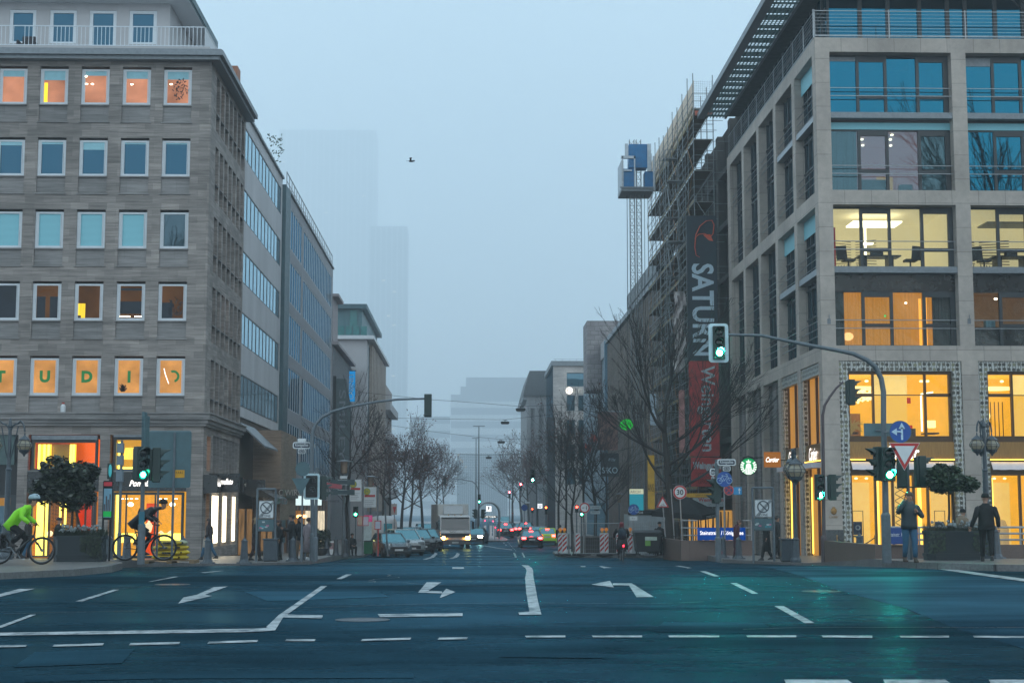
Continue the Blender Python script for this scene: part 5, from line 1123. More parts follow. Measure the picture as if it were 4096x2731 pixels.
# dark slender pier block nearer
YD=172.;hd=wthing('dark_pier',(PX(2204,2000,YD),YD,.1),'dark free standing pier of the theatre passage beside the Komödie banner','pier')
MB().box(PX(2190,1900,YD),PX(2221,1900,YD),YD,YD+2,.1,PZ(2200,1668,YD)).build('pier',mat('dark_blue_stone',(.05,.06,.075),.7),hd)
# ---- fog bound block closing the street
def slabblock(nm,label,x0,x1,Y,ztop,n,c1,c2,steps=()):
 o=wthing(nm,(x0,Y,0),label,'building');MB().box(x0,x1,Y,Y+20,0,ztop).build('body',mat(nm+'_dark%d'%Y,c2,.6),o)
 h=ztop/n;g=MB()
 for i in range(n):g.box(x0-.3,x1+.3,Y-.6,Y,i*h,i*h+h*.48)
 g.build('balcony_banding',mat(nm+'_pale%d'%Y,c1,.8),o)
 for(a,b,z0,z1)in steps:MB().box(a,b,Y+3,Y+16,z0,z1).build('setback_storey',mat(nm+'_step',c2,.8,var=.1),o)
 return o
YE=1900.
zs_=lambda p:PZ(1950,p,YE)
slabblock('apartment_slab','broad pale slab block with horizontal bands closing the street in fog',PX(1803,1700,YE),PX(2150,1700,YE),YE,zs_(1578),9,(.60,.62,.63),(.16,.20,.24),[(PX(1842,1600,YE),PX(2140,1600,YE),zs_(1578),zs_(1545)),(PX(1864,1600,YE),PX(2140,1600,YE),zs_(1545),zs_(1508))])
slabblock('apartment_slab','lower pale wing left of the broad slab block',PX(1640,1700,1700),PX(1800,1700,1700),1700,PZ(1700,1665,1700),7,(.55,.58,.6),(.2,.24,.27))
# gridded office at the end of the street
YG=1000.;hg=wthing('gridded_office',(PX(1830,2000,YG),YG,0),'white gridded office building facing up the street behind the traffic mast','building')
xa,xb_=PX(1828,1900,YG),PX(2030,1900,YG);zt_=PZ(1900,1808,YG)
MB().box(xa,xb_,YG,YG+15,0,zt_).build('body',mat('grid_glass',(.10,.16,.20),.3),hg)
g=MB()
for i in range(25):x=xa+(xb_-xa)*i/24;g.box(x-.07,x+.07,YG-.25,YG,0,zt_-.8)
for i in range(8):z=zt_-.8-i*1.65;g.box(xa,xb_,YG-.2,YG,z-.14,z)
g.box(xa-.6,xb_+.4,YG-1,YG,zt_-.8,zt_+.1);g.build('grid',mat('grid_white',(.60,.64,.66),.7),hg)
g=MB();[g.box(xa+q,xa+q+1.2,YG-.06,YG-.02,zt_-z-1.3,zt_-z)for q,z in((.3,.9),(.4,1.0),(3,5.4),(1.6,4.2),(5,8.9))];g.build('lit_windows',emitm('pale_amber_window',(.9,.65,.35),.35),hg)
# ================================================================ STREET FURNITURE
def lensm(name,col,s):return emitm(name,col,s)
M['green_on']=lensm('green_signal_lens_lit',(.03,1,.60),1100);M['green_on2']=lensm('green_signal_lens_lit_far',(.05,1,.5),60)
M['green_rim']=emitm('green_signal_rim',(0,.9,.45),1.1);M['red_on']=lensm('red_signal_lens_lit',(1,.05,.06),70);M['amber_on']=lensm('amber_signal_lens',(1,.35,.03),12)
M['lens_off']=mat('unlit_signal_lens',(.01,.015,.018),.2)
M['sigbody']=mat('signal_housing_green_black',(.012,.03,.028),.5,var=.2)
M['red']=mat('sign_red',(.45,.02,.02),.4,var=.08);M['signwhite']=mat('sign_white',(.62,.66,.68),.45,var=.08);M['signblue']=mat('sign_blue',(.005,.07,.32),.4,var=.08)
M['signback']=mat('sign_back_teal_grey',(.06,.12,.14),.5,var=.15,vs=3);M['ymat']=mat('warning_yellow',(.6,.30,.01),.5)
def base(px,Y,road=False):return Vector((PX(px,2220,Y),Y,G(Y)if road else SW(Y)))
def hz(o,px,py):return PZ(px,py,o.location.y)-o.location.z
def dx(o,px,py=2000):return PX(px,py,o.location.y)-o.location.x
def head(par,x,z,yaw=0,n=3,lit=None,m=None,y=0,back=False,w=.30,name='signal_head',lensr=.1):
 """signal head centred on (x, y) with its foot at height z; yaw 0 shows its lenses to the camera"""
 h=n*.29+.06;g=MB().box(-w/2,w/2,-.10,.12,0,h).box(-w/2+.03,w/2-.03,.12,.2,.04,h-.04)
 b=g.build(name,M['sigbody'],par,loc=(x,y,z),rotz=yaw,bevel=.02)
 for i in range(n):
  zz=h-.03-.145-i*.29;on=lit==i
  MB().ball((0,-.105,zz),lensr,14,8,sy=.25).build('lens',(M['green_rim']if 'green' in m.name else m)if on else M['lens_off'],b)
  if on and 'green' in m.name:MB().ball((0,-.12,zz),lensr*.72,12,6,sy=.25).build('lamp_core',m,b)
  v=MB();N=12
  for k in range(N):
   a0,a1=-0.35+(PI+.7)*k/N,-0.35+(PI+.7)*(k+1)/N;r_=lensr+.025
   d0,d1=(.24*max(.15,math.sin(max(0,min(PI,a))))+.03 for a in(a0,a1))
   c0,s0,c1,s1=math.cos(a0),math.sin(a0),math.cos(a1),math.sin(a1)
   v.add([(r_*c0,-.10,zz+r_*s0),(r_*c1,-.10,zz+r_*s1),(r_*c1,-.10-d1,zz+r_*s1),(r_*c0,-.10-d0,zz+r_*s0)]+[((r_+.008)*c0,-.10,zz+(r_+.008)*s0),((r_+.008)*c1,-.10,zz+(r_+.008)*s1),((r_+.008)*c1,-.10-d1,zz+(r_+.008)*s1),((r_+.008)*c0,-.10-d0,zz+(r_+.008)*s0)],[(0,1,2,3),(7,6,5,4),(3,2,6,7)])
  v.build('visor',M['sigbody'],b)
 return b
def rrect(cx,cz,w,h,r,n=5):
 p=[]
 for(sx,sz,a0)in((1,1,0),(-1,1,PI/2),(-1,-1,PI),(1,-1,1.5*PI)):
  for k in range(n+1):a=a0+PI/2*k/n;p.append((cx+sx*(w/2-r)+r*math.cos(a),cz+sz*(h/2-r)+r*math.sin(a)))
 return p
def pole(par,z,r=.05,x=0,y=0,m='polegrey',z0=0,nm='pole',shoe=True):
 g=MB().tube([(x,y,z0),(x,y,z)],r,12)
 if shoe:g.tube([(x,y,z0),(x,y,z0+.9),(x,y,z0+.95)],[r*1.5,r*1.5,r],12)
 return g.build(nm,M[m],par)
def sign_plate(par,poly,mfront,y=-.07,nm='sign_plate',t=.02,back=True):
 o=MB().mt(0).prism_y(poly,y,y+t).build(nm,mfront,par);return o
def rsign(par,x,z,r,rim,face,y=-.08,nm='round_sign'):
 b=MB().disc_y(x,z,r,y,y+.02).build(nm,M['signback']if rim is None else M['signwhite'],par)
 if rim:MB().ring_y(x,z,r*.97,r*.74,y-.006,y-.001).build('rim',rim,b)
 if face:MB().disc_y(x,z,r*(.74 if rim else .95),y-.005,y-.001).build('face',face,b)
 return b
def bikesym(par,x,z,s,m,y):
 g=MB();w=.04*s
 for a in(-.5,.5):g.ring_y(x+a*s,z-.15*s,.3*s,.3*s-w,y-.004,y,16)
 for p,q in(((-.5,-.15),(-.22,.3)),((-.22,.3),(.28,.3)),((.28,.3),(0,-.15)),((0,-.15),(-.22,.3)),((-.5,-.15),(0,-.15)),((.5,-.15),(.22,.5)),((.1,.5),(.3,.5)),((-.3,.38),(-.12,.38))):g.bar((x+p[0]*s,y-.002,z+p[1]*s),(x+q[0]*s,y-.002,z+q[1]*s),w,.004,up=(0,1,0))
 return g.build('bicycle_symbol',m,par)
def streetname(par,x,z,w,h,s,y=-.08,s2=None):
 b=MB().prism_y(rrect(x,z,w,h,h*.3),y,y+.02).build('street_name_plate',M['signwhite'],par)
 MB().prism_y(rrect(x,z,w-.08,h-.08,h*.22),y-.004,y-.001).build('inner_field',mat_once('plate_dark_blue',(.01,.02,.04)),b)
 text('lettering',s,h*.46,M['signwhite'],b,(x,y-.008,z),w=w*.72,bold=.01)
 if s2:
  b2=MB().prism_y(rrect(x,z-h*.5-.11,w*.42,.18,.05),y,y+.02).build('number_plate',M['signwhite'],par)
  MB().prism_y(rrect(x,z-h*.5-.11,w*.42-.05,.13,.04),y-.004,y-.001).build('inner_field',mat_once('plate_dark_blue',(0,0,0)),b2);text('lettering',s2,.075,M['signwhite'],b2,(x,y-.008,z-h*.5-.11),w=w*.3)
 return b
def mat_once(n,c,r=.5,**k):return bpy.data.materials.get(n)or mat(n,c,r,**k)
# ---- bollards
def make_bollard():
 t=thing('bollard',(0,0,0),'x','bollard','iron bollards along the pavement edges')
 s=math.sqrt(2)
 def sq(r,z0,z1,r2=None):g.lathe((0,0,0),[(r,z0),(r if r2 is None else r2,z1)],8)
 g=MB();sq(.30,-.05,.05,.28);sq(.2,.05,.14,.15);sq(.15,.14,.78,.11);sq(.13,.78,.82);sq(.115,.82,.84,.09);g.build('post',M['iron'],t)
 g=MB();sq(.09,.84,.93,.015);g.lathe((0,0,0),[(.02,.93),(.022,.96),(.001,.99)],8);g.build('pointed_cap',M['iron'],t);return t
bl=[(435,52,'iron bollard half hidden behind the poster board at the left'),(507,51,'iron bollard left of the big signal pole, in front of the dark cyclist'),(733,61,'iron bollard by the stone pier right of the yellow sacks'),(831,56,'iron bollard in front of the woman carrying shopping bags'),(977,56,'iron bollard left of the no stopping zone frame'),(1171,60,'iron bollard at the feet of the man in black'),(1217,63,'iron bollard in front of the person in the pale pink coat'),(1307,76,'shorter looking iron bollard below the round green shrub'),(1343,80,'iron bollard in front of the framed pavement sign'),(1382,82,'iron bollard beside the disc topped lamp post'),(2802,80,'iron bollard left of centre before the granite station wall'),(2826,77,'iron bollard just right of another, below the blue station sign'),(2892,66,'iron bollard beside the signal pole with the blue bicycle sign'),(2955,64,'iron bollard in front of the person in dark red'),(3440,51,'iron bollard standing alone before the jeweller window'),(3985,46,'iron bollard mostly hidden behind the man walking in black')]
b0=None
for px_,Y,lb in bl:
 o=make_bollard()if b0 is None else copy_tree(b0)
 b0=b0 or o;o.location=base(px_,Y);o['label']=lb
# ---- zone frames
def zone_frame(px0,px1,Y,ptop,label):
 t=thing('zone_sign_frame',base((px0+px1)/2,Y),label,'sign','zone sign frames');w=PX(px1,2100,Y)-PX(px0,2100,Y);h=hz(t,px0,ptop)
 for s_ in(-1,1):MB().tube([(s_*w/2,0,-.05),(s_*w/2,0,h)],.045,8).build('post',M['polegrey'],t)
 MB().tube([(-w/2,0,h),(w/2,0,h)],.045,8).tube([(-w/2,0,h-1.62),(w/2,0,h-1.62)],.03,8).build('crossbar',M['polegrey'],t)
 z1=h-.46;p=MB().prism_y(rrect(0,z1-.33,w-.14,.68,.05),-.04,-.02).build('zone_sign',M['signwhite'],t)
 dk=mat_once('sign_grey_black',(.07,.09,.11));g=MB().ring_y(0,z1-.27,.235,.19,-.048,-.042,26);g.bar((-.15,-.045,z1-.12),(.15,-.045,z1-.42),.05,.004,up=(0,1,0))
 for k in range(4):g.bar((-.31+k*.035,-.05,z1-.64),(.25+k*.035,-.05,z1-.02-.0),.012,.003,up=(0,1,0))
 for q in(rrect(0,z1-.33,w-.16,.66,.05),):
  n=len(q);[g.bar((q[i][0],-.045,q[i][1]),(q[(i+1)%n][0],-.045,q[(i+1)%n][1]),.012,.004,up=(0,1,0))for i in range(n)]
 g.build('pictogram',dk,p);text('lettering','ZONE',.10,dk,p,(0,-.05,z1-.58),w=.34)
 b=MB().box(-w/2+.05,w/2-.05,-.04,-.02,h-1.6,h-1.17).build('lower_panel',M['signback'],t)
 rr=random.Random(int(px0));cs=[mat_once('sticker_pale',(.4,.45,.46)),mat_once('sticker_teal',(.02,.25,.3)),mat_once('sticker_pink',(.45,.15,.25))]
 for k in range(7):x,z=rr.uniform(-w/2+.12,w/2-.15),rr.uniform(h-1.53,h-1.25);MB().box(x-.05,x+.05,-.046-k*.001,-.042,z-.025,z+.03).build('sticker',cs[k%3],b)
 return t
zone_frame(1025,1099,60,1955,'end of no stopping zone sign in a grey frame, left pavement, sticker covered')
zone_frame(3014,3097,59,1950,'end of no stopping zone sign in a grey frame, right pavement, pink graffiti below')
def litter_bin(px_,Y,lb):
 t=thing('litter_bin',base(px_,Y),lb,'litter bin','dark litter bins');MB().box(-.27,.27,-.22,.22,.03,.82).build('bin_body',M['iron'],t,bevel=.03)
 MB().box(-.3,.3,-.25,.25,.82,.88).build('lid',M['iron'],t,bevel=.015);MB().box(-.24,.24,-.19,.19,-.03,.03).build('foot',M['black'],t);return t
litter_bin(1083,59.6,'dark square litter bin under the left zone sign frame');litter_bin(3152,58,'dark square litter bin left of the round lantern post')
# ---- lanterns
M['lantglass']=mat('lantern_glass',(.16,.16,.13),.35,var=.25,vs=9,emit=(.6,.55,.35),es=.07)
def lantern(par,x,z,y=0,s=1.0):
 """hanging lantern with its top at z"""
 b=MB().lathe((0,0,0),[(.02,0),(.03,-.10),(.12,-.17),(.2,-.24),(.21,-.27),(.16,-.28),(.02,-.285),(.02,-.615),(.2,-.62),(.17,-.7),(.06,-.78),(.02,-.86)],8).build('lantern',M['iron'],par,loc=(x,y,z));b.scale=(s,)*3
 MB().lathe((0,0,0),[(.16,-.28),(.265,-.42),(.27,-.48),(.17,-.63)],8).build('glass',M['lantglass'],b)
 g=MB()
 for k in range(8):a=2*PI*(k+.5)/8;c,s_=math.cos(a),math.sin(a);g.tube([(.17*c,.17*s_,-.27),(.27*c,.27*s_,-.42),(.275*c,.275*s_,-.48),(.18*c,.18*s_,-.64)],.012,4)
 for r_,z_ in((.268,-.42),(.273,-.49)):pts=[(r_*math.cos(2*PI*(k+.5)/8),r_*math.sin(2*PI*(k+.5)/8),z_)for k in range(9)];g.tube(pts,.012,4)
 g.build('rib_cage',M['iron'],b);MB().ball((0,0,-.5),.035,8,6).build('bulb',mat_once('dim_bulb',(.8,.6,.3),emit=(1,.7,.3),es=1.2),b);return b
def lamp_double(px_,Y,ptop,label,arms,rot=0):
 t=thing('street_lantern',base(px_,Y),label,'street lamp','historic lantern posts');H=hz(t,px_,ptop)
 MB().lathe((0,0,0),[(.2,-.05),(.2,.1),(.15,.2),(.13,.95),(.16,1.0),(.09,1.08),(.075,2.6),(.09,2.65),(.06,2.7),(.05,H-.3),(.07,H-.25),(.02,H)],12).build('post',M['iron'],t)
 for x,y in arms:
  g=MB();pts=[]
  for k in range(9):a=PI*k/8;pts.append((x*(1-math.cos(a))/2,y*(1-math.cos(a))/2,H-.52+.36*math.sin(a)+(.1 if k>4 else 0)))
  pts[0]=(0,0,H-.9);g.tube(pts,.028,6);g.tube([(0,0,H-1.4),(x*.25,y*.25,H-.95),(x*.55,y*.55,H-.25)],.018,5);g.build('arm',M['iron'],t)
  lantern(t,x,H-.44,y,.82)
 return t
lamp_double(3952,46,1672,'tall lantern post with two faceted lanterns by the right planter',[(-.25,-.1),(.27,.1),(.03,.4)])
lamp_double(22,46,1672,'lantern post at the left edge, one lantern over the cyclist in green',[(.47,-.1),(-.45,0)])
t=thing('street_lantern',base(3183,57),'post with one round ribbed globe lantern in front of the curtained jeweller windows','street lamp','historic lantern posts')
H=hz(t,3183,1790);MB().lathe((0,0,0),[(.2,-.05),(.2,.1),(.15,.2),(.13,.8),(.16,.85),(.08,.92),(.07,2.2),(.06,H-.4),(.05,H-.1)],12).build('post',M['iron'],t)
lantern(t,0.0,H-.28,-.32,1.3);lantern(t,.02,H-.2,.35,1.3);g=MB()
for k in range(6):g.tube([(0,0,H-.6),(.09*math.cos(k),.12*math.sin(k),H-.3),(.04*math.cos(k),.3*math.sin(k),H-.02)],.02,5)
g.build('scroll_arm',M['iron'],t)
def disc_lamp(px_,Y,pdisc,lb,r=.5):
 t=thing('disc_lamp',base(px_,Y),lb,'street lamp','lamp posts with a flat disc');H=hz(t,px_,pdisc)
 MB().tube([(0,0,-.05),(0,0,1.5),(0,0,H-.75)],[.09,.07,.055],10).build('post',M['polegrey'],t)
 MB().lathe((0,0,H),[(r,-.03),(r,0),(.1,.07),(.001,.08)],22).build('disc',M['steel_dull'],t)
 MB().lathe((0,0,H),[(.1,-.7),(.17,-.62),(.2,-.03)],14).build('lamp_glass',mat_once('smoky_lamp_glass',(.25,.18,.13),.2),t);return t
disc_lamp(1372,84,1844,'grey lamp post with flat disc top carrying the dark direction boards')
disc_lamp(1480,104,1906,'second disc topped lamp post, between the bus stop boards')
disc_lamp(2478,128,1975,'small far disc topped lamp post in front of the department store',.38)
# ---- planters with clipped trees
def leafball(seed,rx,rz,n,size,core=.0):
 g=MB();rr=random.Random(seed);lobes=[(rr.uniform(-.7,.7)*rx,rr.uniform(-.6,.6)*rx,rr.uniform(-.55,.6)*rz,rr.uniform(.28,.56))for _ in range(13)]
 for i in range(n):
  c=lobes[rr.randrange(13)];d=Vector((rr.gauss(0,1),rr.gauss(0,1),rr.gauss(0,1))).normalized()*rr.uniform(.55,1.03)
  p=Vector((c[0]+d.x*rx*c[3],c[1]+d.y*rx*c[3],c[2]+d.z*rz*c[3]))
  if p.z<-rz*.62 and rr.random()<.6:continue
  a=Vector((rr.uniform(-1,1),rr.uniform(-1,1),rr.uniform(-.6,.6))).normalized();b=a.cross(Vector((rr.uniform(-1,1),rr.uniform(-1,1),rr.uniform(.2,1)))).normalized();s_=size*rr.uniform(.6,1.3)
  g.mt(rr.choice((0,0,1,2))).add([p-a*s_,p-b*s_*.45,p+a*s_,p+b*s_*.45],[(0,1,2,3)])
 return g
M['leafA']=mat('leaf_dark',(.016,.022,.018),.6,var=.3);M['leafB']=mat('leaf_mid',(.03,.048,.026),.55,var=.3);M['leafC']=mat('leaf_pale',(.06,.07,.052),.5,var=.3)
def planter(px0,px1,Y,ptop,label,flowers):
 cx=(px0+px1)/2;t=thing('planter',base(cx,Y),label,'planter','dark octagonal planters');w=(PX(px1,2200,Y)-PX(px0,2200,Y))/2;h=hz(t,cx,ptop)
 def o8(r,c=.4):return[(r*x,r*.62*y)for x,y in((-1,-c),(-1+.22,-1),(1-.22,-1),(1,-c),(1,c),(1-.22,1),(-1+.22,1),(-1,c))]
 g=MB()
 for r0,z0,z1 in((.97,0,.12),(1.0,.12,.2),(.95,.2,h-.1),(1.0,h-.1,h)):g.prism(o8(w*r0),z0+.001,z1)
 g.build('box',mat_once('planter_dark_paint',(.014,.022,.027),.6),t)
 f=MB();rr=random.Random(int(px0))
 for i in range(900):
  x,y=rr.uniform(-.95,.95)*w,rr.uniform(-.55,.55)*w;hh=rr.uniform(.04,.28);a=rr.uniform(0,6.3)
  f.mt(rr.choice((0,1,1))).add([(x,y,h-.02),(x+.02,y+.02,h-.02),(x+.1*math.cos(a),y+.1*math.sin(a),h+hh)],[(0,1,2)])
 for i in range(260):
  x=(rr.uniform(.1,.95)if px0<1000 else rr.choice((-1,1))*rr.uniform(.5,1.06))*w;y=-w*.62*rr.uniform(.95,1.1);z=h-rr.uniform(0,.35+.3*abs(x/w));f.mt(rr.choice((0,1))).add([(x,y,z),(x+.05,y-.02,z+.02),(x+.06,y-.03,z-.03),(x+.01,y-.01,z-.05)],[(0,1,2,3)])
 f.build('ground_planting',[M['leafA'],M['leafB']],t)
 f=MB();
 for i in range(flowers):x,y=rr.uniform(-.8,.9)*w,rr.uniform(-.6,.0)*w;f.ball((x,y,h+rr.uniform(.1,.28)),rr.uniform(.02,.045),6,4)
 f.build('flower_cluster',mat_once('white_petals',(.26,.3,.31),.8),t);return t,h
tp,hp=planter(218,424,42.5,2140,'dark planter box with white flowers beside the cyclist in green',70)
def ball_tree(px_,Y,pc0,pc1,px0,px1,zb_,label,trunks,seed,n,red=False):
 t=thing('clipped_tree',(PX(px_,2000,Y),Y,SW(Y)+zb_),label,'tree','clipped standard trees in planters');z0,z1=hz(t,px_,pc1),hz(t,px_,pc0);rx=(PX(px1,1900,Y)-PX(px0,1900,Y))/2;cx=dx(t,(px0+px1)/2,1900)
 g=MB()
 for a,b in trunks:g.tube([(a,0,-.1),((a+b)/2+.03,0,z0*.55),(b,0,z0+.2)],[.045,.035,.03],8)
 for k in range(8):an=k*.8;g.tube([(cx*.4,0,z0+.1),(cx+rx*.6*math.cos(an),rx*.5*math.sin(an),(z0+z1)/2+.1*math.sin(k*3))],[.03,.008],5)
 g.build('trunk',mat_once('young_bark',(.05,.04,.03),.9),t)
 leafball(seed,rx*.92,(z1-z0)/2,n,.085).build('crown',[M['leafA'],M['leafB'],M['leafC']]if not red else[M['leafB'],M['leafA'],mat_once('leaf_green2',(.05,.085,.035),.5)],t,loc=(cx,0,(z0+z1)/2));return t
ball_tree(292,42.5,1832,2046,150,412,hp-.15,'round clipped dark tree in the left planter before the orange window',[(-.08,0),(.28,.05)],5,8500)
tp,hp=planter(3698,3925,43.5,2122,'dark planter box with trailing ivy between the two men at the right',45)
ball_tree(3810,43.5,1852,1982,3712,3906,hp-.15,'round clipped green tree in the right planter before the jeweller',[(-.17,-.1),(.02,.0)],8,7500,True)
# ---- signal pole, left foreground
M['post']=M['polegrey']
t=thing('traffic_light',base(564,41.5),'green lit traffic light on a thick pole in front of the dark cyclist','traffic light');H=hz(t,564,1648)
MB().tube([(0,0,-.05),(0,0,1.0),(0,0,1.04)],[.1,.1,.06],12).tube([(0,0,1),(0,0,H-.9)],.055,12).build('pole',M['polegrey'],t)
MB().mt(1).box(-.035,.03,-.18,.18,H-.95,H).box(.05,.075,-.3,.3,H-1.6,H-.1).build('edge_on_sign',[M['signback'],M['signback']],t)
MB().box(-.07,.08,-.075,-.06,.95,1.35).build('blue_sticker',mat_once('blue_sticker',(.02,.14,.2)),t)
zq=hz(t,564,1925);head(t,-.02,zq,.75,3,2,lensm('green_lens_left',(.03,1,.55),60),y=-.22,w=.34,lensr=.115);head(t,.36,zq-.02,1.75,3,y=.0);MB().box(-.05,.3,-.05,.05,zq+.1,zq+.16).box(-.05,.3,-.05,.05,zq+.72,zq+.78).build('bracket',M['sigbody'],t)
# big sign seen from behind
t=thing('large_sign_back',base(680,46),'back of a large rounded traffic sign on two posts with an orange sticker','sign');xa,xb_,z0,z1=dx(t,595,1830),dx(t,764,1830),hz(t,680,1950),hz(t,680,1722)
MB().prism_y(rrect((xa+xb_)/2,(z0+z1)/2,xb_-xa,z1-z0,.07),-.02,.02).build('panel',M['signback'],t)
g=MB().box(xa+.01,xb_-.01,-.025,-.02,z1-.03,z1-.015);g.build('panel_edge',mat_once('pale_edge',(.2,.3,.34)),t)
for q in(630,694):MB().tube([(dx(t,q),.07 if q==630 else-.05,0),(dx(t,q),.07 if q==630 else-.05,z1-.05)],.035,8).build('post',M['polegrey'],t)
st=MB().box(dx(t,700,1890),dx(t,739,1890),-.03,-.022,hz(t,700,1910),hz(t,700,1879)).build('sticker',M['ymat'],t);text('lettering','H A B S',.07,M['black'],st,(dx(t,718,1890),-.034,hz(t,718,1889)),w=.2)
# narrow signal seen from the side
t=thing('traffic_light',base(475,50),'slim grey traffic light seen from its side, left of the main pole','traffic light');pole(t,hz(t,475,1760),.045);g=MB()
for a_,b_ in((1772,1810),(1822,1860),(1880,1925)):g.box(-.14,.06,-.1,.1,hz(t,475,b_),hz(t,475,a_))
g.build('side_box',mat_once('greyblue_box',(.16,.2,.24)),t);MB().box(-.12,-.09,-.05,.05,hz(t,475,1940),hz(t,475,1900)).build('bracket',M['polegrey'],t)
# poster board
t=thing('poster_stand',base(426,43.3),'slim poster stand with red header and a cityscape picture, right of the left planter','poster');w_=.13
for q in(-.13,.07):MB().tube([(q,.02,-.02),(q,.02,hz(t,426,1855)if q>0 else hz(t,426,1925))],.03,6).build('post',M['black'],t)
MB().box(-.04,.12,-.03,.03,hz(t,426,1915),hz(t,426,1852)).build('housing',M['sigbody'],t);MB().ball((.04,-.03,hz(t,426,1882)),.05,10,8,sy=.3,sz=3.6).build('reflector',mat_once('teal_reflector',(.05,.3,.33),.3,emit=(.05,.5,.55),es=.35),t)
MB().box(-w_,w_,-.05,-.01,hz(t,426,2078),hz(t,426,1922)).build('frame',M['dark'],t)
MB().box(-w_+.01,w_-.02,-.058,-.052,hz(t,426,1943),hz(t,426,1927)).build('red_header',mat_once('red_header',(.4,.03,.05),emit=(.8,.1,.12),es=.15),t)
p=MB().box(-w_+.02,w_-.02,-.058,-.052,hz(t,426,2068),hz(t,426,1953)).build('picture',mat_once('poster_sky',(.15,.3,.42),.4,emit=(.2,.45,.6),es=.18),t)
g=MB();[g.box(-w_+.03+k*.05,-w_+.065+k*.05,-.063,-.059,hz(t,426,2045),hz(t,426,2045-(30,62,48,70)[k]))for k in range(4)];g.build('city_silhouette',mat_once('poster_ruin',(.10,.08,.09)),p)
MB().box(-w_+.02,w_-.02,-.064,-.059,hz(t,426,2066),hz(t,426,2044)).build('green_foreground',mat_once('poster_green',(.01,.25,.05),emit=(0,.7,.12),es=.3),p)
# ---- left mast arm
YM1=61.5;t=thing('signal_mast',base(1250,YM1),'grey mast whose long arm holds a traffic light over the street','traffic light');f_=lambda px_,py:(dx(t,px_,py),0,hz(t,px_,py))
MB().tube([(0,0,-.05),(0,0,1),(0,0,1.1)],[.12,.12,.09],12).tube([(0,0,1),f_(1247,1800),f_(1250,1735),f_(1262,1697),f_(1288,1668),f_(1330,1646),f_(1400,1626),f_(1500,1608),f_(1590,1597),f_(1700,1594)],[.085,.08,.075,.07,.065,.06,.055,.05,.045,.04],10).build('mast',M['polegrey'],t)
hd=head(t,dx(t,1712,1600),hz(t,1712,1668),PI,3);MB().tube([f_(1712,1580),f_(1715,1668)],.03,6).build('bracket',M['steel_dull'],t)
# signal with white border etc on its own pole
t=thing('traffic_light',base(1262,60),'unlit tram signal with thick pale blue border beside the mast','traffic light');pole(t,hz(t,1262,1870),.06)
xa,xb_,z0,z1=dx(t,1216,1945),dx(t,1280,1945),hz(t,1248,1997),hz(t,1248,1893);cx=(xa+xb_)/2
MB().prism_y(rrect(cx,(z0+z1)/2,xb_-xa,z1-z0,.1),-.12,-.1).build('border_board',mat_once('pale_border',(.50,.68,.74),.4),t)
bd=MB().prism_y(rrect(cx,(z0+z1)/2,xb_-xa-.17,z1-z0-.17,.03),-.16,-.121).build('dark_field',M['black'],t)
for k in range(2):MB().ring_y(cx+.02,z1-.3-k*.36,.15,.12,-.3,-.16,18,-.3,PI+.3).build('visor',M['sigbody'],bd);MB().disc_y(cx+.02,z1-.3-k*.36,.12,-.175,-.161).build('lens',M['lens_off'],bd)
head(t,dx(t,1293,1950),hz(t,1293,1998),PI/2+.3,3,y=.05)
t=thing('sign_post',base(1206,59),'two traffic signs seen from behind, a disc above an inverted triangle','sign');pole(t,hz(t,1206,1845),.035)
rsign(t,0,hz(t,1206,1875),.28,None,None);xa,xb_=dx(t,1168,1912),dx(t,1240,1912);sign_plate(t,[(xa,hz(t,1206,1912)),(dx(t,1204,1980),hz(t,1206,1982)),(xb_,hz(t,1206,1912))],M['signback'],nm='triangle_back')
t=thing('street_name_sign',base(1249,61.8),'blue and white street name sign Königsallee on the left mast','sign');streetname(t,dx(t,1208,1780),hz(t,1208,1781),.72,.27,'Königsallee',s2='34a-54');MB().prism_y(rrect(dx(t,1208,1760),hz(t,1208,1760),.34,.13,.04),-.08,-.06).build('top_plate',M['signwhite'],t);MB().box(-.0,.05,-.06,.05,hz(t,1208,1790),hz(t,1208,1775)).build('clamp',M['steel'],t);t.location.x+=0
# ---- direction boards, bus stops, small things on the left pavement
t=thing('direction_sign',base(1372,83.6),'stack of two dark direction boards with thin white edges','sign')
for a_,b_ in((1917,1939),(1957,1979)):
 p=MB().box(dx(t,1326,1930),dx(t,1420,1930),-.14,-.1,hz(t,1372,b_),hz(t,1372,a_)).build('board',mat_once('board_dark_teal',(.02,.05,.06)),t)
 for zz in(a_+1,b_-2):MB().box(dx(t,1352,1930),dx(t,1390,1930),-.15,-.141,hz(t,1372,zz+1.5),hz(t,1372,zz)).build('white_edge',M['signwhite'],p)
MB().box(dx(t,1360),dx(t,1388),-.13,-.1,hz(t,1372,1913),hz(t,1372,1903)).build('small_sign',M['signwhite'],t)
t=thing('red_direction_sign',base(1310,78),'faded red arrow board pointing right behind the tram signal','sign');pole(t,hz(t,1310,1925),.035);MB().prism_y([(dx(t,1300,1930),hz(t,1300,1928)),(dx(t,1300,1948),hz(t,1300,1948)),(dx(t,1368,1955),hz(t,1368,1955)),(dx(t,1368,1940),hz(t,1368,1938))],-.06,-.03).build('board',mat_once('faded_red',(.30,.06,.08)),t)
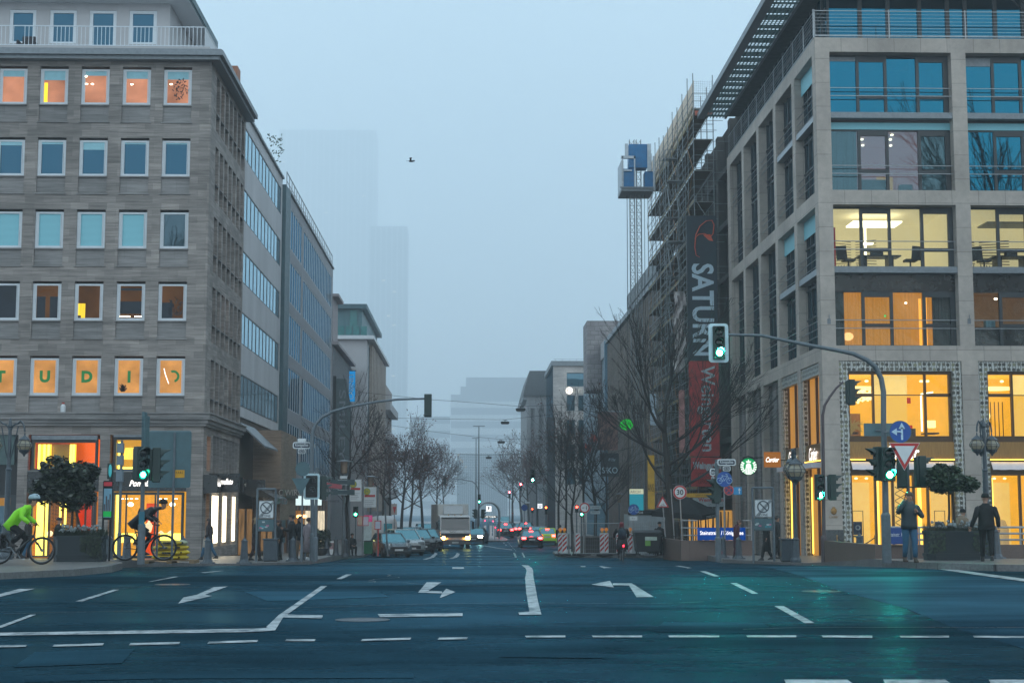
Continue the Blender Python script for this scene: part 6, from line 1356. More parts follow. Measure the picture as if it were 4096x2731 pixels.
def busstop(px_,bx0,bx1,y0,y1,yr,Y,lb,hx,hy):
 t=thing('bus_stop',base(px_,Y),lb,'bus stop','bus stop boards');MB().tube([(0,0,-.03),(0,0,hz(t,px_,y0-5))],.045,8).build('pole',M['steel_dull'],t)
 b=MB().box(dx(t,bx0,y0),dx(t,bx1,y0),-.05,-.01,hz(t,px_,y1),hz(t,px_,y0)).build('board',M['signwhite'],t);MB().box(dx(t,bx0+3,y0),dx(t,bx1-4,y0),-.058,-.052,hz(t,px_,yr+9),hz(t,px_,yr)).build('red_band',M['red'],b)
 g=MB();[g.box(dx(t,bx0+4),dx(t,bx1-7-(k*7)%11),-.056,-.052,hz(t,px_,yr+22+k*7+1.5),hz(t,px_,yr+22+k*7))for k in range(4)];g.build('printed_text',mat_once('grey_print',(.2,.22,.25)),b)
 d=MB().disc_y(dx(t,hx,hy),hz(t,hx,hy),.2,-.075,-.06).build('stop_disc',mat_once('stop_yellow',(.5,.42,.03)),t);MB().ring_y(dx(t,hx,hy),hz(t,hx,hy),.2,.17,-.08,-.0755).build('disc_rim',mat_once('stop_green',(.02,.2,.06)),d);text('lettering','H',.2,mat_once('stop_green',(0,0,0)),d,(dx(t,hx,hy),-.08,hz(t,hx,hy)),bold=.01);return t
busstop(1450,1400,1446,1917,2004,1950,86,'tall bus stop board with red band behind the lamp post',1413,1936)
busstop(1509,1456,1505,1947,2028,1978,90,'lower bus stop board with yellow H disc, right of the first',1468,1965)
t=thing('timetable',base(1452,80),'pair of timetables in a red frame on a post','timetable');MB().tube([(0,0,-.03),(0,0,hz(t,1452,2060))],.035,6).build('post',M['steel_dull'],t)
for a_,b_,m in((1432,1450,mat_once('paper_tan',(.35,.27,.2))),(1454,1475,mat_once('paper_mauve',(.38,.34,.4)))):f=MB().box(dx(t,a_-1),dx(t,b_+1),-.05,-.02,hz(t,1452,2102),hz(t,1452,2063)).build('frame',M['red'],t);MB().box(dx(t,a_+.5),dx(t,b_-.5),-.058,-.051,hz(t,1452,2100),hz(t,1452,2065)).build('sheet',m,f)
t=thing('timetable',base(1512,84),'single timetable in a red frame in front of the small parked car','timetable');MB().tube([(0,0,-.03),(0,0,hz(t,1512,2085))],.035,6).build('post',M['red'],t);f=MB().box(dx(t,1499),dx(t,1526),-.05,-.02,hz(t,1512,2117),hz(t,1512,2081)).build('frame',M['red'],t);MB().box(dx(t,1502),dx(t,1523),-.058,-.051,hz(t,1512,2114),hz(t,1512,2084)).build('sheet',mat_once('paper_blue',(.4,.45,.55)),f)
t=thing('waste_container',base(1473,88),'green plastic waste bin between the bus stop posts','bin');MB().prism_x([(-.25,.1),(.2,.1),(.26,.78),(-.3,.78)],-.24,.24).build('bin_body',mat_once('bin_green',(.01,.12,.05),.5),t,bevel=.02);MB().box(-.26,.26,-.32,.28,.78,.85).build('lid',M['sigbody'],t);MB().torus_x((-.15,.22,.09),.07,.025).torus_x((.15,.22,.09),.07,.025).build('wheels',M['black'],t)
t=thing('promotion_board',base(1467,100),'white promotion board with pink header by the trees','sign');MB().box(-.28,.3,-.04,0,.0,2.0).build('board',mat_once('board_white_pale',(.5,.58,.58)),t);p=MB().box(-.3,.34,-.06,-.045,2.0,2.42).build('pink_header',mat_once('pink_header',(.6,.05,.22),emit=(.9,.08,.3),es=.2),t);text('lettering','gratis',.12,M['signwhite'],p,(0,-.065,2.25),w=.42)
t=thing('pavement_sign',base(1332,84),'white framed pavement sign with a reddish picture','sign');MB().prism_y([(-.29,.0),(.22,0),(.27,.78),(-.29,.78)],-.03,.0).build('frame',M['signwhite'],t);MB().box(-.22,.2,-.036,-.031,.35,.7).build('picture',mat_once('reddish_picture',(.3,.18,.2),var=.5,vs=10),t);MB().bar((0,.35,0),(0,.02,.7),.3,.02).build('back_leg',M['signwhite'],t)
t=thing('shrub',base(1284,76),'dense round dark green shrub behind the bollards','shrub');MB().lathe((0,0,0),[(.3,0),(.38,.35),(.38,.36)],14).build('pot',M['dark'],t);leafball(21,.55,.5,2600,.07).build('foliage',[M['leafA'],mat_once('leaf_bushy',(.03,.06,.03)),M['leafB']],t,loc=(0,0,.78))
t=thing('leaning_post',base(1545,86),'grey post leaning left in front of the parked cars','post');MB().tube([(.08,0,-.05),(-.12,0,hz(t,1545,2000))],.05,8).build('post',M['polegrey'],t);MB().lathe((.08,0,0),[(.1,-.02),(.09,.05)],10).build('foot',M['polegrey'],t)
t=thing('warning_sign',base(1576,105),'small red and white triangle sign on a pale board among the trees','sign');pole(t,hz(t,1576,2012),.03,shoe=False);MB().box(dx(t,1565),dx(t,1588),-.05,-.03,hz(t,1576,2058),hz(t,1576,2014)).build('board',mat_once('tan_board',(.4,.33,.3)),t);sign_plate(t,[(dx(t,1572),hz(t,1576,2026)),(dx(t,1578),hz(t,1576,2055)),(dx(t,1586),hz(t,1576,2026))],M['red'],y=-.07)
t=thing('ice_cream_trailer',(PX(1534,2200,122),122,.12),'white rounded sales trailer standing behind the parked cars','trailer');g=MB();g.loft([(0,0,z,1.05*r_,1.6*r_)for z,r_ in((.4,.93),(.6,1),(1.9,1),(2.2,.95),(2.42,.8),(2.5,.5),(2.52,.01))],20);g.build('body',M['white'],t,smooth=True);MB().box(.1,.75,-1.62,-1.5,1.2,1.9).build('window',mat_once('teal_window',(.02,.3,.38),.3),t);text('lettering','101',.35,M['black'],t,(-.45,-1.62,.85));MB().torus_x((-.95,0,.32),.25,.08).torus_x((.95,0,.32),.25,.08).build('wheels',M['black'],t)
t=thing('pedestrian_light',base(1421,92),'small green lit pedestrian light behind the bare tree trunk','traffic light');pole(t,hz(t,1421,2040),.03,shoe=False);head(t,0,hz(t,1421,2068),0,2,1,M['green_on2'])
# ---- right foreground mast
t=thing('signal_mast',base(3547,42),'thick mast with a long curved arm to the left and a green lit signal','traffic light');f_=lambda px_,py:(dx(t,px_,py),0,hz(t,px_,py))
MB().tube([(0,0,-.05),(0,0,1.25),(0,0,1.32)],[.13,.13,.095],14).tube([(0,0,1.2),f_(3540,1900),f_(3534,1694),f_(3534,1568),f_(3525,1514),f_(3502,1468),f_(3468,1440),f_(3414,1415),f_(3349,1401),f_(3250,1383),f_(3146,1363),f_(3048,1342),f_(2910,1338)],[.09,.08,.075,.075,.072,.07,.065,.06,.056,.052,.047,.042,.036],12).build('mast',M['polegrey'],t)
xa,xb_,z0,z1=dx(t,2832,1370),dx(t,2911,1370),hz(t,2871,1451),hz(t,2871,1296);cx=(xa+xb_)/2
MB().prism_y(rrect(cx,(z0+z1)/2,xb_-xa,z1-z0,.09),-.12,-.09).build('border_board',mat_once('pale_border',(.50,.68,.74),.4),t)
head(t,cx,(z0+z1)/2-.465,0,3,2,lensm('green_lens_high',(.02,1,.68),2700),y=-.13,w=.33,lensr=.105)
t['label']='thick mast with a long curved arm holding a green signal in a pale border'
t=thing('traffic_light',base(3545,41.8),'large green lit traffic light fixed low on the thick right mast','traffic light');t.location.z=SW(42);zq=hz(t,3540,1925);head(t,dx(t,3541,1900),zq,.15,3,2,M['green_on'],y=-.28,w=.36,lensr=.12);head(t,dx(t,3512,1870),zq+.02,-1.45,3,y=-.05);MB().box(-.1,.05,-.2,.05,zq+.2,zq+.26).build('bracket',M['sigbody'],t)
t=thing('sign_board_back',base(3530,42.4),'teal grey rectangular sign seen from behind on the right mast','sign');MB().box(dx(t,3458,1720),dx(t,3592,1720),.05,.08,hz(t,3520,1743),hz(t,3520,1692)).build('panel',mat_once('teal_board',(.10,.17,.19)),t);MB().tube([(dx(t,3502,1718),.0,hz(t,3520,1722)),(dx(t,3570,1718),.0,hz(t,3520,1722))],.018,6).build('crossbar',M['steel_dull'],t)
t=thing('traffic_sign',base(3612,41.5),'round blue sign with white straight and left arrows','sign');cz=hz(t,3612,1727);rsign(t,0,cz,.305,None,M['signblue'],nm='round_plate')
g=MB();y_=-.095
g.bar((.04,y_,cz-.22),(.04,y_,cz+.12),.055,.006,up=(0,1,0));g.prism_y([(-.05,cz+.08),(.13,cz+.08),(.04,cz+.25)],y_-.003,y_+.003);g.tube([(.04,y_,cz-.06),(.02,y_,cz-.01),(-.03,y_,cz+.0),(-.1,y_,cz+.0)],.027,6);g.prism_y([(-.1,cz-.1),(-.1,cz+.1),(-.25,cz)],y_-.003,y_+.003)
g.build('arrow_symbol',mat_once('arrow_pale',(.45,.62,.75)),t);MB().tube([(-.4,.05,cz),(0,-.05,cz)],.02,6).build('clamp',M['steel_dull'],t)
t=thing('yield_sign',base(3614,41.4),'red bordered inverted triangle give way sign below the blue sign','sign');A=[(dx(t,3552,1772),hz(t,3552,1771)),(dx(t,3614,1880),hz(t,3614,1882)),(dx(t,3676,1772),hz(t,3676,1771))]
c=(sum(a[0]for a in A)/3,sum(a[1]for a in A)/3);sh_=lambda k:[(c[0]+(a[0]-c[0])*k,c[1]+(a[1]-c[1])*k)for a in A]
p=sign_plate(t,A,M['signwhite'],y=-.1,nm='plate');MB().prism_y(sh_(.96),-.106,-.101).build('red_border',M['red'],p);MB().prism_y(sh_(.66),-.112,-.107).build('white_field',M['signwhite'],p);MB().tube([(-.4,.05,c[1]),(0,-.07,c[1])],.02,6).build('clamp',M['steel_dull'],t)
t=thing('traffic_light',base(3640,44.5),'pair of dark traffic lights on a pole behind the man telephoning','traffic light');pole(t,hz(t,3640,1838),.05);head(t,dx(t,3608,1900),hz(t,3608,1952),PI-.3,3);head(t,dx(t,3688,1900),hz(t,3688,1950),PI/2,3,w=.32);MB().tube([(dx(t,3600),0,hz(t,3640,1947)),(dx(t,3700),0,hz(t,3640,1947))],.02,6).tube([(dx(t,3600),0,hz(t,3640,1885)),(dx(t,3660),0,hz(t,3640,1885))],.012,6).build('bracket',M['sigbody'],t)
# ---- pedestrian signal with curved neck
t=thing('traffic_light',base(3296,55),'green pedestrian signal pole whose curved neck lifts a second signal','traffic light');f_=lambda px_,py:(dx(t,px_,py),0,hz(t,px_,py))
MB().tube([(0,0,-.05),(0,0,.95),(0,0,1.0)],[.1,.1,.07],12).tube([(0,0,.9),f_(3294,1900),f_(3291,1660),f_(3299,1620),f_(3318,1588),f_(3345,1552),f_(3372,1528)],[.07,.06,.055,.05,.045,.04,.04],10).build('pole',mat_once('red_brown_pole',(.07,.05,.055),.5),t)
zq=hz(t,3274,2000);hd=head(t,dx(t,3274,1950),zq,.1,3,None,None,y=-.15,w=.31);g=MB().ball((0,-.13,.24),.025,8,6).bar((0,-.125,.21),(-.03,-.125,.10),.035,.01,up=(0,1,0)).bar((0,-.125,.21),(.03,-.125,.10),.035,.01,up=(0,1,0)).box(-.035,.035,-.13,-.12,.14,.215);g.build('green_man',M['green_on'],hd)
head(t,dx(t,3331,1950),hz(t,3331,2000),PI/2,3,y=0.0);MB().box(dx(t,3303),dx(t,3313),-.02,.02,hz(t,3308,1995),hz(t,3308,1905)).build('bracket',M['signwhite'],t)
head(t,dx(t,3406,1560),hz(t,3406,1620),PI/2,3,w=.34)
# ---- right pole with bicycle sign
t=thing('traffic_light',base(2873,58),'signal pole with unlit heads facing left beneath a street name sign','traffic light');pole(t,hz(t,2873,1838),.075);head(t,dx(t,2860,1960),hz(t,2860,2012),-PI/2+.2,3,y=-.05,w=.32)
t=thing('street_name_sign',base(2911,57.9),'street name sign Königsallee on the right, above the blue bicycle sign','sign');streetname(t,0,hz(t,2911,1849),.70,.25,'Königsallee',s2='50-58');MB().tube([(-.4,0,hz(t,2911,1849)),(0,-.05,hz(t,2911,1849))],.02,6).build('clamp',M['steel'],t)
t=thing('street_name_sign',base(2855,58.1),'narrow street name plate turned away on the right pole','sign');p=streetname(t,0,hz(t,2855,1887),.24,.27,'Steins',s2='2');MB().tube([(0,-.05,hz(t,2855,1887)),(.17,0,hz(t,2855,1887))],.02,6).build('clamp',M['steel'],t)
t=thing('traffic_sign',base(2901,57.8),'large round blue bicycle path sign on the right signal pole','sign');cz=hz(t,2901,1916);b=rsign(t,0,cz,.30,None,M['signblue'],nm='round_plate');bikesym(b,0,cz,.38,mat_once('arrow_pale',(0,0,0)),-.09);MB().tube([(-.28,0,cz),(0,-.06,cz)],.02,6).build('clamp',M['steel'],t)
t=thing('traffic_sign',base(2900,66),'no stopping disc and blue arrow plate on a thin grey post','sign');pole(t,hz(t,2900,1925),.035,m='steel_dull',shoe=False);cz=hz(t,2914,1960);x_=dx(t,2914,1960);b=rsign(t,x_,cz,.215,M['red'],mat_once('faded_blue',(.05,.04,.12)));g=MB();[g.bar((x_-.13,-.09,cz-s_*.13),(x_+.13,-.09,cz+s_*.13),.04,.004,up=(0,1,0))for s_ in(-1,1)];g.build('red_cross',M['red'],b)
p=MB().box(dx(t,2934),dx(t,2967),-.05,-.03,hz(t,2950,1978),hz(t,2950,1947)).build('blue_plate',mat_once('plate_blue',(.02,.22,.45)),t);g=MB().bar((dx(t,2957),-.055,hz(t,2957,1974)),(dx(t,2957),-.055,hz(t,2957,1958)),.03,.004,up=(0,1,0)).prism_y([(dx(t,2952),hz(t,2957,1960)),(dx(t,2962),hz(t,2957,1960)),(dx(t,2957),hz(t,2957,1950))],-.058,-.052);g.build('arrow',M['signwhite'],p)
# ---- lit hanging signs on the limestone office
YS1=83.5;t=wthing('coffee_sign',(16,YS1,PZ(2994,1865,YS1)),'round lit green and white coffee house sign hanging from the facade','sign');cx,cz=PX(2994,1865,YS1),PZ(2994,1865,YS1);gr=emitm('coffee_green',(.0,.42,.12),.9);wh=emitm('coffee_white',(.95,1,.95),1.15)
MB().disc_y(cx,cz,.5,YS1,YS1+.12,36).build('rim',M['black'],t);d=MB().disc_y(cx,cz,.455,YS1-.012,YS1-.002,36).build('green_disc',gr,t);g=MB();y0,y1=YS1-.02,YS1-.013
g.disc_y(cx,cz+.03,.15,y0,y1,20);g.prism_y([(cx-.15,cz-.02),(cx+.15,cz-.02),(cx+.24,cz-.36),(cx+.1,cz-.44),(cx-.1,cz-.44),(cx-.24,cz-.36)][::-1],y0-.002,y1-.002)
g.prism_y([(cx-.12,cz+.2),(cx-.15,cz+.32),(cx-.07,cz+.27),(cx,cz+.4),(cx+.07,cz+.27),(cx+.15,cz+.32),(cx+.12,cz+.2)][::-1],y0,y1)
for s_ in(-1,1):
 for k in range(5):a=PI/2-s_*(1.0+k*.32);g.bar((cx+.28*math.cos(a),YS1-.017,cz+.28*math.sin(a)),(cx+.45*math.cos(a),YS1-.017,cz+.45*math.sin(a)),.085,.006,up=(0,1,0))
g.build('white_emblem',wh,d);g=MB();[g.bar((cx+q,YS1-.024,cz-.08),(cx+q*1.7,YS1-.024,cz-.4),.014,.004,up=(0,1,0))for q in(-.11,-.05,.05,.11)];g.build('emblem_detail',gr,d)
MB().tube([(cx+.3,YS1+.06,cz+.45),(16.0,YS1+.06,cz+.5)],.03,6).tube([(cx-.3,YS1+.06,cz+.47),(cx,YS1+.06,cz+.56),(cx+.3,YS1+.06,cz+.47)],.03,6).build('bracket',M['black'],t)
YS2=75.;t=wthing('jeweller_sign',(16,YS2,PZ(3090,1837,YS2)),'square orange lit sign reading Cartier hanging from the side facade','sign');x0,x1,z0,z1=PX(3057,1837,YS2),PX(3123,1837,YS2),PZ(3090,1868,YS2),PZ(3090,1807,YS2)
b=MB().box(x0,x1,YS2,YS2+.12,z0,z1).build('box',emitm('orange_sign_face',(.75,.27,.04),.42),t);text('lettering','Cartier',.24,M['signw'],b,((x0+x1)/2,YS2-.006,(z0+z1)/2),shear=.4,w=.66,bold=.012);MB().box(x1,16.0,YS2+.04,YS2+.08,(z0+z1)/2-.05,(z0+z1)/2).build('bracket',M['dark'],t)
# ---- banners on the scaffolding
def banner(nm,px0,px1,y0,y1,Y,m,label,cat='banner'):
 t=wthing(nm,((PX(px0,1600,Y)+PX(px1,1600,Y))/2,Y,PZ(px0,y1,Y)),label,cat);x0,x1,z0,z1=PX(px0,1400,Y),PX(px1,1400,Y),PZ(2800,y1,Y),PZ(2800,y0,Y)
 p=MB().box(x0,x1,Y,Y+.03,z0,z1).build('sheet',m,t);return t,p,x0,x1,z0,z1
t,p,x0,x1,z0,z1=banner('vertical_banner',2753,2873,863,1442,93.4,mat_once('banner_black_blue',(.018,.03,.042),.6,var=.3),'tall dark banner with a red orbit and the word SATURN')
text('lettering','SATURN',1.32,mat_once('banner_pale',(.5,.62,.70),var=.08),p,((x0+x1)/2+.03,93.36,PZ(2813,1238,93.4)),rot=(PI/2,PI/2,0),w=PZ(0,1052,93.4)-PZ(0,1424,93.4),bold=.025)
lg=MB();cxx=(x0+x1)/2;orm=mat_once('banner_orange',(.42,.07,.03),emit=(.8,.12,.04),es=.08)
def zz(py):return PZ(2813,py,93.4)
def xx(px_):return PX(px_,950,93.4)
pts=[(2798,1030),(2783,1022),(2778,990),(2783,940),(2800,905),(2825,885),(2848,882),(2856,900),(2852,935),(2840,950),(2818,935),(2795,938),(2778,955)]
lg.tube([(xx(a),93.34,zz(b))for a,b in pts],[.04,.07,.10,.11,.10,.09,.08,.09,.10,.10,.09,.10,.05],6,sq=.3);lg.prism_y([(xx(2812),zz(940)),(xx(2835),zz(962)),(xx(2852),zz(965)),(xx(2840),zz(938))],93.33,93.36);lg.build('orbit_logo',orm,p)
t,p,x0,x1,z0,z1=banner('vertical_banner',2754,2873,1444,1824,93.38,mat_once('banner_red',(.42,.035,.03),.6,var=.35,vs=1.5),'tall red banner with the word Weingarten running downward')
text('lettering','Weingarten',.85,mat_once('banner_grey',(.42,.47,.5),var=.2),p,((x0+x1)/2+.12,93.34,(z0+z1)/2),rot=(PI/2,PI/2,0),w=(z1-z0)*.9,bold=.015)
t,p,x0,x1,z0,z1=banner('shop_banner',2758,2878,1829,1945,93.36,mat_once('banner_red',(0,0,0)),'square red banner reading Weingarten above dark lines, lowest of the banners')
text('lettering','Weingarten',.42,mat_once('banner_grey',(0,0,0)),p,((x0+x1)/2+.05,93.32,PZ(2810,1865,93.4)),w=1.75,bold=.04);[text('lettering',s_,.3,mat_once('banner_dark_red',(.09,.012,.012)),p,((x0+x1)/2+.1,93.32,PZ(2810,q,93.4)),w=1.25)for s_,q in(('GROSSE',1900),('GROSSEN',1924))]
t,p,x0,x1,z0,z1=banner('shop_sign',2765,2890,1990,2025,91.5,mat_once('pale_sign',(.42,.47,.48)),'white shop sign with red letters behind the black parasol','sign');text('lettering','Weingarten',.22,M['red'],p,((x0+x1)/2+.1,91.46,PZ(2800,2000,91.5)),w=1.5,bold=.02);text('lettering','GRÖSSEN',.12,mat_once('grey_print',(0,0,0)),p,((x0+x1)/2+.35,91.46,PZ(2800,2016,91.5)),w=.9)
t,p,x0,x1,z0,z1=banner('poster',2388,2468,1648,1800,150,mat_once('poster_brown_pink',(.24,.12,.10),.8,var=.6,vs=.9),'faded reddish brown poster hanging on the department store');MB().box(x0-.2,x1+.8,150-.05,150,z1,z1+.12).build('bar',M['steel'],t)
t,p,x0,x1,z0,z1=banner('black_sign',2400,2472,1812,1905,148,mat_once('shop_black',(.02,.03,.035)),'black shop sign with white letters KO below the poster','sign');text('lettering','SiKO',.6,mat_once('banner_pale',(0,0,0)),p,((x0+x1)/2,147.96,PZ(2440,1880,148)),w=1.5);text('lettering','19 Uhr',.3,mat_once('banner_pale',(0,0,0)),p,((x0+x1)/2+.2,147.96,PZ(2440,1838,148)),w=.7)
t,p,x0,x1,z0,z1=banner('lit_poster',2513,2568,1955,2040,110,emitm('lit_cyan_poster',(.03,.45,.6),.5),'lit cyan and white poster behind the hoist mast','poster');b=MB().box(x0,x1,109.9,109.97,z1-.36,z1).build('white_header',emitm('lit_cream_header',(.8,.85,.6),.65),p);text('lettering','ARCH',.2,mat_once('grey_print',(0,0,0)),b,((x0+x1)/2-.1,109.88,z1-.2))
t,p,x0,x1,z0,z1=banner('theatre_banner',2148,2169,1935,2033,165,mat_once('banner_offwhite',(.40,.44,.48)),'pale vertical banner reading Komödie with a U symbol below');text('lettering','Komödie',.42,mat_once('grey_print',(0,0,0)),p,((x0+x1)/2,164.96,(z0+z1)/2+.25),rot=(PI/2,-PI/2,0),w=2.0)
b=MB().box(x0+.03,x1-.03,164.9,164.96,z0+.02,z0+.5).build('u_sign',emitm('u_white_lit',(.9,.95,1),1.3),p);text('lettering','U',.3,M['signblue'],b,((x0+x1)/2,164.88,z0+.26),bold=.03)
MB().tube([(x0-.1,165.05,0),(x0-.1,165.05,z1)],.05,6).build('pole',M['polegrey'],t)
# ---- green round lamp on the scaffolding
YG2=96.;t=wthing('green_light',(PX(2506,1698,YG2),YG2,PZ(2506,1720,YG2)),'big round glowing green light hanging in front of the department store','lamp');MB().ball((PX(2506,1698,YG2),YG2,PZ(2506,1698,YG2)),.38,16,10,sx=1.12,sy=.8,sz=.9).build('globe',emitm('bright_green_globe',(.01,.62,.05),.8,.5,4),t);MB().tube([(PX(2506,1698,YG2),YG2,PZ(2506,1676,YG2)),(PX(2700,1690,YG2),YG2,PZ(2700,1650,YG2))],.015,5).build('wire',M['dark'],t)
# ---- station entrance on the right: granite walls, railings, blue signs
M['granite']=stonem('brown_granite',(.15,.10,.085),(.13,.09,.075),1.2,2.0,.008,(14,14,14),rough=.45,amt=.6)
t=wthing('station_parapet',(PX(2870,2200,73),73,SW(73)),'low brown granite wall of the station stairs with steel rails','wall');x0,x1=PX(2725,2200,73),PX(3012,2200,73);zt=PZ(2870,2161,73)
MB().box(x0,x1,73,73.3,SW(73)-.3,zt).box(x0,x0+.3,73.3,80,SW(80)-.3,zt).build('wall',M['granite'],t);g=MB()
for z in(.25,.6,.95):g.tube([(x0,73.1,zt+z),(PX(2790,2100,73),73.1,zt+z)],.03,6).tube([(PX(2972,2100,73),73.1,zt+z),(x1,73.1,zt+z)],.03,6)
for x in(x0+.05,PX(2770,2100,73),x1-.05):g.tube([(x,73.1,zt),(x,73.1,zt+1)],.03,6)
g.build('railing',M['steel'],t)
t=wthing('station_sign',(PX(2885,2135,72.8),72.8,zt),'long lit blue station sign reading Steinstraße / Königsallee on the granite wall','sign');x0,x1,z0,z1=PX(2791,2130,72.8),PX(2981,2130,72.8),PZ(2880,2159,72.8),PZ(2880,2109,72.8)
b=MB().box(x0,x1,72.75,72.95,z0,z1).build('box',emitm('blue_sign_face',(.0,.07,.42),.62,.15,2),t);text('lettering','Steinstraße / Königsallee',.19,emitm('sign_white_text',(.95,.95,1),1.6),b,(x0+.1,72.74,(z0+z1)/2+.02),w=x1-x0-.2,align='LEFT',bold=.012)
t=wthing('station_parapet',(PX(3800,2230,48),48,SW(48)),'low granite wall with three steel rails behind the right planter','wall');x0,xm,x1=PX(3500,2200,48),PX(3690,2200,48),PX(4400,2200,48);zt=PZ(3600,2178,48)
MB().box(x0,x1,48,48.3,SW(48)-.3,zt).box(x0,x0+.3,48.3,55,SW(55)-.3,zt).build('wall',M['granite'],t);g=MB();zr_=[PZ(3800,q,48)for q in(2108,2133,2158)]
for z in zr_:g.tube([(PX(3555,2200,48),48.15,z),(x1,48.15,z)],.035,8)
for q in(3685,3985,4090):g.tube([(PX(q,2200,48),48.15,zt),(PX(q,2200,48),48.15,zr_[0])],.03,8)
g.build('railing',M['steel'],t)
t=wthing('station_sign',(PX(3582,2140,47.8),47.8,zt),'small blue station sign behind the knees of the man telephoning','sign');x0,x1,z0,z1=PX(3553,2140,47.8),PX(3672,2140,47.8),PZ(3580,2176,47.8),PZ(3580,2110,47.8);b=MB().box(x0,x1,47.8,47.9,z0,z1).build('panel',mat_once('station_blue',(.01,.04,.16),emit=(.01,.08,.4),es=.12),t);text('lettering','Steinstr. Königsallee',.13,M['signwhite'],b,(x0+.03,47.79,(z0+z1)/2+.03),w=.85,align='LEFT')
# stanchion rope near the jeweller
t=thing('rope_stanchion',base(3350,62),'black rope barrier hanging before the jeweller window','barrier');g=MB();L2=dx(t,3500,2150)
for x in(0,L2):MB().lathe((x,0,0),[(.15,0),(.14,.03),(.025,.05),(.025,.95),(.045,.96),(.001,1.02)],12).build('stanchion',M['bronze'],t)
MB().tube([(L2*q,0,.9-.35*math.sin(PI*q))for q in[i/10 for i in range(11)]],.022,6).build('rope',M['black'],t)
# ---- building site
def beacon_board(px_,Y,w_,lamp,lb,yaw=0,z=0.0):
 t=thing('barrier_board',base(px_,Y),lb,'barrier board','red and white barrier boards');t.rotation_euler[2]=yaw
 MB().box(-.35,.35,-.2,.2,-.02,.1).build('rubber_foot',M['black'],t,bevel=.02);b=MB().prism_y(rrect(0,.72,w_,1.15,.03),-.03,.03).build('board',M['signwhite'],t)
 for k in range(4):
  zc=.32+k*.28;s_=.14;MB().prism_y([(-w_/2+.015,max(.17,zc-s_)),(w_/2-.015,min(1.27,zc+s_-.02)),(w_/2-.015,min(1.28,zc+s_+.12)),(-w_/2+.015,zc-s_+.14)],-.036,-.031).build('red_stripe',M['red'],b)
 if lamp:MB().lathe((0,0,1.3),[(.06,0),(.07,.05),(.06,.12)],10).build('lamp_base',M['ymat'],t);MB().disc_y(0,1.5,.1,-.05,.05,16).build('lamp',mat_once('amber_lamp',(.5,.16,.01),.3,emit=(1,.3,.02),es=.25),t)
 return t
for px_,Y,w_,lamp,lb,yw in((2241,90.5,.26,1,'barrier board with lamp, leftmost of the row',.0),(2258,89.7,.28,1,'barrier board with lamp, just right of the leftmost one',.1),(2312,90.2,.28,0,'barrier board without lamp below the round restriction sign',0),(2409,90,.28,1,'barrier board with lamp at the middle of the dark pit',-.05),(2426,89.6,.24,1,'narrower barrier board touching the right side of another',.1),(2474,90,.26,0,'barrier board half hidden behind the woman cycling',0),(2521,89,.28,1,'barrier board with lamp left of the black wheeled bin',.1),(2680,83,.2,0,'small tilted barrier board at the foot of the big tree',.5)):beacon_board(px_,Y,w_,lamp,lb,yw)
def mesh_fence(px0,px1,Y,ptop,lb,n=None):
 t=thing('mesh_fence',base((px0+px1)/2,Y),lb,'fence','building site fences');a,b,h=dx(t,px0),dx(t,px1),hz(t,px0,ptop);g=MB()
 g.tube([(a,0,.1),(a,0,h),(b,0,h),(b,0,.1),(a,0,.1)],.025,6);g.build('frame',M['steel'],t);g=MB();x=a
 while x<b:g.tube([(x,0,.1),(x,0,h)],.006,3);x+=.11
 for k in range(8):g.tube([(a,0,.1+(h-.1)*k/7),(b,0,.1+(h-.1)*k/7)],.006,3)
 g.build('wire_mesh',M['steel_dull'],t)
 for x in(a,b):MB().box(x-.3,x+.3,-.12,.12,-.01,.12).build('foot',M['steel_dull'],t)
mesh_fence(2318,2476,92.5,2092,'low wire mesh fence along the dark pit of the building site');mesh_fence(2515,2597,88,2091,'wire mesh fence panel in front of the white container, left half');mesh_fence(2598,2672,88.3,2085,'wire mesh fence panel in front of the white container, right half')
t=thing('shoring_box',base(2397,94.5),'dark rusty shoring box of the excavation behind the barrier boards','building site');g=MB().box(dx(t,2330),dx(t,2470),0,3,.0,hz(t,2400,2145)).build('panel',mat_once('dark_rusty_steel',(.04,.032,.028),.8,var=.6,vs=4),t);g=MB();[g.box(dx(t,q),dx(t,q+5),-.06,0,0,hz(t,2400,2135))for q in(2272,2290,2330,2337,2400,2465)];g.box(dx(t,2330),dx(t,2470),-.08,0,hz(t,2400,2149),hz(t,2400,2144));g.build('steel_posts',mat_once('worn_post',(.16,.14,.13),.6,var=.4),t)
t=thing('site_container',base(2592,92),'white site container behind the mesh fence','container');h=hz(t,2592,2055);MB().box(dx(t,2512),dx(t,2672),0,2.5,.05,h).build('body',mat_once('container_white',(.36,.40,.42),.6,var=.12),t);g=MB();x=dx(t,2512)
while x<dx(t,2672):g.box(x,x+.05,-.03,0,.1,h-.1);x+=.22
g.build('rib_cage',bpy.data.materials['container_white'],t);MB().box(dx(t,2512),dx(t,2640),-.06,0,h-.05,h+.22).build('dark_header',M['dark'],t);text('lettering','508',.14,M['signwhite'],t,(dx(t,2562),-.07,h+.09))
t=thing('wheeled_bin',base(2588,79),'large black four wheeled waste bin with a green label','bin');w_=.68;MB().add([(-w_+.1,-.5,.2),(w_-.1,-.5,.2),(w_-.1,.5,.2),(-w_+.1,.5,.2),(-w_,-.55,1.12),(w_,-.55,1.12),(w_,.55,1.12),(-w_,.55,1.12)],[(0,3,2,1),(4,5,6,7),(0,1,5,4),(1,2,6,5),(2,3,7,6),(3,0,4,7)]).build('bin_body',M['black'],t,bevel=.03)
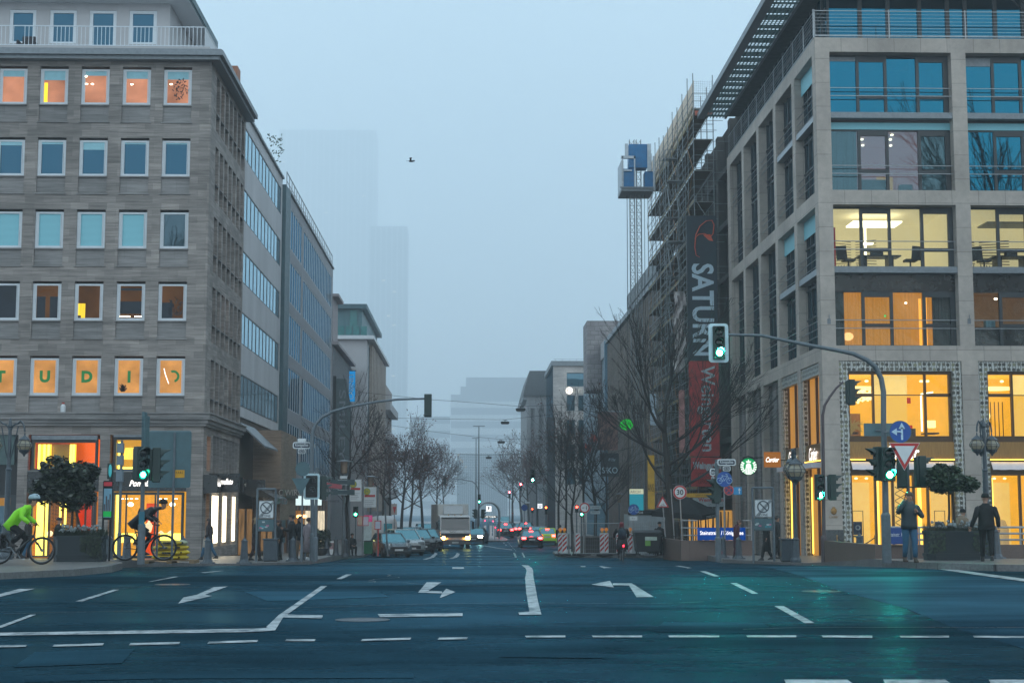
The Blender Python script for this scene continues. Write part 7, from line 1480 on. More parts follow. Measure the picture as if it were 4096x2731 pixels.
MB().prism_x([(-.62,1.1),(.6,1.1),(.62,1.18),(.3,1.3),(-.3,1.3),(-.62,1.2)],-w_-.03,w_+.03).build('lid',M['dark'],t,bevel=.03);g=MB();[g.torus_x((x,y,.1),.08,.03)for x in(-.5,.5)for y in(-.4,.4)];g.build('wheels',M['black'],t)
p=MB().box(-.15,.45,-.565,-.53,.78,.96).build('label',mat_once('bin_label_white',(.35,.45,.4)),t);MB().box(-.15,.12,-.565,-.53,.5,.77).build('green_label',mat_once('bin_label_green',(.12,.3,.05)),t)
for s_ in(-1,1):MB().tube([(s_*(w_+.05),-.1,1.02),(s_*(w_+.12),0,1.02),(s_*(w_+.05),.1,1.02)],.03,6).build('handle',M['dark'],t)
t=thing('ivy_bush',base(2640,80.5),'low dark ivy bush beside the black wheeled bin','bush');leafball(31,.75,.42,3000,.06).build('foliage',[M['leafA'],mat_once('leaf_bushy',(0,0,0)),M['leafB']],t,loc=(0,0,.38));g=MB();[g.tube([(0,0,0),(.4*math.cos(k),.3*math.sin(k),.4)],.015,4)for k in range(6)];g.build('stem',mat_once('young_bark',(0,0,0)),t)
def tsign(nm,px_,cpx,cpy,Y,lb,r,kind,lean=(0,0),foot=True):
 t=thing(nm,base(px_,Y),lb,'sign');zc,xc=hz(t,cpx,cpy),dx(t,cpx,cpy);MB().tube([(0,0,0),(xc,0,zc+(.1 if kind!='none' else 0))],.032,8).build('post',M['steel'],t)
 if foot:MB().box(-.4,.4,-.25,.25,0,.1).build('rubber_foot',M['black'],t)
 if kind=='30':b=rsign(t,xc,zc,r,M['red'],None);text('lettering','30',r*.75,M['black'],b,(xc,-.09,zc),bold=.015)
 if kind=='bike':b=rsign(t,xc,zc,r,None,M['signblue']);bikesym(b,xc,zc,r*1.25,mat_once('arrow_pale',(0,0,0)),-.09)
 if kind=='width':b=rsign(t,xc,zc,r,M['red'],None);g=MB().bar((xc-.15,-.09,zc),(xc-.02,-.09,zc),.03,.004,up=(0,1,0)).bar((xc+.1,-.09,zc-.12),(xc+.1,-.09,zc+.12),.03,.004,up=(0,1,0)).bar((xc+.06,-.09,zc),(xc+.14,-.09,zc),.03,.004,up=(0,1,0));g.build('pictogram',M['dark'],b)
 if kind=='tri':
  A=[(xc-r,zc-r*.6),(xc+r,zc-r*.6),(xc,zc+r*1.13)];c=(xc,zc-.02);sh2=lambda k:[(c[0]+(a[0]-c[0])*k,c[1]+(a[1]-c[1])*k)for a in A]
  b=MB().prism_y(A,-.08,-.06).build('plate',M['red'],t);MB().prism_y(sh2(.68),-.086,-.081).build('white_field',M['signwhite'],b);bikesym(b,xc,zc-.1,r*.55,M['black'],-.09)
 return t
t=tsign('speed_sign',2731,2719,1968,76.5,'round 30 speed limit sign with red rim on a leaning post',.35,'30');tsign('bicycle_sign',2531,2534,2037,84,'round blue bicycle sign above a small white plate at the building site',.30,'bike')
t=thing('sign_plate',base(2534,83.9),'small tilted white plate below the building site bicycle sign','sign');p=MB().box(-.2,.22,-.09,-.07,0,.22).build('plate',M['signwhite'],t,loc=(0,0,hz(t,2534,2080)));text('lettering','Bitte',.07,mat_once('grey_print',(0,0,0)),p,(0,-.095,.11))
tsign('warning_sign',2668,2650,2013,81,'red triangle warning sign with a bicycle on a leaning post',.34,'tri',foot=False);tsign('leaning_pole',2702,2684,1955,80.5,'bare leaning steel pole right of the triangle sign',.1,'none',foot=False);tsign('restriction_sign',2334,2338,2030,87,'round red rimmed width restriction sign at the building site',.30,'width')
t=thing('direction_sign',base(2382,96),'two pale grey direction boards right of the round restriction sign','sign');pole(t,hz(t,2382,2018),.03,shoe=False)
for a_,b_,x1 in((2022,2035,2403),(2043,2055,2400)):p=MB().box(dx(t,2361),dx(t,x1),-.05,-.03,hz(t,2382,b_),hz(t,2382,a_)).build('board',mat_once('board_pale',(.36,.42,.44)),t);MB().box(dx(t,2368),dx(t,2396),-.056,-.051,hz(t,2382,b_-5),hz(t,2382,b_-8)).build('print',mat_once('grey_print',(0,0,0)),p)
# parasol
t=thing('parasol',base(2752,87),'large black café parasol with white lettering on its valance','parasol');zp_,ze=hz(t,2752,1986),hz(t,2752,2044);xa,xb_=dx(t,2608),dx(t,2876);yy=1.6
c=[(xa,0.2,ze),(dx(t,2790),-yy,ze-.22),(xb_,-.1,ze-.05),(dx(t,2700),yy,ze+.1)];g=MB();top=(0,0,zp_)
for i in range(4):a,b=c[i],c[(i+1)%4];g.add([top,a,b],[(0,1,2)]);g.quad(a,(a[0],a[1],a[2]-.28),(b[0],b[1],b[2]-.28),b)
cn=g.build('canopy',mat_once('black_canvas',(.012,.013,.015),.85),t);MB().tube([(0,0,0),(0,0,zp_)],.035,8).build('pole',M['steel_dull'],t);MB().box(-.35,.35,-.35,.35,0,.12).build('base',M['dark'],t)
a,b=Vector(c[1]),Vector(c[2]);an=math.atan2((b-a).y,(b-a).x);m_=(a+b)/2;text('lettering','STARBUCKS',.13,M['signwhite'],cn,(m_.x,m_.y-.02,m_.z-.15),rot=(PI/2,-math.atan2((b-a).z,(b-a).xy.length)*-1*-1,an),w=1.0)
t=wthing('lit_shopfront',(PX(2815,2100,93.9),93.9,SW(93)),'golden lit shopfront behind bars below the scaffolding','shopfront');MB().box(PX(2750,2100,93.9),PX(2930,2100,93.9),93.9,94.0,SW(93),PZ(2815,2040,93.9)).build('lit_wall',emitm('golden_shopfront',(1,.5,.10),.55,.5,1.5,(1,1,.4)),t);g=MB();rr=random.Random(3);[g.bar((PX(2755+k*9,2100,93.7),93.7,SW(93)),(PX(2755+k*9+rr.uniform(-8,8),2100,93.7),93.7,PZ(2815,2045,93.7)),.06)for k in range(18)];g.build('bars',mat_once('dark_rusty_steel',(0,0,0)),t)
t=wthing('yellow_hoarding',(PX(2800,1980,93.9),93.5,PZ(2800,1985,93.5)),'long yellow board with small print above the shopfront','hoarding');p=MB().box(PX(2745,1980,93.3),PX(2880,1980,93.3),93.3,93.35,PZ(2800,1988,93.3),PZ(2800,1972,93.3)).build('board',mat_once('dull_yellow',(0,0,0)),t);text('lettering','CHRISTUS STEIN KARREE',.1,M['black'],p,(PX(2820,1980,93.3),93.28,PZ(2800,1980,93.3)),w=1.2)
# ---- overhead lamps on span wires
def span(pts,Y,lampx,lb,lw):
 t=wthing('span_lamp',(PX(lampx[0],lampx[1],Y),Y,PZ(lampx[0],lampx[1],Y)),lb,'street lamp','lamps hung on wires over the street');lx,lz=PX(*lampx,Y),PZ(*lampx,Y)
 MB().tube([(PX(a,b,Y),Y,PZ(a,b,Y))for a,b in pts],.018,4).build('wire',M['dark'],t)
 MB().loft([(lx,Y,lz-.22,lw*.4,.16),(lx,Y,lz-.12,lw*.5,.2),(lx,Y,lz+.0,lw*.48,.18),(lx,Y,lz+.03,lw*.3,.1)],10).build('housing',M['black'],t);MB().tube([(lx,Y,lz),(lx,Y,lz+.16)],.03,6).tube([(lx-.2,Y,lz+.16),(lx+.2,Y,lz+.16)],.025,6).build('hanger',M['black'],t)
span([(1440,1568),(1727,1598),(1900,1610),(2082,1625),(2300,1617),(2560,1603)],119,(2082,1633),'nearest lamp hanging on a wire over the street, highest in view',.8)
span([(1400,1668),(1700,1674),(2020,1678),(2210,1657),(2440,1625)],134,(2020,1686),'second lamp on a wire, a little lower and left of the highest',.8)
span([(1560,1700),(1700,1722),(1900,1746),(2005,1757),(2150,1753),(2430,1720)],150,(2005,1764),'third hanging lamp, right of the tall thin mast',.78)
span([(1560,1790),(1750,1812),(1955,1820),(2080,1812),(2400,1790)],185,(1955,1827),'farthest and smallest lamp on a wire, lowest in view',.75)
# ---- U station arch, tall mast, far signals
YU=160.;t=thing('station_entrance',(PX(1955,2150,YU),YU,.13),'rounded glass station entrance arch with lit white U and name','station entrance');rw=.5*(PX(1999,2150,YU)-PX(1911,2150,YU));Ha=hz(t,1955,2008);g=MB();st_=Ha-rw
pts=[(-rw,0,0),(-rw,0,st_)]+[(rw*-math.cos(PI*k/14),0,st_+rw*math.sin(PI*k/14))for k in range(1,14)]+[(rw,0,st_),(rw,0,0)]
for yy in(0,2.5,5):g.tube([(p[0],yy,p[2])for p in pts],.07,6)
g.build('arch_frame',M['steel'],t);g=MB();[g.quad(pts[i],pts[i+1],(pts[i+1][0],5,pts[i+1][2]),(pts[i][0],5,pts[i][2]))for i in range(len(pts)-1)];g.build('glass_vault',M['glass_tint'],t)
g=MB();[g.tube([(x,0,0),(x,0,2.25)],.035,6)for x in(-.6,0,.6)];g.tube([(-rw,0,2.3),(rw,0,2.3)],.06,6);g.build('front_bars',M['steel'],t)
b=MB().box(-.27,.27,-.12,.0,hz(t,1955,2045),hz(t,1955,2023)).build('u_sign',emitm('u_sign_white',(.9,.93,1),2.0),t);MB().box(-.21,.21,-.135,-.125,hz(t,1955,2043),hz(t,1955,2025)).build('u_field',M['black_fascia'],b);text('lettering','U',.4,emitm('u_letter',(1,1,1),2.5),b,(0,-.15,hz(t,1955,2034)),bold=.03)
b=MB().box(-.85,.85,-.1,.0,hz(t,1955,2070),hz(t,1955,2062)).build('name_band',M['black'],t);text('lettering','Steinstraße / Königsallee',.15,emitm('u_text',(1,1,.95),2.2),b,(0,-.11,hz(t,1955,2066)),w=1.5)
g=MB();[g.ball((x,.6,z),.07,6,5)for x,z in((-.4,1.9),(.45,1.85),(.7,1.2))];g.build('red_lights',emitm('far_red_lamp',(1,.03,.1),6),t);g=MB();[g.box(x,x+.25,.8,.9,.1,1.4)for x in(-.5,.1,.45)];g.build('lit_posters',emitm('poster_pale',(.7,.8,.9),.35),t)
YT=156.;t=thing('tall_mast',(PX(1914.5,2150,YT),YT,.13),'very tall thin grey mast with a small T top on the traffic island','mast');H=hz(t,1914,1704);MB().tube([(0,0,0),(0,0,3),(0,0,H)],[.12,.09,.05],8).tube([(-.6,0,H),(.6,0,H)],.04,6).build('mast',M['steel_dull'],t);MB().tube([(-.28,1,0),(-.28,1,hz(t,1904,1750))],[.07,.04],6).tube([(-.7,1,hz(t,1904,1750)),(0,1,hz(t,1904,1750))],.03,6).build('second_mast',M['steel_dull'],t)
def farsig(px_,pys,Y,lb,lens,lit,n=3,yaw=0,polebase=True,border=False):
 t=thing('traffic_light',(PX(px_,pys,Y),Y,G(Y)),lb,'traffic light','far traffic lights');zl=hz(t,px_,pys);h=n*.29+.06;z0=zl-(h-.03-.145-lit*.29)
 if polebase:MB().tube([(.0,.2,0),(0,.2,z0+h)],.05,6).build('pole',M['polegrey'],t)
 head(t,0,z0,yaw,n,lit,lens);return t,z0,h
t,z0,h=farsig(1917,2006,155,'green lit traffic light on the tall thin mast beside the station arch',M['green_on2'],2);head(t,-.42,z0-1.5,-1.2,3);head(t,.4,z0-1.5,1.2,3);f_=lambda px_,py:(dx(t,px_,py),0,hz(t,px_,py));MB().tube([f_(1914,1960),f_(1905,1938),f_(1890,1925),f_(1840,1916),f_(1786,1913)],.045,6).build('arm',M['steel_dull'],t);head(t,dx(t,1779,1920),hz(t,1779,1940),PI,3)
t,z0,h=farsig(2130,1919,108,'bright green traffic light hanging over the lane above the black car',M['green_on'],2,polebase=False);f_=lambda px_,py:(dx(t,px_,py),.1,hz(t,px_,py));MB().tube([(0,.1,z0+h*.8),f_(2200,1898),f_(2310,1912),f_(2365,1925),f_(2382,1960),f_(2384,2222)],[.03,.04,.05,.06,.07,.09],8).build('mast_arm',M['polegrey'],t)
t,z0,h=farsig(2083,1936,172,'red traffic light hanging left of the bright green one',M['red_on'],0,polebase=False);f_=lambda px_,py:(dx(t,px_,py),.1,hz(t,px_,py));MB().tube([(0,.1,z0+h*.8),f_(2140,1940),f_(2175,1952),f_(2184,1975),f_(2185,2145)],[.03,.05,.06,.07,.09],6).build('mast_arm',M['polegrey'],t)
farsig(2038,1968,200,'red traffic light farthest left, on its own pole down the street',M['red_on'],0);farsig(2184,2029,171.5,'amber red traffic light low on the mast right of the banner',emitm('orange_red_lens',(1,.12,.02),22),0);farsig(2129,2035,185,'faint small red light left of the theatre banner',emitm('small_red_lens',(1,.08,.03),9),0,2)
farsig(2307,2027,130,'red pedestrian light among the bare trees at the right',emitm('ped_red',(1,.05,.03),16),0,2);farsig(2326,2056,110,'small green traffic light beside the round restriction sign',M['green_on2'],1,2)
t=thing('keep_right_sign',(PX(1929,2150,152),152,.05),'small round blue sign at the tip of the traffic island','sign');pole(t,hz(t,1929,2110),.03,shoe=False);rsign(t,0,hz(t,1929,2119),.25,None,M['signblue'])
t=thing('blue_round_sign',(PX(2098,2150,180),180,0),'far round blue sign below a small street name plate','sign');pole(t,hz(t,2098,2000),.04,shoe=False);rsign(t,0,hz(t,2098,2029),.38,None,M['signblue']);MB().box(dx(t,2100),dx(t,2119),-.05,-.02,hz(t,2098,2012),hz(t,2098,2006)).build('name_plate',M['signwhite'],t)
# yellow sacks behind the dark cyclist
YK=47.;for_sacks=[]
for i,(px_,pz,w_)in enumerate(((660,0,.8),(700,.0,.75),(668,.14,.8),(708,.15,.7),(655,.29,.75),(700,.30,.75),(672,.44,.8),(712,.44,.5))):
 t=thing('sack',Vector((PX(px_,2240,YK),YK+(i%2)*.2,SW(YK)+pz)),'yellow sack, '+('bottom layer, left','bottom layer, right','second layer, left','second layer, right','third layer, left','third layer, right','top layer, left','pale sack on top at the right')[i]+' of the pile behind the bicycle','sack','pile of yellow sacks')
 g=MB();rr=random.Random(i);n=9;g.tube([(-w_/2+w_*k/(n-1),0,.075+.01*rr.uniform(-1,1))for k in range(n)],[.05 if k in(0,n-1)else(.2 if 1<k<n-2 else .16)for k in range(n)],12,sq=.42)
 g.build('sack_body',mat_once('yellow_plastic',(.50,.36,.01),.45,var=.3,vs=8)if i<7 else mat_once('pale_sack',(.3,.33,.22),.5,var=.4,vs=8),t,smooth=True);g=MB().box(-.12,.14,-.215,-.19,.05,.1);g.build('print',M['black'],t)
t=thing('pallet',Vector((PX(683,2240,YK),YK+.1,SW(YK)-.1)),'wooden pallet under the yellow sacks','pallet');g=MB();[g.box(-.75,.75,-.4+k*.2,-.28+k*.2,.07,.1)for k in range(5)];[g.box(-.75+k*.68,-.6+k*.68,-.4,.5,0,.07)for k in range(3)];g.build('pallet_deck',mat_once('pallet_wood',(.2,.14,.08),.8),t)
# bird
t=thing('bird',P(1645,645,90),'small dark bird flying in the foggy sky','bird');MB().loft([(0,0,-.0,.01,.01),(0,0,.001,.02,.02)],6);g=MB().ball((0,0,0),.09,10,6,sx=1.9,sz=.7).ball((.17,0,.02),.05,8,6).add([(0,0,.03),(.06,-.5,.12),(-.1,-.45,.1),(-.08,0,.03)],[(0,1,2,3)]).add([(0,0,.03),(.06,.5,.14),(-.1,.45,.12),(-.08,0,.03)],[(3,2,1,0)]).add([(-.14,-.02,0),(-.3,-.06,.01),(-.3,.06,.01),(-.14,.02,0)],[(0,1,2,3)]);g.build('bird_body',M['dark'],t)
# ================================================================ BARE TREES
def bare_tree(seed,H,spread,th,levels=5,leaves=0,trunk_h=.3,fork=False):
 rr=random.Random(seed);tr=MB();cr=MB();lf=MB();tips=[]
 def grow(p,d,L,r,lev):
  n=3 if lev<3 else 2;pts=[p];q=p;dd=d.copy()
  for i in range(n):
   dd=(dd+Vector((rr.uniform(-1,1),rr.uniform(-1,1),rr.uniform(-.35,.55)))*.17+Vector((0,0,.035))).normalized();q=q+dd*L/n;pts.append(q)
  (cr).tube(pts,[max(.009,r*(1-.45*i/n))for i in range(n+1)],5 if lev<2 else 3,cap=False)
  if lev>=levels:tips.append(q);return
  k=rr.choice((3,3,4))if lev<3 else rr.choice((2,3,3))
  for i in range(k):
   at=pts[-1]if i==0 else pts[rr.randint(1,n)]if n>1 else q
   ax=Vector((rr.uniform(-1,1),rr.uniform(-1,1),rr.uniform(-.3,.5))).normalized();ang=rr.uniform(.25,.9)if i else rr.uniform(.08,.4)
   nd_=(dd*math.cos(ang)+(ax-dd*ax.dot(dd)).normalized()*math.sin(ang)*spread).normalized()
   grow(at,nd_,L*rr.uniform(.58,.84),r*(.62 if i==0 else .45),lev+1)
 pts=[Vector((0,0,-.1)),Vector((rr.uniform(-.05,.05),0,H*trunk_h*.5)),Vector((rr.uniform(-.15,.15),rr.uniform(-.1,.1),H*trunk_h)),Vector((rr.uniform(-.3,.3),rr.uniform(-.2,.2),H*(trunk_h+.28)))]
 tr.tube(pts,[th*1.25,th,th*.85,th*.55],9)
 nb=8 if levels>5 else 6
 for i in range(nb):
  t=i/(nb-1);b=pts[2].lerp(pts[3],min(1,t*(1.4 if fork else 1.1)));a=i*2.4+rr.uniform(-.4,.4);e=rr.uniform(.35,.9)+(.25 if i>7 else 0)
  grow(b,Vector((math.cos(a)*math.cos(e),math.sin(a)*math.cos(e),math.sin(e))),H*rr.uniform(.17,.26),th*.42,1)
 grow(pts[3],Vector((rr.uniform(-.1,.1),0,1)),H*.22,th*.5,1)
 for _ in range(leaves):
  p=rr.choice(tips)+Vector((rr.gauss(0,.15),rr.gauss(0,.15),rr.gauss(0,.15)));a=Vector((rr.uniform(-1,1),rr.uniform(-1,1),rr.uniform(-1,1)))*.07;b=Vector((rr.uniform(-1,1),rr.uniform(-1,1),rr.uniform(-1,1)))*.05;lf.add([p-a,p-b,p+a,p+b],[(0,1,2,3)])
 return tr,cr,lf
M['bark']=mat('wet_bark',(.035,.032,.03),.85,var=.35,vs=8,vscale=(1,1,.3));M['twig']=mat('dark_twigs',(.03,.026,.026),.9);M['rtwig']=mat('reddish_twigs',(.06,.035,.035),.9);M['rleaf']=mat('rust_leaf',(.12,.045,.03),.7,var=.4)
def mktree(seed,H,spread,th,leaves,red,**k):
 t=thing('bare_tree',(0,0,0),'x','tree');tr,cr,lf=bare_tree(seed,H,spread,th,leaves=leaves,**k)
 tr.build('trunk',M['bark'],t);c=cr.build('crown',M['rtwig']if red else M['twig'],t)
 if leaves:lf.build('foliage',M['rleaf'],c)
 return t
TA=mktree(12,11.8,.45,.24,0,False,trunk_h=.27,levels=6);TB=mktree(5,7.6,1.0,.12,900,True,trunk_h=.34);TC=mktree(8,7.2,1.1,.11,700,True,trunk_h=.38);TD=mktree(23,9.0,.9,.13,0,False,trunk_h=.3);TE=mktree(31,8.6,.8,.1,250,False,trunk_h=.42)
TA.location=base(2678,81.5);TA['label']='big dark bare tree in front of the scaffolding, nearest on the right';TD.location=base(1392,87);TD['label']='tall bare tree behind the disc topped lamp post, nearest on the left';TD.rotation_euler[2]=2.2;TD.scale=(.85,.85,.98)
spots=[(TB,1604,128,1.15,0,'reddish bare tree behind the parked cars, left one'),(TC,1640,140,1.2,1,'reddish bare tree between the parked cars and the lorry'),(TC,1530,124,1.1,2,'bare tree above the white sales trailer'),(TB,1560,150,1.3,4,'bare tree half hidden by the reddish trees at the left'),(TB,1690,150,1.25,2.5,'reddish bare tree just left of the lorry box'),(TC,1740,185,1.2,.5,'hazy bare tree farther down the left side'),(TE,1770,220,1.15,3,'faint bare tree farthest down the left side'),(TE,2236,97.5,.93,1,'slim bare tree at the left end of the barrier boards'),(TE,2262,102,.98,2.2,'slim bare tree above the leftmost barrier lamps'),(TD,2292,104,.95,3.1,'bare tree behind the mesh fence, middle of the right row'),(TE,2338,99,1.05,5,'slim bare tree behind the round restriction sign'),(TD,2380,103,1.05,.4,'bare tree before the curtain walled house'),(TD,2425,98,.9,4.4,'forked bare tree in front of the brown poster'),(TC,2085,215,1.5,3,'hazy reddish tree behind the red traffic lights'),(TB,2050,250,1.6,1,'faint tree behind the station arch, farthest in the middle'),(TC,2150,195,1.4,5,'hazy tree left of the theatre banner'),(TB,2115,230,1.5,2,'hazy tree between the red and the green signals')]
used=set([TA,TD])
for x,y,s_,rz,lb in((40,36,2.2,1,'huge bare avenue tree out of sight at the right, mirrored in the blue windows'),(32.5,47,2.0,3,'second huge bare avenue tree at the right, nearer the jeweller'),(-27,28,1.7,2,'huge bare avenue tree out of sight at the left')):
 o=copy_tree(TA);o.location=(x,y,SW(y));o.scale=(s_,)*3;o.rotation_euler[2]=rz;o['label']=lb
for T,px_,Y,s_,rz,lb in spots:
 o=T if T not in used else copy_tree(T);used.add(T);o.location=(PX(px_,2200,Y),Y,SW(Y)if not 1990<px_<2200 else 0.1);o.scale=(s_*(.8 if px_>2200 else .95),s_*(.8 if px_>2200 else .95),s_*(.93 if px_>2200 else 1));o.rotation_euler[2]=rz;o['label']=lb;o['group']='bare street trees'
# ================================================================ VEHICLES (front towards -y)
M['tyre']=mat('tyre_rubber',(.012,.012,.013),.8);M['rim']=mat('alloy_rim',(.25,.27,.29),.4,metal=.7);M['carglass']=glassm('car_glass',(.03,.10,.12),(.35,.7,.8),.25,trans=False);M['head_off']=mat('headlamp_glass',(.4,.45,.48),.1,metal=.4);M['brake']=emitm('brake_lamp',(1,.03,.03),30);M['tail_off']=mat('tail_lamp_red',(.3,.01,.02),.3);M['hl_on']=emitm('headlamp_lit',(1,.85,.6),120);M['ind']=emitm('amber_headlamp',(1,.4,.06),90);M['plate']=mat('number_plate',(.6,.62,.62),.5)
def carpaint(n,c,metal=.4):return mat_once('paint_'+n,c,.3,metal=metal,coat=.6,var=.05)
def wheel(par,x,y,r,w=.2):
 b=MB().lathe((0,0,0),[(r*.55,-w/2),(r*.93,-w/2),(r,-w*.35),(r,w*.35),(r*.93,w/2),(r*.55,w/2)],22).build('wheel',M['tyre'],par,loc=(x,y,r));b.rotation_euler=(0,PI/2,0)
 g=MB().lathe((0,0,0),[(r*.56,-w*.42),(r*.56,w*.42)],18);g.build('rim',M['rim'],b);g=MB();[g.bar((0,0,s_*w*.44),(r*.55*math.cos(a),r*.55*math.sin(a),s_*w*.44),.05,.03)for s_ in(-1,1)for a in[k*1.256 for k in range(5)]];g.build('wheel_star',M['dark'],b)
def car(loc,rz,label,paint,L=4.2,W=1.78,H=1.48,kind='hatch',front='off',rear='off',group='parked cars',lights='rect',bumper=None):
 t=thing('parked_car' if group and 'parked' in group else 'car',loc,label,'car',group,rz);hb=H*.60;f,r=-L/2,L/2
 ws0,ws1,rf1,rr_={'hatch':(f+.95,f+1.7,r-.75,r-.12),'suv':(f+1.0,f+1.75,r-.5,r-.12),'sedan':(f+1.15,f+2.0,r-1.35,r-.55),'city':(f+.7,f+1.3,r-.45,r-.08)}[kind]
 prof=[(f+.02,.32),(f,.5),(f+.04,hb-.16),(f+.25,hb-.02),(ws0,hb+.06),(rr_,hb+.1),(r-.03,hb+.02),(r,.55),(r-.04,.3),(r-.3,.2),(f+.3,.2)]
 def shell(prof,st):
  vs=[];fs=[];n=len(prof);cy=sum(p[0]for p in prof)/n;cz=sum(p[1]for p in prof)/n
  for x,ky,kz,dz in st:vs+=[(x,cy+(y-cy)*ky,cz+(z-cz)*kz+dz)for y,z in prof]
  for i in range(len(st)-1):fs+=[(i*n+j,i*n+(j+1)%n,(i+1)*n+(j+1)%n,(i+1)*n+j)for j in range(n)]
  return MB().add(vs,fs+[tuple(range(n))[::-1],tuple((len(st)-1)*n+j for j in range(n))])
 w=W/2;b=shell(prof,[(-w,.93,.86,0),(-w*.95,.97,.97,0),(-w*.6,1,1,.01),(w*.6,1,1,.01),(w*.95,.97,.97,0),(w,.93,.86,0)]).build('body',paint,t,smooth=False,bevel=.03)
 cab=[(ws0,hb),(ws1,H-.03),((ws1+rf1)/2,H),(rf1,H-.04),(rr_,hb+.02)];g=MB();wi,wt=w*.93,w*.72;n=5
 vs=[(-(wi if z<hb+.1 else wt),y,z)for y,z in cab]+[((wi if z<hb+.1 else wt),y,z)for y,z in cab]
 g.add(vs,[(0,1,2,3,4),(9,8,7,6,5),(0,5,6,1),(3,8,9,4)]);g.build('cabin_glass',M['carglass'],t)
 g=MB().add([(s_*wt*k,y,z+e)for e in(0,.03)for s_,k in((-1,1.02),(1,1.02))for y,z in cab[1:4]],[(6,9,10,7),(7,10,11,8),(0,1,4,3),(1,2,5,4),(0,3,9,6),(2,8,11,5),(0,6,7,1),(1,7,8,2),(3,4,10,9),(4,5,11,10)])
 for s_ in(-1,1):
  g.bar((s_*wi,ws0,hb),(s_*wt,ws1,H-.02),.06).bar((s_*wi,rr_,hb),(s_*wt,rf1,H-.02),.1).bar((s_*(wi+.0),(ws1+rf1)/2,hb),(s_*wt,(ws1+rf1)/2,H-.02),.06)
 g.build('roof',paint,t)
 for s_ in(-1,1):
  for y in(f+.78,r-.75):wheel(t,s_*(w-.1),y,.32)
  MB().ball((s_*(w+.08),ws0+.25,hb+.1),.09,8,6,sx=1.3).build('mirror',paint,t)
  if lights=='round':MB().ball((s_*(w-.3),f+.06,hb-.13),.13,14,8,sy=.35).build('headlight',M['head_off'],t);MB().ring_y(s_*(w-.3),hb-.13,.15,.12,f-.0,f+.03,18).build('headlight_ring',M['steel'],t)
  else:MB().box(s_*(w-.12),s_*(w-.5),f-.02,f+.12,hb-.24,hb-.09).build('headlight',{'off':M['head_off'],'on':M['hl_on']}[front],t,bevel=.02)
  MB().box(s_*(w-.08),s_*(w-.42),r-.1,r+.02,hb-.14,hb+.03).build('tail_light',{'off':M['tail_off'],'on':M['brake']}[rear],t,bevel=.02)
 if rear=='on':MB().box(-.16,.16,rf1+.1,rf1+.16,H-.1,H-.06).build('brake_light_bar',M['brake'],t)
 MB().box(-w*.62,w*.62,f-.025,f+.1,.42,.62).build('grille',M['black'],t);MB().box(-w*.9,w*.9,f-.015,f+.15,.22,.38).box(-w*.9,w*.9,r-.15,r+.015,.22,.4).build('bumper',bumper or M['dark'],t,bevel=.02)
 MB().box(-.26,.26,f-.04,f-.026,.40,.51).build('number_plate',M['plate'],t);MB().box(-.26,.26,r+.016,r+.03,hb-.22,hb-.11).build('number_plate',M['plate'],t)
 MB().tube([(-w*.5,f-.03,.66),(0,f-.04,.655),(w*.5,f-.03,.66)],.02,5).build('trim',M['steel'],t);return t
def cl(px_,Y):return(PX(px_,2200,Y),Y,G(Y)+.0)
car(cl(1562,94),.32,'small dark grey car with round headlights, nearest of the parked row',carpaint('slate',(.07,.10,.12)),3.8,1.7,1.42,lights='round');car(cl(1612,100),.30,'silver estate car parked second in the row, partly behind the small car',carpaint('silver',(.36,.40,.42)),4.5,1.85,1.62,'suv')
car(cl(1662,107),.28,'black off road car parked third in the row',carpaint('black',(.01,.013,.016)),4.5,1.86,1.6,'suv');car(cl(1700,114),.25,'dark car parked last in the near row, beside the lorry',carpaint('darkteal',(.015,.03,.035)),4.4,1.82,1.6,'suv')
car(cl(1655,150),.1,'pale silver car parked farther back among the trees',carpaint('pale',(.42,.46,.48)),4.3,1.8,1.5,'suv');car(cl(1697,156),.1,'dark car parked farther back behind the lorry',carpaint('slate',(0,0,0)),4.4,1.85,1.75,'suv');car(cl(1628,134),.2,'grey car roof showing above the silver estate car',carpaint('slate',(0,0,0)),4.3,1.8,1.6,'suv')
car((PX(1905,2200,142),142,G(142)),-.12,'dark oncoming car with bright headlights beside the lorry',carpaint('black',(0,0,0)),4.4,1.82,1.45,'sedan',front='on',group=None)
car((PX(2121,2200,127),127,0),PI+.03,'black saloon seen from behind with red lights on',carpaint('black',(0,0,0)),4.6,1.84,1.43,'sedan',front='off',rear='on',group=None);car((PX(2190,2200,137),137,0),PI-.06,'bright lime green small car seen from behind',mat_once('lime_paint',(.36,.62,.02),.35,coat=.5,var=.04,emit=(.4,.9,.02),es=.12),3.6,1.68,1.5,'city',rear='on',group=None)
car((PX(2155,2200,153),153,0),PI,'silver car just ahead of the lime green one',carpaint('silver',(0,0,0)),4.3,1.8,1.5,'suv',rear='off',group=None);car((PX(2106,2200,186),186,0),PI-.1,'dark car with glaring red brake lights, in the middle of the jam',carpaint('black',(0,0,0)),4.4,1.85,1.7,'suv',rear='on',group=None)
car((PX(2083,2200,196),196,0),PI,'car with red lights left of the glaring dark car',carpaint('slate',(0,0,0)),4.4,1.85,1.5,'sedan',rear='on',group=None);car((PX(2018,2200,176),176,0),PI+.05,'dark red lit car right beside the station arch',carpaint('black',(0,0,0)),4.3,1.9,1.65,'suv',rear='on',group=None)
car((PX(2056,2200,205),205,0),PI/2+.3,'white car turning across the street ahead of the jam',carpaint('white',(.6,.62,.64)),4.3,1.8,1.5,'hatch',group=None);car((PX(2019,2200,250),250,0),PI,'pale van far down the street above the dark red lit car',carpaint('white',(0,0,0)),5,2,2.3,'city',group=None)
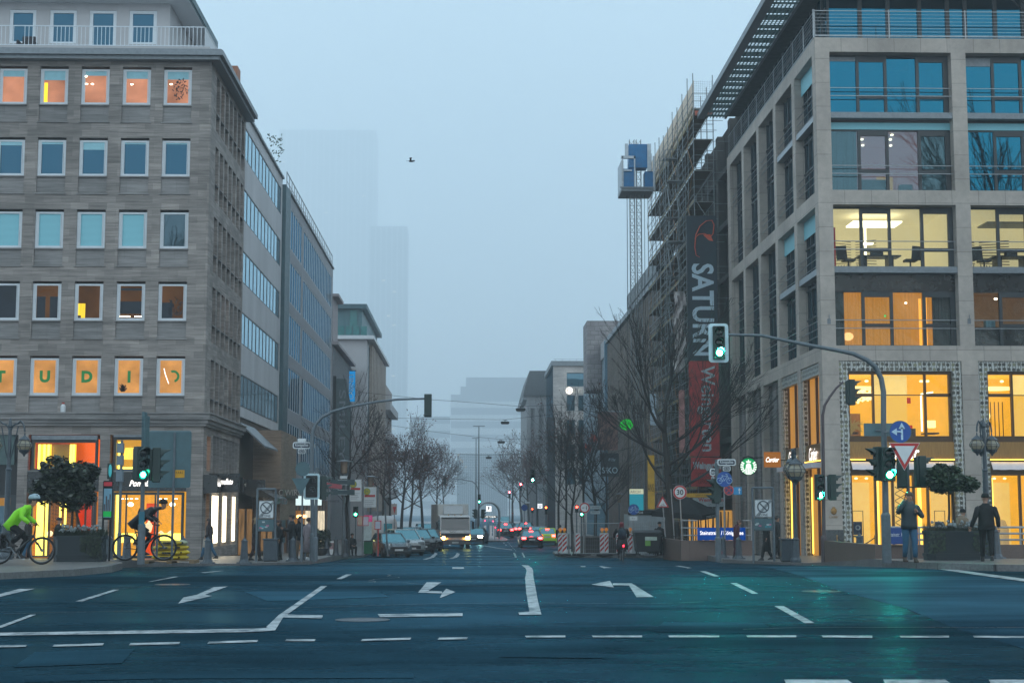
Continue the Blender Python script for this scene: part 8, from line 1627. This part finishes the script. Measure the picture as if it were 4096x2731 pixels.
# lorry
t=thing('lorry',(PX(1812,2200,124),124,0),'white box lorry with amber headlights driving towards the camera','lorry',None,.10);wh_=mat_once('lorry_white',(.72,.71,.70),.5,coat=.2,var=.1);W_=1.22
MB().box(-1.25,1.25,.1,7.2,1.0,3.55).build('cargo_box',mat_once('box_side_dirty',(.62,.60,.57),.5,var=.25,vs=.9,vscale=(1,1,.3)),t,bevel=.03);MB().add([(-.85,.06,2.75),(.85,.06,2.75),(.75,-.12,2.75),(-.75,-.12,2.75),(-.8,.09,3.42),(.8,.09,3.42)],[(3,2,5,4),(0,3,4),(1,5,2)]).build('wind_deflector',M['white'],t)
MB().prism_x([(-1.95,.45),(-2.0,1.3),(-1.95,1.45),(-1.75,2.45),(-1.6,2.62),(-.05,2.68),(-.05,.5)],-W_,W_).build('cab',wh_,t,bevel=.05);MB().add([(-W_+.08,-1.975,1.52),(W_-.08,-1.975,1.52),(W_-.14,-1.79,2.36),(-W_+.14,-1.79,2.36)],[(0,1,2,3)]).build('windscreen',mat_once('windscreen_dark',(.01,.012,.014),.15,coat=.5),t)
MB().box(-W_-.01,-W_+.02,-1.6,-.7,1.5,2.3).box(W_-.02,W_+.01,-1.6,-.7,1.5,2.3).build('side_window',M['carglass'],t);MB().box(-W_+.1,W_-.1,-2.05,-1.98,.92,1.22).build('grille',M['dark'],t);MB().box(-W_+.0,W_-.0,-2.08,-1.9,.35,.72).build('bumper',mat_once('bumper_grey',(.12,.11,.11),.6),t,bevel=.03);MB().box(-.8,.8,-2.065,-2.052,.88,.92).build('chrome_bar',M['steel'],t)
for s_ in(-1,1):
 MB().box(s_*(W_-.08),s_*(W_-.38),-2.09,-2.0,.76,.98).build('headlight',M['ind'],t);MB().box(s_*(W_+.12),s_*(W_+.3),-1.85,-1.7,1.55,2.15).tube([(s_*W_,-1.7,2.2),(s_*(W_+.2),-1.78,2.2)],.02,5).build('mirror',M['black'],t)
 for y in(-1.15,3.6):wheel(t,s_*(W_-.16),y,.46,.28)
MB().box(-.26,.26,-2.1,-2.085,.45,.56).build('number_plate',M['plate'],t);text('lettering','TRANSPORT',.09,M['black'],t,(-.2,-2.01,1.36),w=.55);MB().box(-1.0,1.0,0,7,.7,1.0).build('chassis',M['black'],t);g=MB();[g.ball((x,-1.5,2.68),.05,6,4)for x in(-.5,0,.5)];g.build('roof_markers',M['ymat'],t);MB().box(-W_+.12,W_-.12,-1.86,-1.72,2.4,2.5).build('sun_visor',M['black'],t)
# ================================================================ PEOPLE
SKIN=mat('skin',(.36,.20,.14),.6,var=.06);HAIRD=mat('dark_hair',(.02,.014,.012),.6);SHOE=mat('dark_shoe',(.015,.013,.012),.6)
def skin_mesh(nm,J,E,root,m,par,sub=1):
 names=list(J);me=bpy.data.meshes.new(nm);me.from_pydata([J[n][0]for n in names],[(names.index(a),names.index(b))for a,b in E],[]);o=bpy.data.objects.new(nm,me);COL.objects.link(o)
 o.modifiers.new('s','SKIN');sd=o.modifiers.new('d','SUBSURF');sd.levels=sub;sd.render_levels=sub
 for i,n in enumerate(names):
  r=J[n][1];me.skin_vertices[0].data[i].radius=r if isinstance(r,tuple)else(r,r);me.skin_vertices[0].data[i].use_root=n==root
 bpy.context.view_layer.update();m2=bpy.data.meshes.new_from_object(o.evaluated_get(bpy.context.evaluated_depsgraph_get()));bpy.data.objects.remove(o)
 m2.materials.clear();m2.materials.append(m);m2.polygons.foreach_set('use_smooth',[True]*len(m2.polygons));ob=bpy.data.objects.new(nm,m2);COL.objects.link(ob);ob.parent=par;return ob
def C(n,c,r=.85,**k):c=tuple(x*.6 for x in c);return mat_once('cloth_'+n,c,r,var=.18,vs=6,**k)
def person(loc,rz,label,coat,legs,hair=HAIRD,h=1.75,coatlen=.8,stride=.0,arms=None,hat=None,head_dy=0,shoe=SHOE,pose=None,bag=None,hairlen=0,flare=1.0,group=None,back=None,stout=1.0):
 t=thing('person',loc,label,'person',group,rz,h/1.75);s=stride;V=Vector
 P_=dict(hip=V((0,0,.93)),chest=V((0,-.02,1.32)),neck=V((0,-.02,1.47)),head=V((0,-.05+head_dy,1.62)),shL=V((.19,0,1.40)),shR=V((-.19,0,1.40)),elL=V((.25,.03,1.13)),elR=V((-.25,.03,1.13)),haL=V((.26,-.06,.88)),haR=V((-.26,-.06,.88)),hpL=V((.09,0,.90)),hpR=V((-.09,0,.90)),knL=V((.10,-s*.55-.03,.50)),knR=V((-.10,s*.35-.03,.50)),anL=V((.10,-s,.09)),anR=V((-.10,s,.09+abs(s)*.15)))
 for k,v in(arms or{}).items():P_[k]=V(v)
 for k,v in(pose or{}).items():P_[k]=V(v)
 q=P_;J={'hip':(q['hip'],(.13*stout,.1)),'waist':((q['hip']+q['chest'])/2,(.12*stout,.09)),'chest':(q['chest'],(.15*stout,.1)),'neck':(q['neck'],.05),'chin':(q['head']+V((0,-.02,-.08)),.06),'head':(q['head']+V((0,0,.01)),.088),'crown':(q['head']+V((0,.02,.09)),.06)}
 E=[('hip','waist'),('waist','chest'),('chest','neck'),('neck','chin'),('chin','head'),('head','crown')]
 for S in 'LR':
  hd=q['ha'+S];el=q['el'+S];d=(hd-el).normalized();sd=d.cross(V((0,1,.3))).normalized()
  J.update({'s'+S:(q['sh'+S]*.93+q['chest']*.07,.045),'e'+S:(el,.04),'w'+S:(hd-d*.03,.026),'p'+S:(hd+d*.04,(.036,.02)),'h'+S:(q['hp'+S],.085),'k'+S:(q['kn'+S],.055),'a'+S:(q['an'+S],.038),'t'+S:(q['an'+S]+V((0,-.10,-.045)),.02)})
  E+=[('chest','s'+S),('s'+S,'e'+S),('e'+S,'w'+S),('w'+S,'p'+S),('hip','h'+S),('h'+S,'k'+S),('k'+S,'a'+S),('a'+S,'t'+S)]
 b=skin_mesh('body',J,E,'hip',SKIN,t)
 g=MB()
 for S in 'LR':
  hd=q['ha'+S];d=(hd-q['el'+S]).normalized();sd=d.cross(V((0,1,.3))).normalized();up=sd.cross(d).normalized();p0=hd+d*.06
  for k,l_ in enumerate((.062,.075,.07,.052)):a=p0+sd*(.024-k*.016);g.tube([a,a+d*l_*.55+up*.006,a+d*l_*.85+up*.028],[.0095,.009,.006],5)
  a=hd+sd*.03;g.tube([a,a+sd*.025+d*.025,a+sd*.02+d*.055+up*.01],[.011,.01,.007],5)
 hp=q['head'];g.ball(hp+V((0,-.098,-.005)),.017,6,5,sz=1.3);[g.ball(hp+V((s_*.088,.0,0)),.022,6,5,sx=.4,sz=1.3)for s_ in(-1,1)];me=b.data;o2=g.build('tmp',SKIN)
 import bmesh as _b;bm=_b.new();bm.from_mesh(me);bm.from_mesh(o2.data);bm.to_mesh(me);bm.free();bpy.data.objects.remove(o2)
 e=MB();[e.ball(hp+V((s_*.033,-.084,.012)),.011,6,4,sy=.5)for s_ in(-1,1)];e.box(hp.x-.025,hp.x+.025,hp.y-.095,hp.y-.085,hp.z-.052,hp.z-.046).build('face_detail',mat_once('dark_features',(.05,.02,.02)),b)
 if hat:MB().loft([(hp.x,hp.y+.01,hp.z+z,r_,r_*1.1)for z,r_ in((.03,.102),(.07,.106),(.12,.085),(.155,.04),(.16,.005))],12).build('hat',hat,t,smooth=True)
 hl=[(-.02-hairlen,.085+(.03 if hairlen>.1 else 0),.05),(.0,.095,.035),(.05,.105,.025),(.10,.09,.015),(.135,.05,.01),(.142,.003,.01)]
 if not hat or hairlen:MB().loft([(hp.x,hp.y+dy,min(hp.z+z,hp.z+(.142 if not hat else .05+z*.01)),r_,r_*(1.05 if z>.03 else .75))for z,r_,dy in hl],12).build('hair',hair,t,smooth=True)
# coat: torso loft plus sleeves
 hipv,ch,nk=q['hip'],q['chest'],q['neck'];ax=(nk-hipv);bot=hipv+V((0,0,-1))*max(0,.92-coatlen)if not(pose or{}).get('lean')else hipv
 secs=[(bot,.19*flare,.145*flare),(hipv,.185,.14),((hipv+ch)/2,.175,.13),(ch,.2,.135),(ch.lerp(nk,.6),.185,.115),(nk,.09,.08),(nk+V((0,0,.035)),.075,.07)]
 if coatlen>=.92:secs=[(hipv+V((0,-.02,-.14)),.1,.07)]+secs[1:]
 cm=MB().loft([(c.x,c.y,c.z,a*stout,b_*stout)for c,a,b_ in secs],16)
 for S in 'LR':sh,el,hd=q['sh'+S],q['el'+S],q['ha'+S];sh2=sh*.9+ch*.1;cm.tube([sh2+V((0,0,.0)),sh.lerp(el,.15),sh.lerp(el,.6),el,el.lerp(hd,.5),el.lerp(hd,.93)],[.06,.082,.072,.064,.058,.05],10)
 cm.build('coat',coat,t,smooth=True)
 lm=MB()
 for S in 'LR':hp_,kn,an=q['hp'+S],q['kn'+S],q['an'+S];lm.tube([hp_+V((0,0,.06)),hp_.lerp(kn,.3),kn,kn.lerp(an,.4),an+(kn-an)*.1],[.10,.10,.072,.068,.056],10)
 lm.build('trousers',legs,t,smooth=True)
 for S in 'LR':an=q['an'+S];MB().loft([(an.x,an.y-.05,an.z-.09,.045,.125),(an.x,an.y-.05,an.z-.06,.048,.128),(an.x,an.y-.01,an.z-.01,.045,.07),(an.x,an.y,an.z+.04,.044,.05)],10).build('shoe',shoe,t,smooth=True)
 if back:MB().ball((0,ch.y+.2,ch.z-.12),.17,12,8,sy=.6,sz=1.25).build('backpack',back,t,smooth=True)
 if bag:p=q['haL'];MB().prism_y([(p.x-.14,p.z-.42),(p.x+.14,p.z-.42),(p.x+.12,p.z-.06),(p.x-.12,p.z-.06)],p.y-.05,p.y+.05).tube([(p.x-.06,p.y,p.z-.06),(p.x,p.y,p.z+.02),(p.x+.06,p.y,p.z-.06)],.006,4).build('held_bag',bag,t)
 return t
def at(px_,Y):return base(px_,Y)
jeans=C('jeans',(.04,.15,.27));blk=C('black',(.010,.011,.013));navy=C('navy',(.02,.035,.05));HR=-PI/2
person(at(3640,40.6),.1,'bearded man in dark quilted jacket and blue jeans telephoning',C('quilt',(.022,.045,.06),.55,bump=.4,bs=18),jeans,mat('brown_hair',(.08,.055,.035),.7),1.86,.82,.10,{'elR':(-.34,-.12,1.22),'haR':(-.13,-.12,1.55),'elL':(.33,-.02,1.15),'haL':(.12,-.24,1.27)},shoe=mat('brown_boots',(.05,.03,.02),.6),head_dy=-.02,stout=1.12)
o=thing('phone',at(3640,40.6)+Vector((-.14,-.13,1.66)),'dark phone held to the ear of the bearded man','phone');MB().box(-.012,.0,-.03,.03,-.07,.07).build('phone_body',M['black'],o)
o=thing('scarf',at(3640,40.6)+Vector((0,-.02,1.56)),'grey hood collar round the neck of the telephoning man','hood');MB().loft([(0,0,-.05,.13,.11),(0,0,.02,.125,.11),(0,.02,.09,.1,.1)],14).build('hood_cloth',C('grey',(.16,.16,.17)),o)
person(at(3950,41.8),PI-.15,'man dressed all in black walking away by the lantern post',blk,C('black2',(.008,.008,.01)),HAIRD,1.84,.80,.12,{'elL':(.30,.05,1.12),'haL':(.38,-.06,.88),'elR':(-.28,.06,1.12),'haR':(-.30,.02,.88)},hat=C('black',(0,0,0)),stout=1.15)
person(at(3850,49.3),2.2,'man in beige jacket and dark cap bending behind the right planter',C('beige',(.30,.23,.16)),blk,h=1.68,hat=blk,stout=1.2,pose={'head':(0,-.10,1.58)})
person(at(2947,66),1.2,'person in a dark red coat carrying a white bag by the parapet',C('burgundy',(.10,.015,.03)),C('burgundy',(0,0,0)),mat('auburn_hair',(.10,.05,.035),.7),1.68,.45,.10,bag=M['signwhite'],pose={'head':(0,-.14,1.56)},hairlen=.05)
person(at(3068,61),HR,'person in a long black coat walking, legs below the right zone sign',C('black',(0,0,0)),blk,h=1.72,coatlen=.35,stride=.22,flare=1.2);person(at(3108,64),-HR,'man in a long dark coat passing behind the right zone sign',C('charcoal',(.02,.02,.022)),blk,h=1.80,coatlen=.45,stride=.12)
person(at(836,63.5),-HR+3.0,'woman in brown jacket and jeans with shopping bags walking right',C('brown',(.035,.025,.028)),jeans,mat('brown_hair2',(.05,.03,.025),.7),1.68,.75,.30,{'haL':(.25,-.1,.95)},bag=mat('paper_bag',(.30,.26,.22),.8),hairlen=.22)
person(at(1020,60.8),HR+PI,'woman in black coat and reddish boots hidden by the left zone sign',blk,C('boots',(.05,.025,.025)),mat('blond_hair',(.28,.2,.12),.7),1.70,.62,.18,hairlen=.12)
person(at(1118,62),HR+.3,'woman with brown ponytail and tan backpack beside the man in black',blk,blk,mat('brown_hair2',(0,0,0))if False else bpy.data.materials['brown_hair2'],1.60,.8,.08,back=C('tan',(.14,.07,.035)),hairlen=.15)
person(at(1168,61),-HR+.15+PI,'man all in black with a backpack holding a paper, left pavement',C('black',(0,0,0)),blk,HAIRD,1.82,.78,.08,{'elR':(-.27,-.12,1.12),'haR':(-.12,-.34,1.22),'elL':(.27,-.1,1.12),'haL':(.1,-.36,1.2)},back=C('black2',(0,0,0)),shoe=mat('white_shoe',(.5,.52,.54),.6),stout=1.1)
person(at(1198,62.3),.6,'dark haired woman in black with beige trousers between man and pink coat',blk,C('beige2',(.30,.23,.17)),HAIRD,1.76,.78,.05,hairlen=.2)
person(at(1230,62),PI-.9,'person with short hair in a long pale pink coat',C('pink',(.46,.38,.41)),C('beige2',(0,0,0)),bpy.data.materials['brown_hair2'],1.70,.32,.08,shoe=bpy.data.materials['white_shoe'],flare=1.25)
person(at(228,58),-HR,'pedestrian in dark coat and beanie walking left behind the planter',C('darkbrown',(.03,.022,.02)),C('darkbrown',(0,0,0)),h=1.66,coatlen=.7,stride=.30,hat=C('plum',(.03,.02,.04)));person(at(110,60),HR,'pedestrian with pale shoes mostly hidden behind the cyclist in green',C('darkbrown',(0,0,0)),jeans,h=1.72,stride=.12,shoe=bpy.data.materials['white_shoe'])
person(at(2240,108),PI,'dark pedestrian standing by the slim trees at the building site',blk,blk,h=1.78);person(at(1405,90),.5,'dark figure sitting at the foot of the left bare tree',blk,blk,h=1.7,pose={'hip':(0,0,.5),'chest':(0,-.05,.9),'neck':(0,-.08,1.05),'head':(0,-.12,1.2),'shL':(.19,-.05,.98),'shR':(-.19,-.05,.98),'elL':(.24,-.1,.72),'elR':(-.24,-.1,.72),'haL':(.1,-.32,.6),'haR':(-.1,-.32,.6),'hpL':(.09,0,.48),'hpR':(-.09,0,.48),'knL':(.12,-.42,.5),'knR':(-.12,-.42,.5),'anL':(.12,-.4,.09),'anR':(-.12,-.4,.09)},coatlen=.93)
person((PX(3408,2100,72),71.0,SW(69)+.35),.3,'shop employee seen inside the lit jeweller window',C('darkbrown',(0,0,0)),blk,h=1.72)
# ---- bicycles and riders (heading -y before rotation)
def bicycle(loc,rz,label,r=.35,dark=True,rack=False,seat=.93,rearlamp=False):
 t=thing('bicycle',loc,label,'bicycle',None,rz);f,b=(0,-.54,r),(0,.54,r);fm=mat_once('bike_frame_black',(.012,.014,.016),.35,coat=.4)
 for y in(-.54,.54):
  w=MB().torus_x((0,y,r),r-.025,.026,30,7).build('wheel',M['tyre'],t);g=MB().torus_x((0,y,r),r-.055,.010,26,4);[g.tube([(0,y,r),(0,y+(r-.06)*math.cos(a),r+(r-.06)*math.sin(a))],.0022,3,cap=False)for a in[k*PI/9 for k in range(18)]];g.tube([(-.05,y,r),(.05,y,r)],.03,8);g.build('rim',M['steel_dull'],w)
 bb,st,hd,hl=(0,.12,.30),(0,.26,.80),(0,-.36,.86),(0,-.33,.72);g=MB()
 for p,q,w_ in((bb,st,.018),(st,hl,.018),(bb,hl,.03),(bb,b,.012),(st,b,.01),(hl,hd,.02),(hl,(.0,-.42,.5),.022)):g.tube([p,q],w_,7)
 for s_ in(-1,1):g.tube([(s_*.05,-.42,.55),(s_*.05,-.54,r)],.014,6)
 g.tube([(0,-.42,.5),(.05,-.42,.55)],.02,5).tube([(0,-.42,.5),(-.05,-.42,.55)],.02,5);g.build('frame',fm,t);MB().tube([st,(0,.29,seat-.03)],.014,6).ball((0,.28,seat),.1,10,6,sx=.7,sy=1.35,sz=.3).build('saddle',M['black'],t)
 MB().tube([hd,(0,-.37,.98)],.016,6).tube([(-.31,-.26,1.02),(-.2,-.37,1.0),(0,-.39,.98),(.2,-.37,1.0),(.31,-.26,1.02)],.014,6).build('handlebar',M['dark'],t);MB().tube([(-.12,.12,.3),(.12,.12,.3)],.02,6).torus_x((.05,.12,.3),.085,.008,18,4).bar((.1,.12,.3),(.1,.02,.16),.03).bar((-.1,.12,.3),(-.1,.22,.44),.03).box(.1,.2,-.03,.07,.14,.16).box(-.2,-.1,.17,.27,.43,.45).build('crank',M['steel_dull'],t)
 MB().tube([(.06,.06,.3),(.06,.54,r-.03)],.006,4).tube([(.06,.12,.38),(.06,.54,r+.04)],.006,4).build('chain',M['black'],t)
 if rack:MB().box(-.07,.07,.35,.85,.76,.79).tube([(0,.54,r),(0,.7,.76)],.01,5).build('rack',fm,t);MB().box(-.24,-.08,.42,.8,.4,.76).box(.08,.24,.42,.8,.4,.76).build('pannier_bag',M['black'],t,bevel=.03)
 if rearlamp:MB().box(-.03,.03,.80,.84,.66,.72).build('rear_lamp',emitm('rear_lamp_red',(1,.01,.02),25),t)
 return t
ride=lambda lean,hb:{'hip':(0,.26,.98),'chest':(0,.26-lean,1.32),'neck':(0,.2-lean*1.35,1.44),'head':(0,.10-lean*1.5,1.56),'shL':(.19,.2-lean*1.15,1.38),'shR':(-.19,.2-lean*1.15,1.38),'elL':(.3,-.08,1.18),'elR':(-.3,-.08,1.18),'haL':(.29,-.29,hb),'haR':(-.29,-.29,hb),'hpL':(.09,.24,.94),'hpR':(-.09,.24,.94),'knL':(.11,-.10,.64),'knR':(-.11,-.08,.78),'anL':(.13,.06,.24),'anR':(-.13,.20,.52),'lean':(0,0,0)}
YC=39.3;z_=SW(YC);x1=PX(165,2255,YC)-.54
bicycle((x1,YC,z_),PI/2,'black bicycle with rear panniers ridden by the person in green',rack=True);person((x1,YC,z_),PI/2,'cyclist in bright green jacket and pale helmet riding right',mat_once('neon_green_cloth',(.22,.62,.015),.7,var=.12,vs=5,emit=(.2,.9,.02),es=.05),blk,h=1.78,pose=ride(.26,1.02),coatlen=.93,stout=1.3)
o=thing('helmet',(x1+.31,YC,z_+1.65),'pale blue and black bicycle helmet of the cyclist in green','helmet',None,PI/2);MB().loft([(0,0,z,r_,r_*1.3)for z,r_ in((0,.115),(.04,.118),(.09,.1),(.125,.06),(.135,.01))],14).build('shell',mat_once('helmet_pale',(.3,.42,.47),.3),o,smooth=True);g=MB();[g.bar((x,-.1,.085),(x*.5,.1,.13),.02,.03)for x in(-.07,-.025,.025,.07)];g.build('vent_strip',M['black'],o)
YC2=43.5;z_=SW(YC2);x2=PX(656,2262,YC2)-.56
bicycle((x2,YC2,z_),PI/2,'dark mountain bicycle in front of the yellow sacks',.37);person((x2,YC2,z_),PI/2,'cyclist in black puffer jacket bending over the handlebar by the pole',C('puffer',(.012,.013,.018),.5),blk,h=1.86,pose={**ride(.36,1.04),'head':(0,-.48,1.47),'neck':(0,-.33,1.38)},coatlen=.93,hat=blk,stout=1.5,back=C('black2',(0,0,0)))
YC3=66.;z_=G(YC3)+.04;x3=PX(2487,2230,YC3);bicycle((x3,YC3,z_),PI,'bicycle with glowing red rear lamp ridden away from the camera',rearlamp=True);pz=ride(.06,1.04);person((x3,YC3,z_),PI,'woman with reddish hair and blue backpack cycling away',blk,blk,mat('red_hair',(.12,.02,.025),.7),1.74,pose=pz,coatlen=.93,back=C('blue_pack',(.02,.045,.07)),hairlen=.12,flare=1.1)
b=MB().loft([(x3,YC3-.2,z_+zz_,a,b_)for zz_,a,b_ in((.52,.27,.3),(.75,.25,.26),(1.0,.2,.18))],14)
o=wthing('coat_skirt',(x3,YC3,z_+.5),'long black coat tails of the woman cycling away','coat');b.build('cloth',blk,o,smooth=True)
x4,Y4=PX(2672,2210,80.2),79.6;bicycle((x4,Y4,SW(Y4)),.9,'parked bicycle leaning beside the big tree trunk');person((x4-.5,Y4+.2,SW(Y4)),.4,'dark hooded person standing beside the parked bicycle at the tree',blk,blk,h=1.72,hat=blk)
# ---------------------------------------------------------------- haze, sky, sun, camera
def haze():
 m,nt,out=mk('haze');v=nd(nt,'ShaderNodeVolumePrincipled',Color=(.90,.96,1,1),Density=HAZE_D)
 v.inputs['Anisotropy'].default_value=.2
 nt.links.new(v.outputs[0],out.inputs['Volume'])
 tag(MB().box(-780,780,-45,3900,-1.2,985).build('haze',m),kind='stuff')
HAZE_D=.0008
haze()
w=bpy.data.worlds.new('World');SC.world=w;w.use_nodes=True;nt=w.node_tree;nt.nodes.clear()
SUN_EL,SUN_ROT=R(12),R(160)
sk=nt.nodes.new('ShaderNodeTexSky');sk.sky_type='NISHITA';sk.sun_disc=False;sk.sun_elevation=SUN_EL;sk.sun_rotation=SUN_ROT;sk.air_density=2;sk.dust_density=3;sk.ozone_density=3
mx=nd(nt,'ShaderNodeMix',_data_type='RGBA');mx.inputs[0].default_value=.9
nt.links.new(sk.outputs[0],mx.inputs[6]);mx.inputs[7].default_value=(9.3,12.0,13.8,1)
bg=nt.nodes.new('ShaderNodeBackground');bg.inputs[1].default_value=.1;nt.links.new(mx.outputs[2],bg.inputs[0])
wo=nt.nodes.new('ShaderNodeOutputWorld');nt.links.new(bg.outputs[0],wo.inputs[0])
sl=bpy.data.lights.new('sun','SUN');sl.energy=.25;sl.angle=R(30);sl.color=(.85,.93,1)
so=bpy.data.objects.new('sun',sl);COL.objects.link(so)
so.rotation_euler=(R(55),0,R(160+180)*-1)
cd=bpy.data.cameras.new('camera');cd.sensor_width=36;cd.lens=36*F/4096;cd.clip_end=6000;cd.clip_start=.1
co=bpy.data.objects.new('camera',cd);COL.objects.link(co);co.location=(0,0,EYE);co.rotation_euler=(PI/2+TH,0,-PSI);SC.camera=co
SC.view_settings.view_transform='Standard';SC.view_settings.look='None';SC.view_settings.exposure=0;SC.view_settings.gamma=1
SC.render.engine='CYCLES';c=SC.cycles
c.use_denoising=True;c.max_bounces=10;c.diffuse_bounces=3;c.glossy_bounces=3;c.transparent_max_bounces=16;c.transmission_bounces=4;c.volume_bounces=6
c.use_adaptive_sampling=True;c.adaptive_threshold=.015;c.caustics_reflective=False;c.caustics_refractive=False;c.sample_clamp_indirect=6
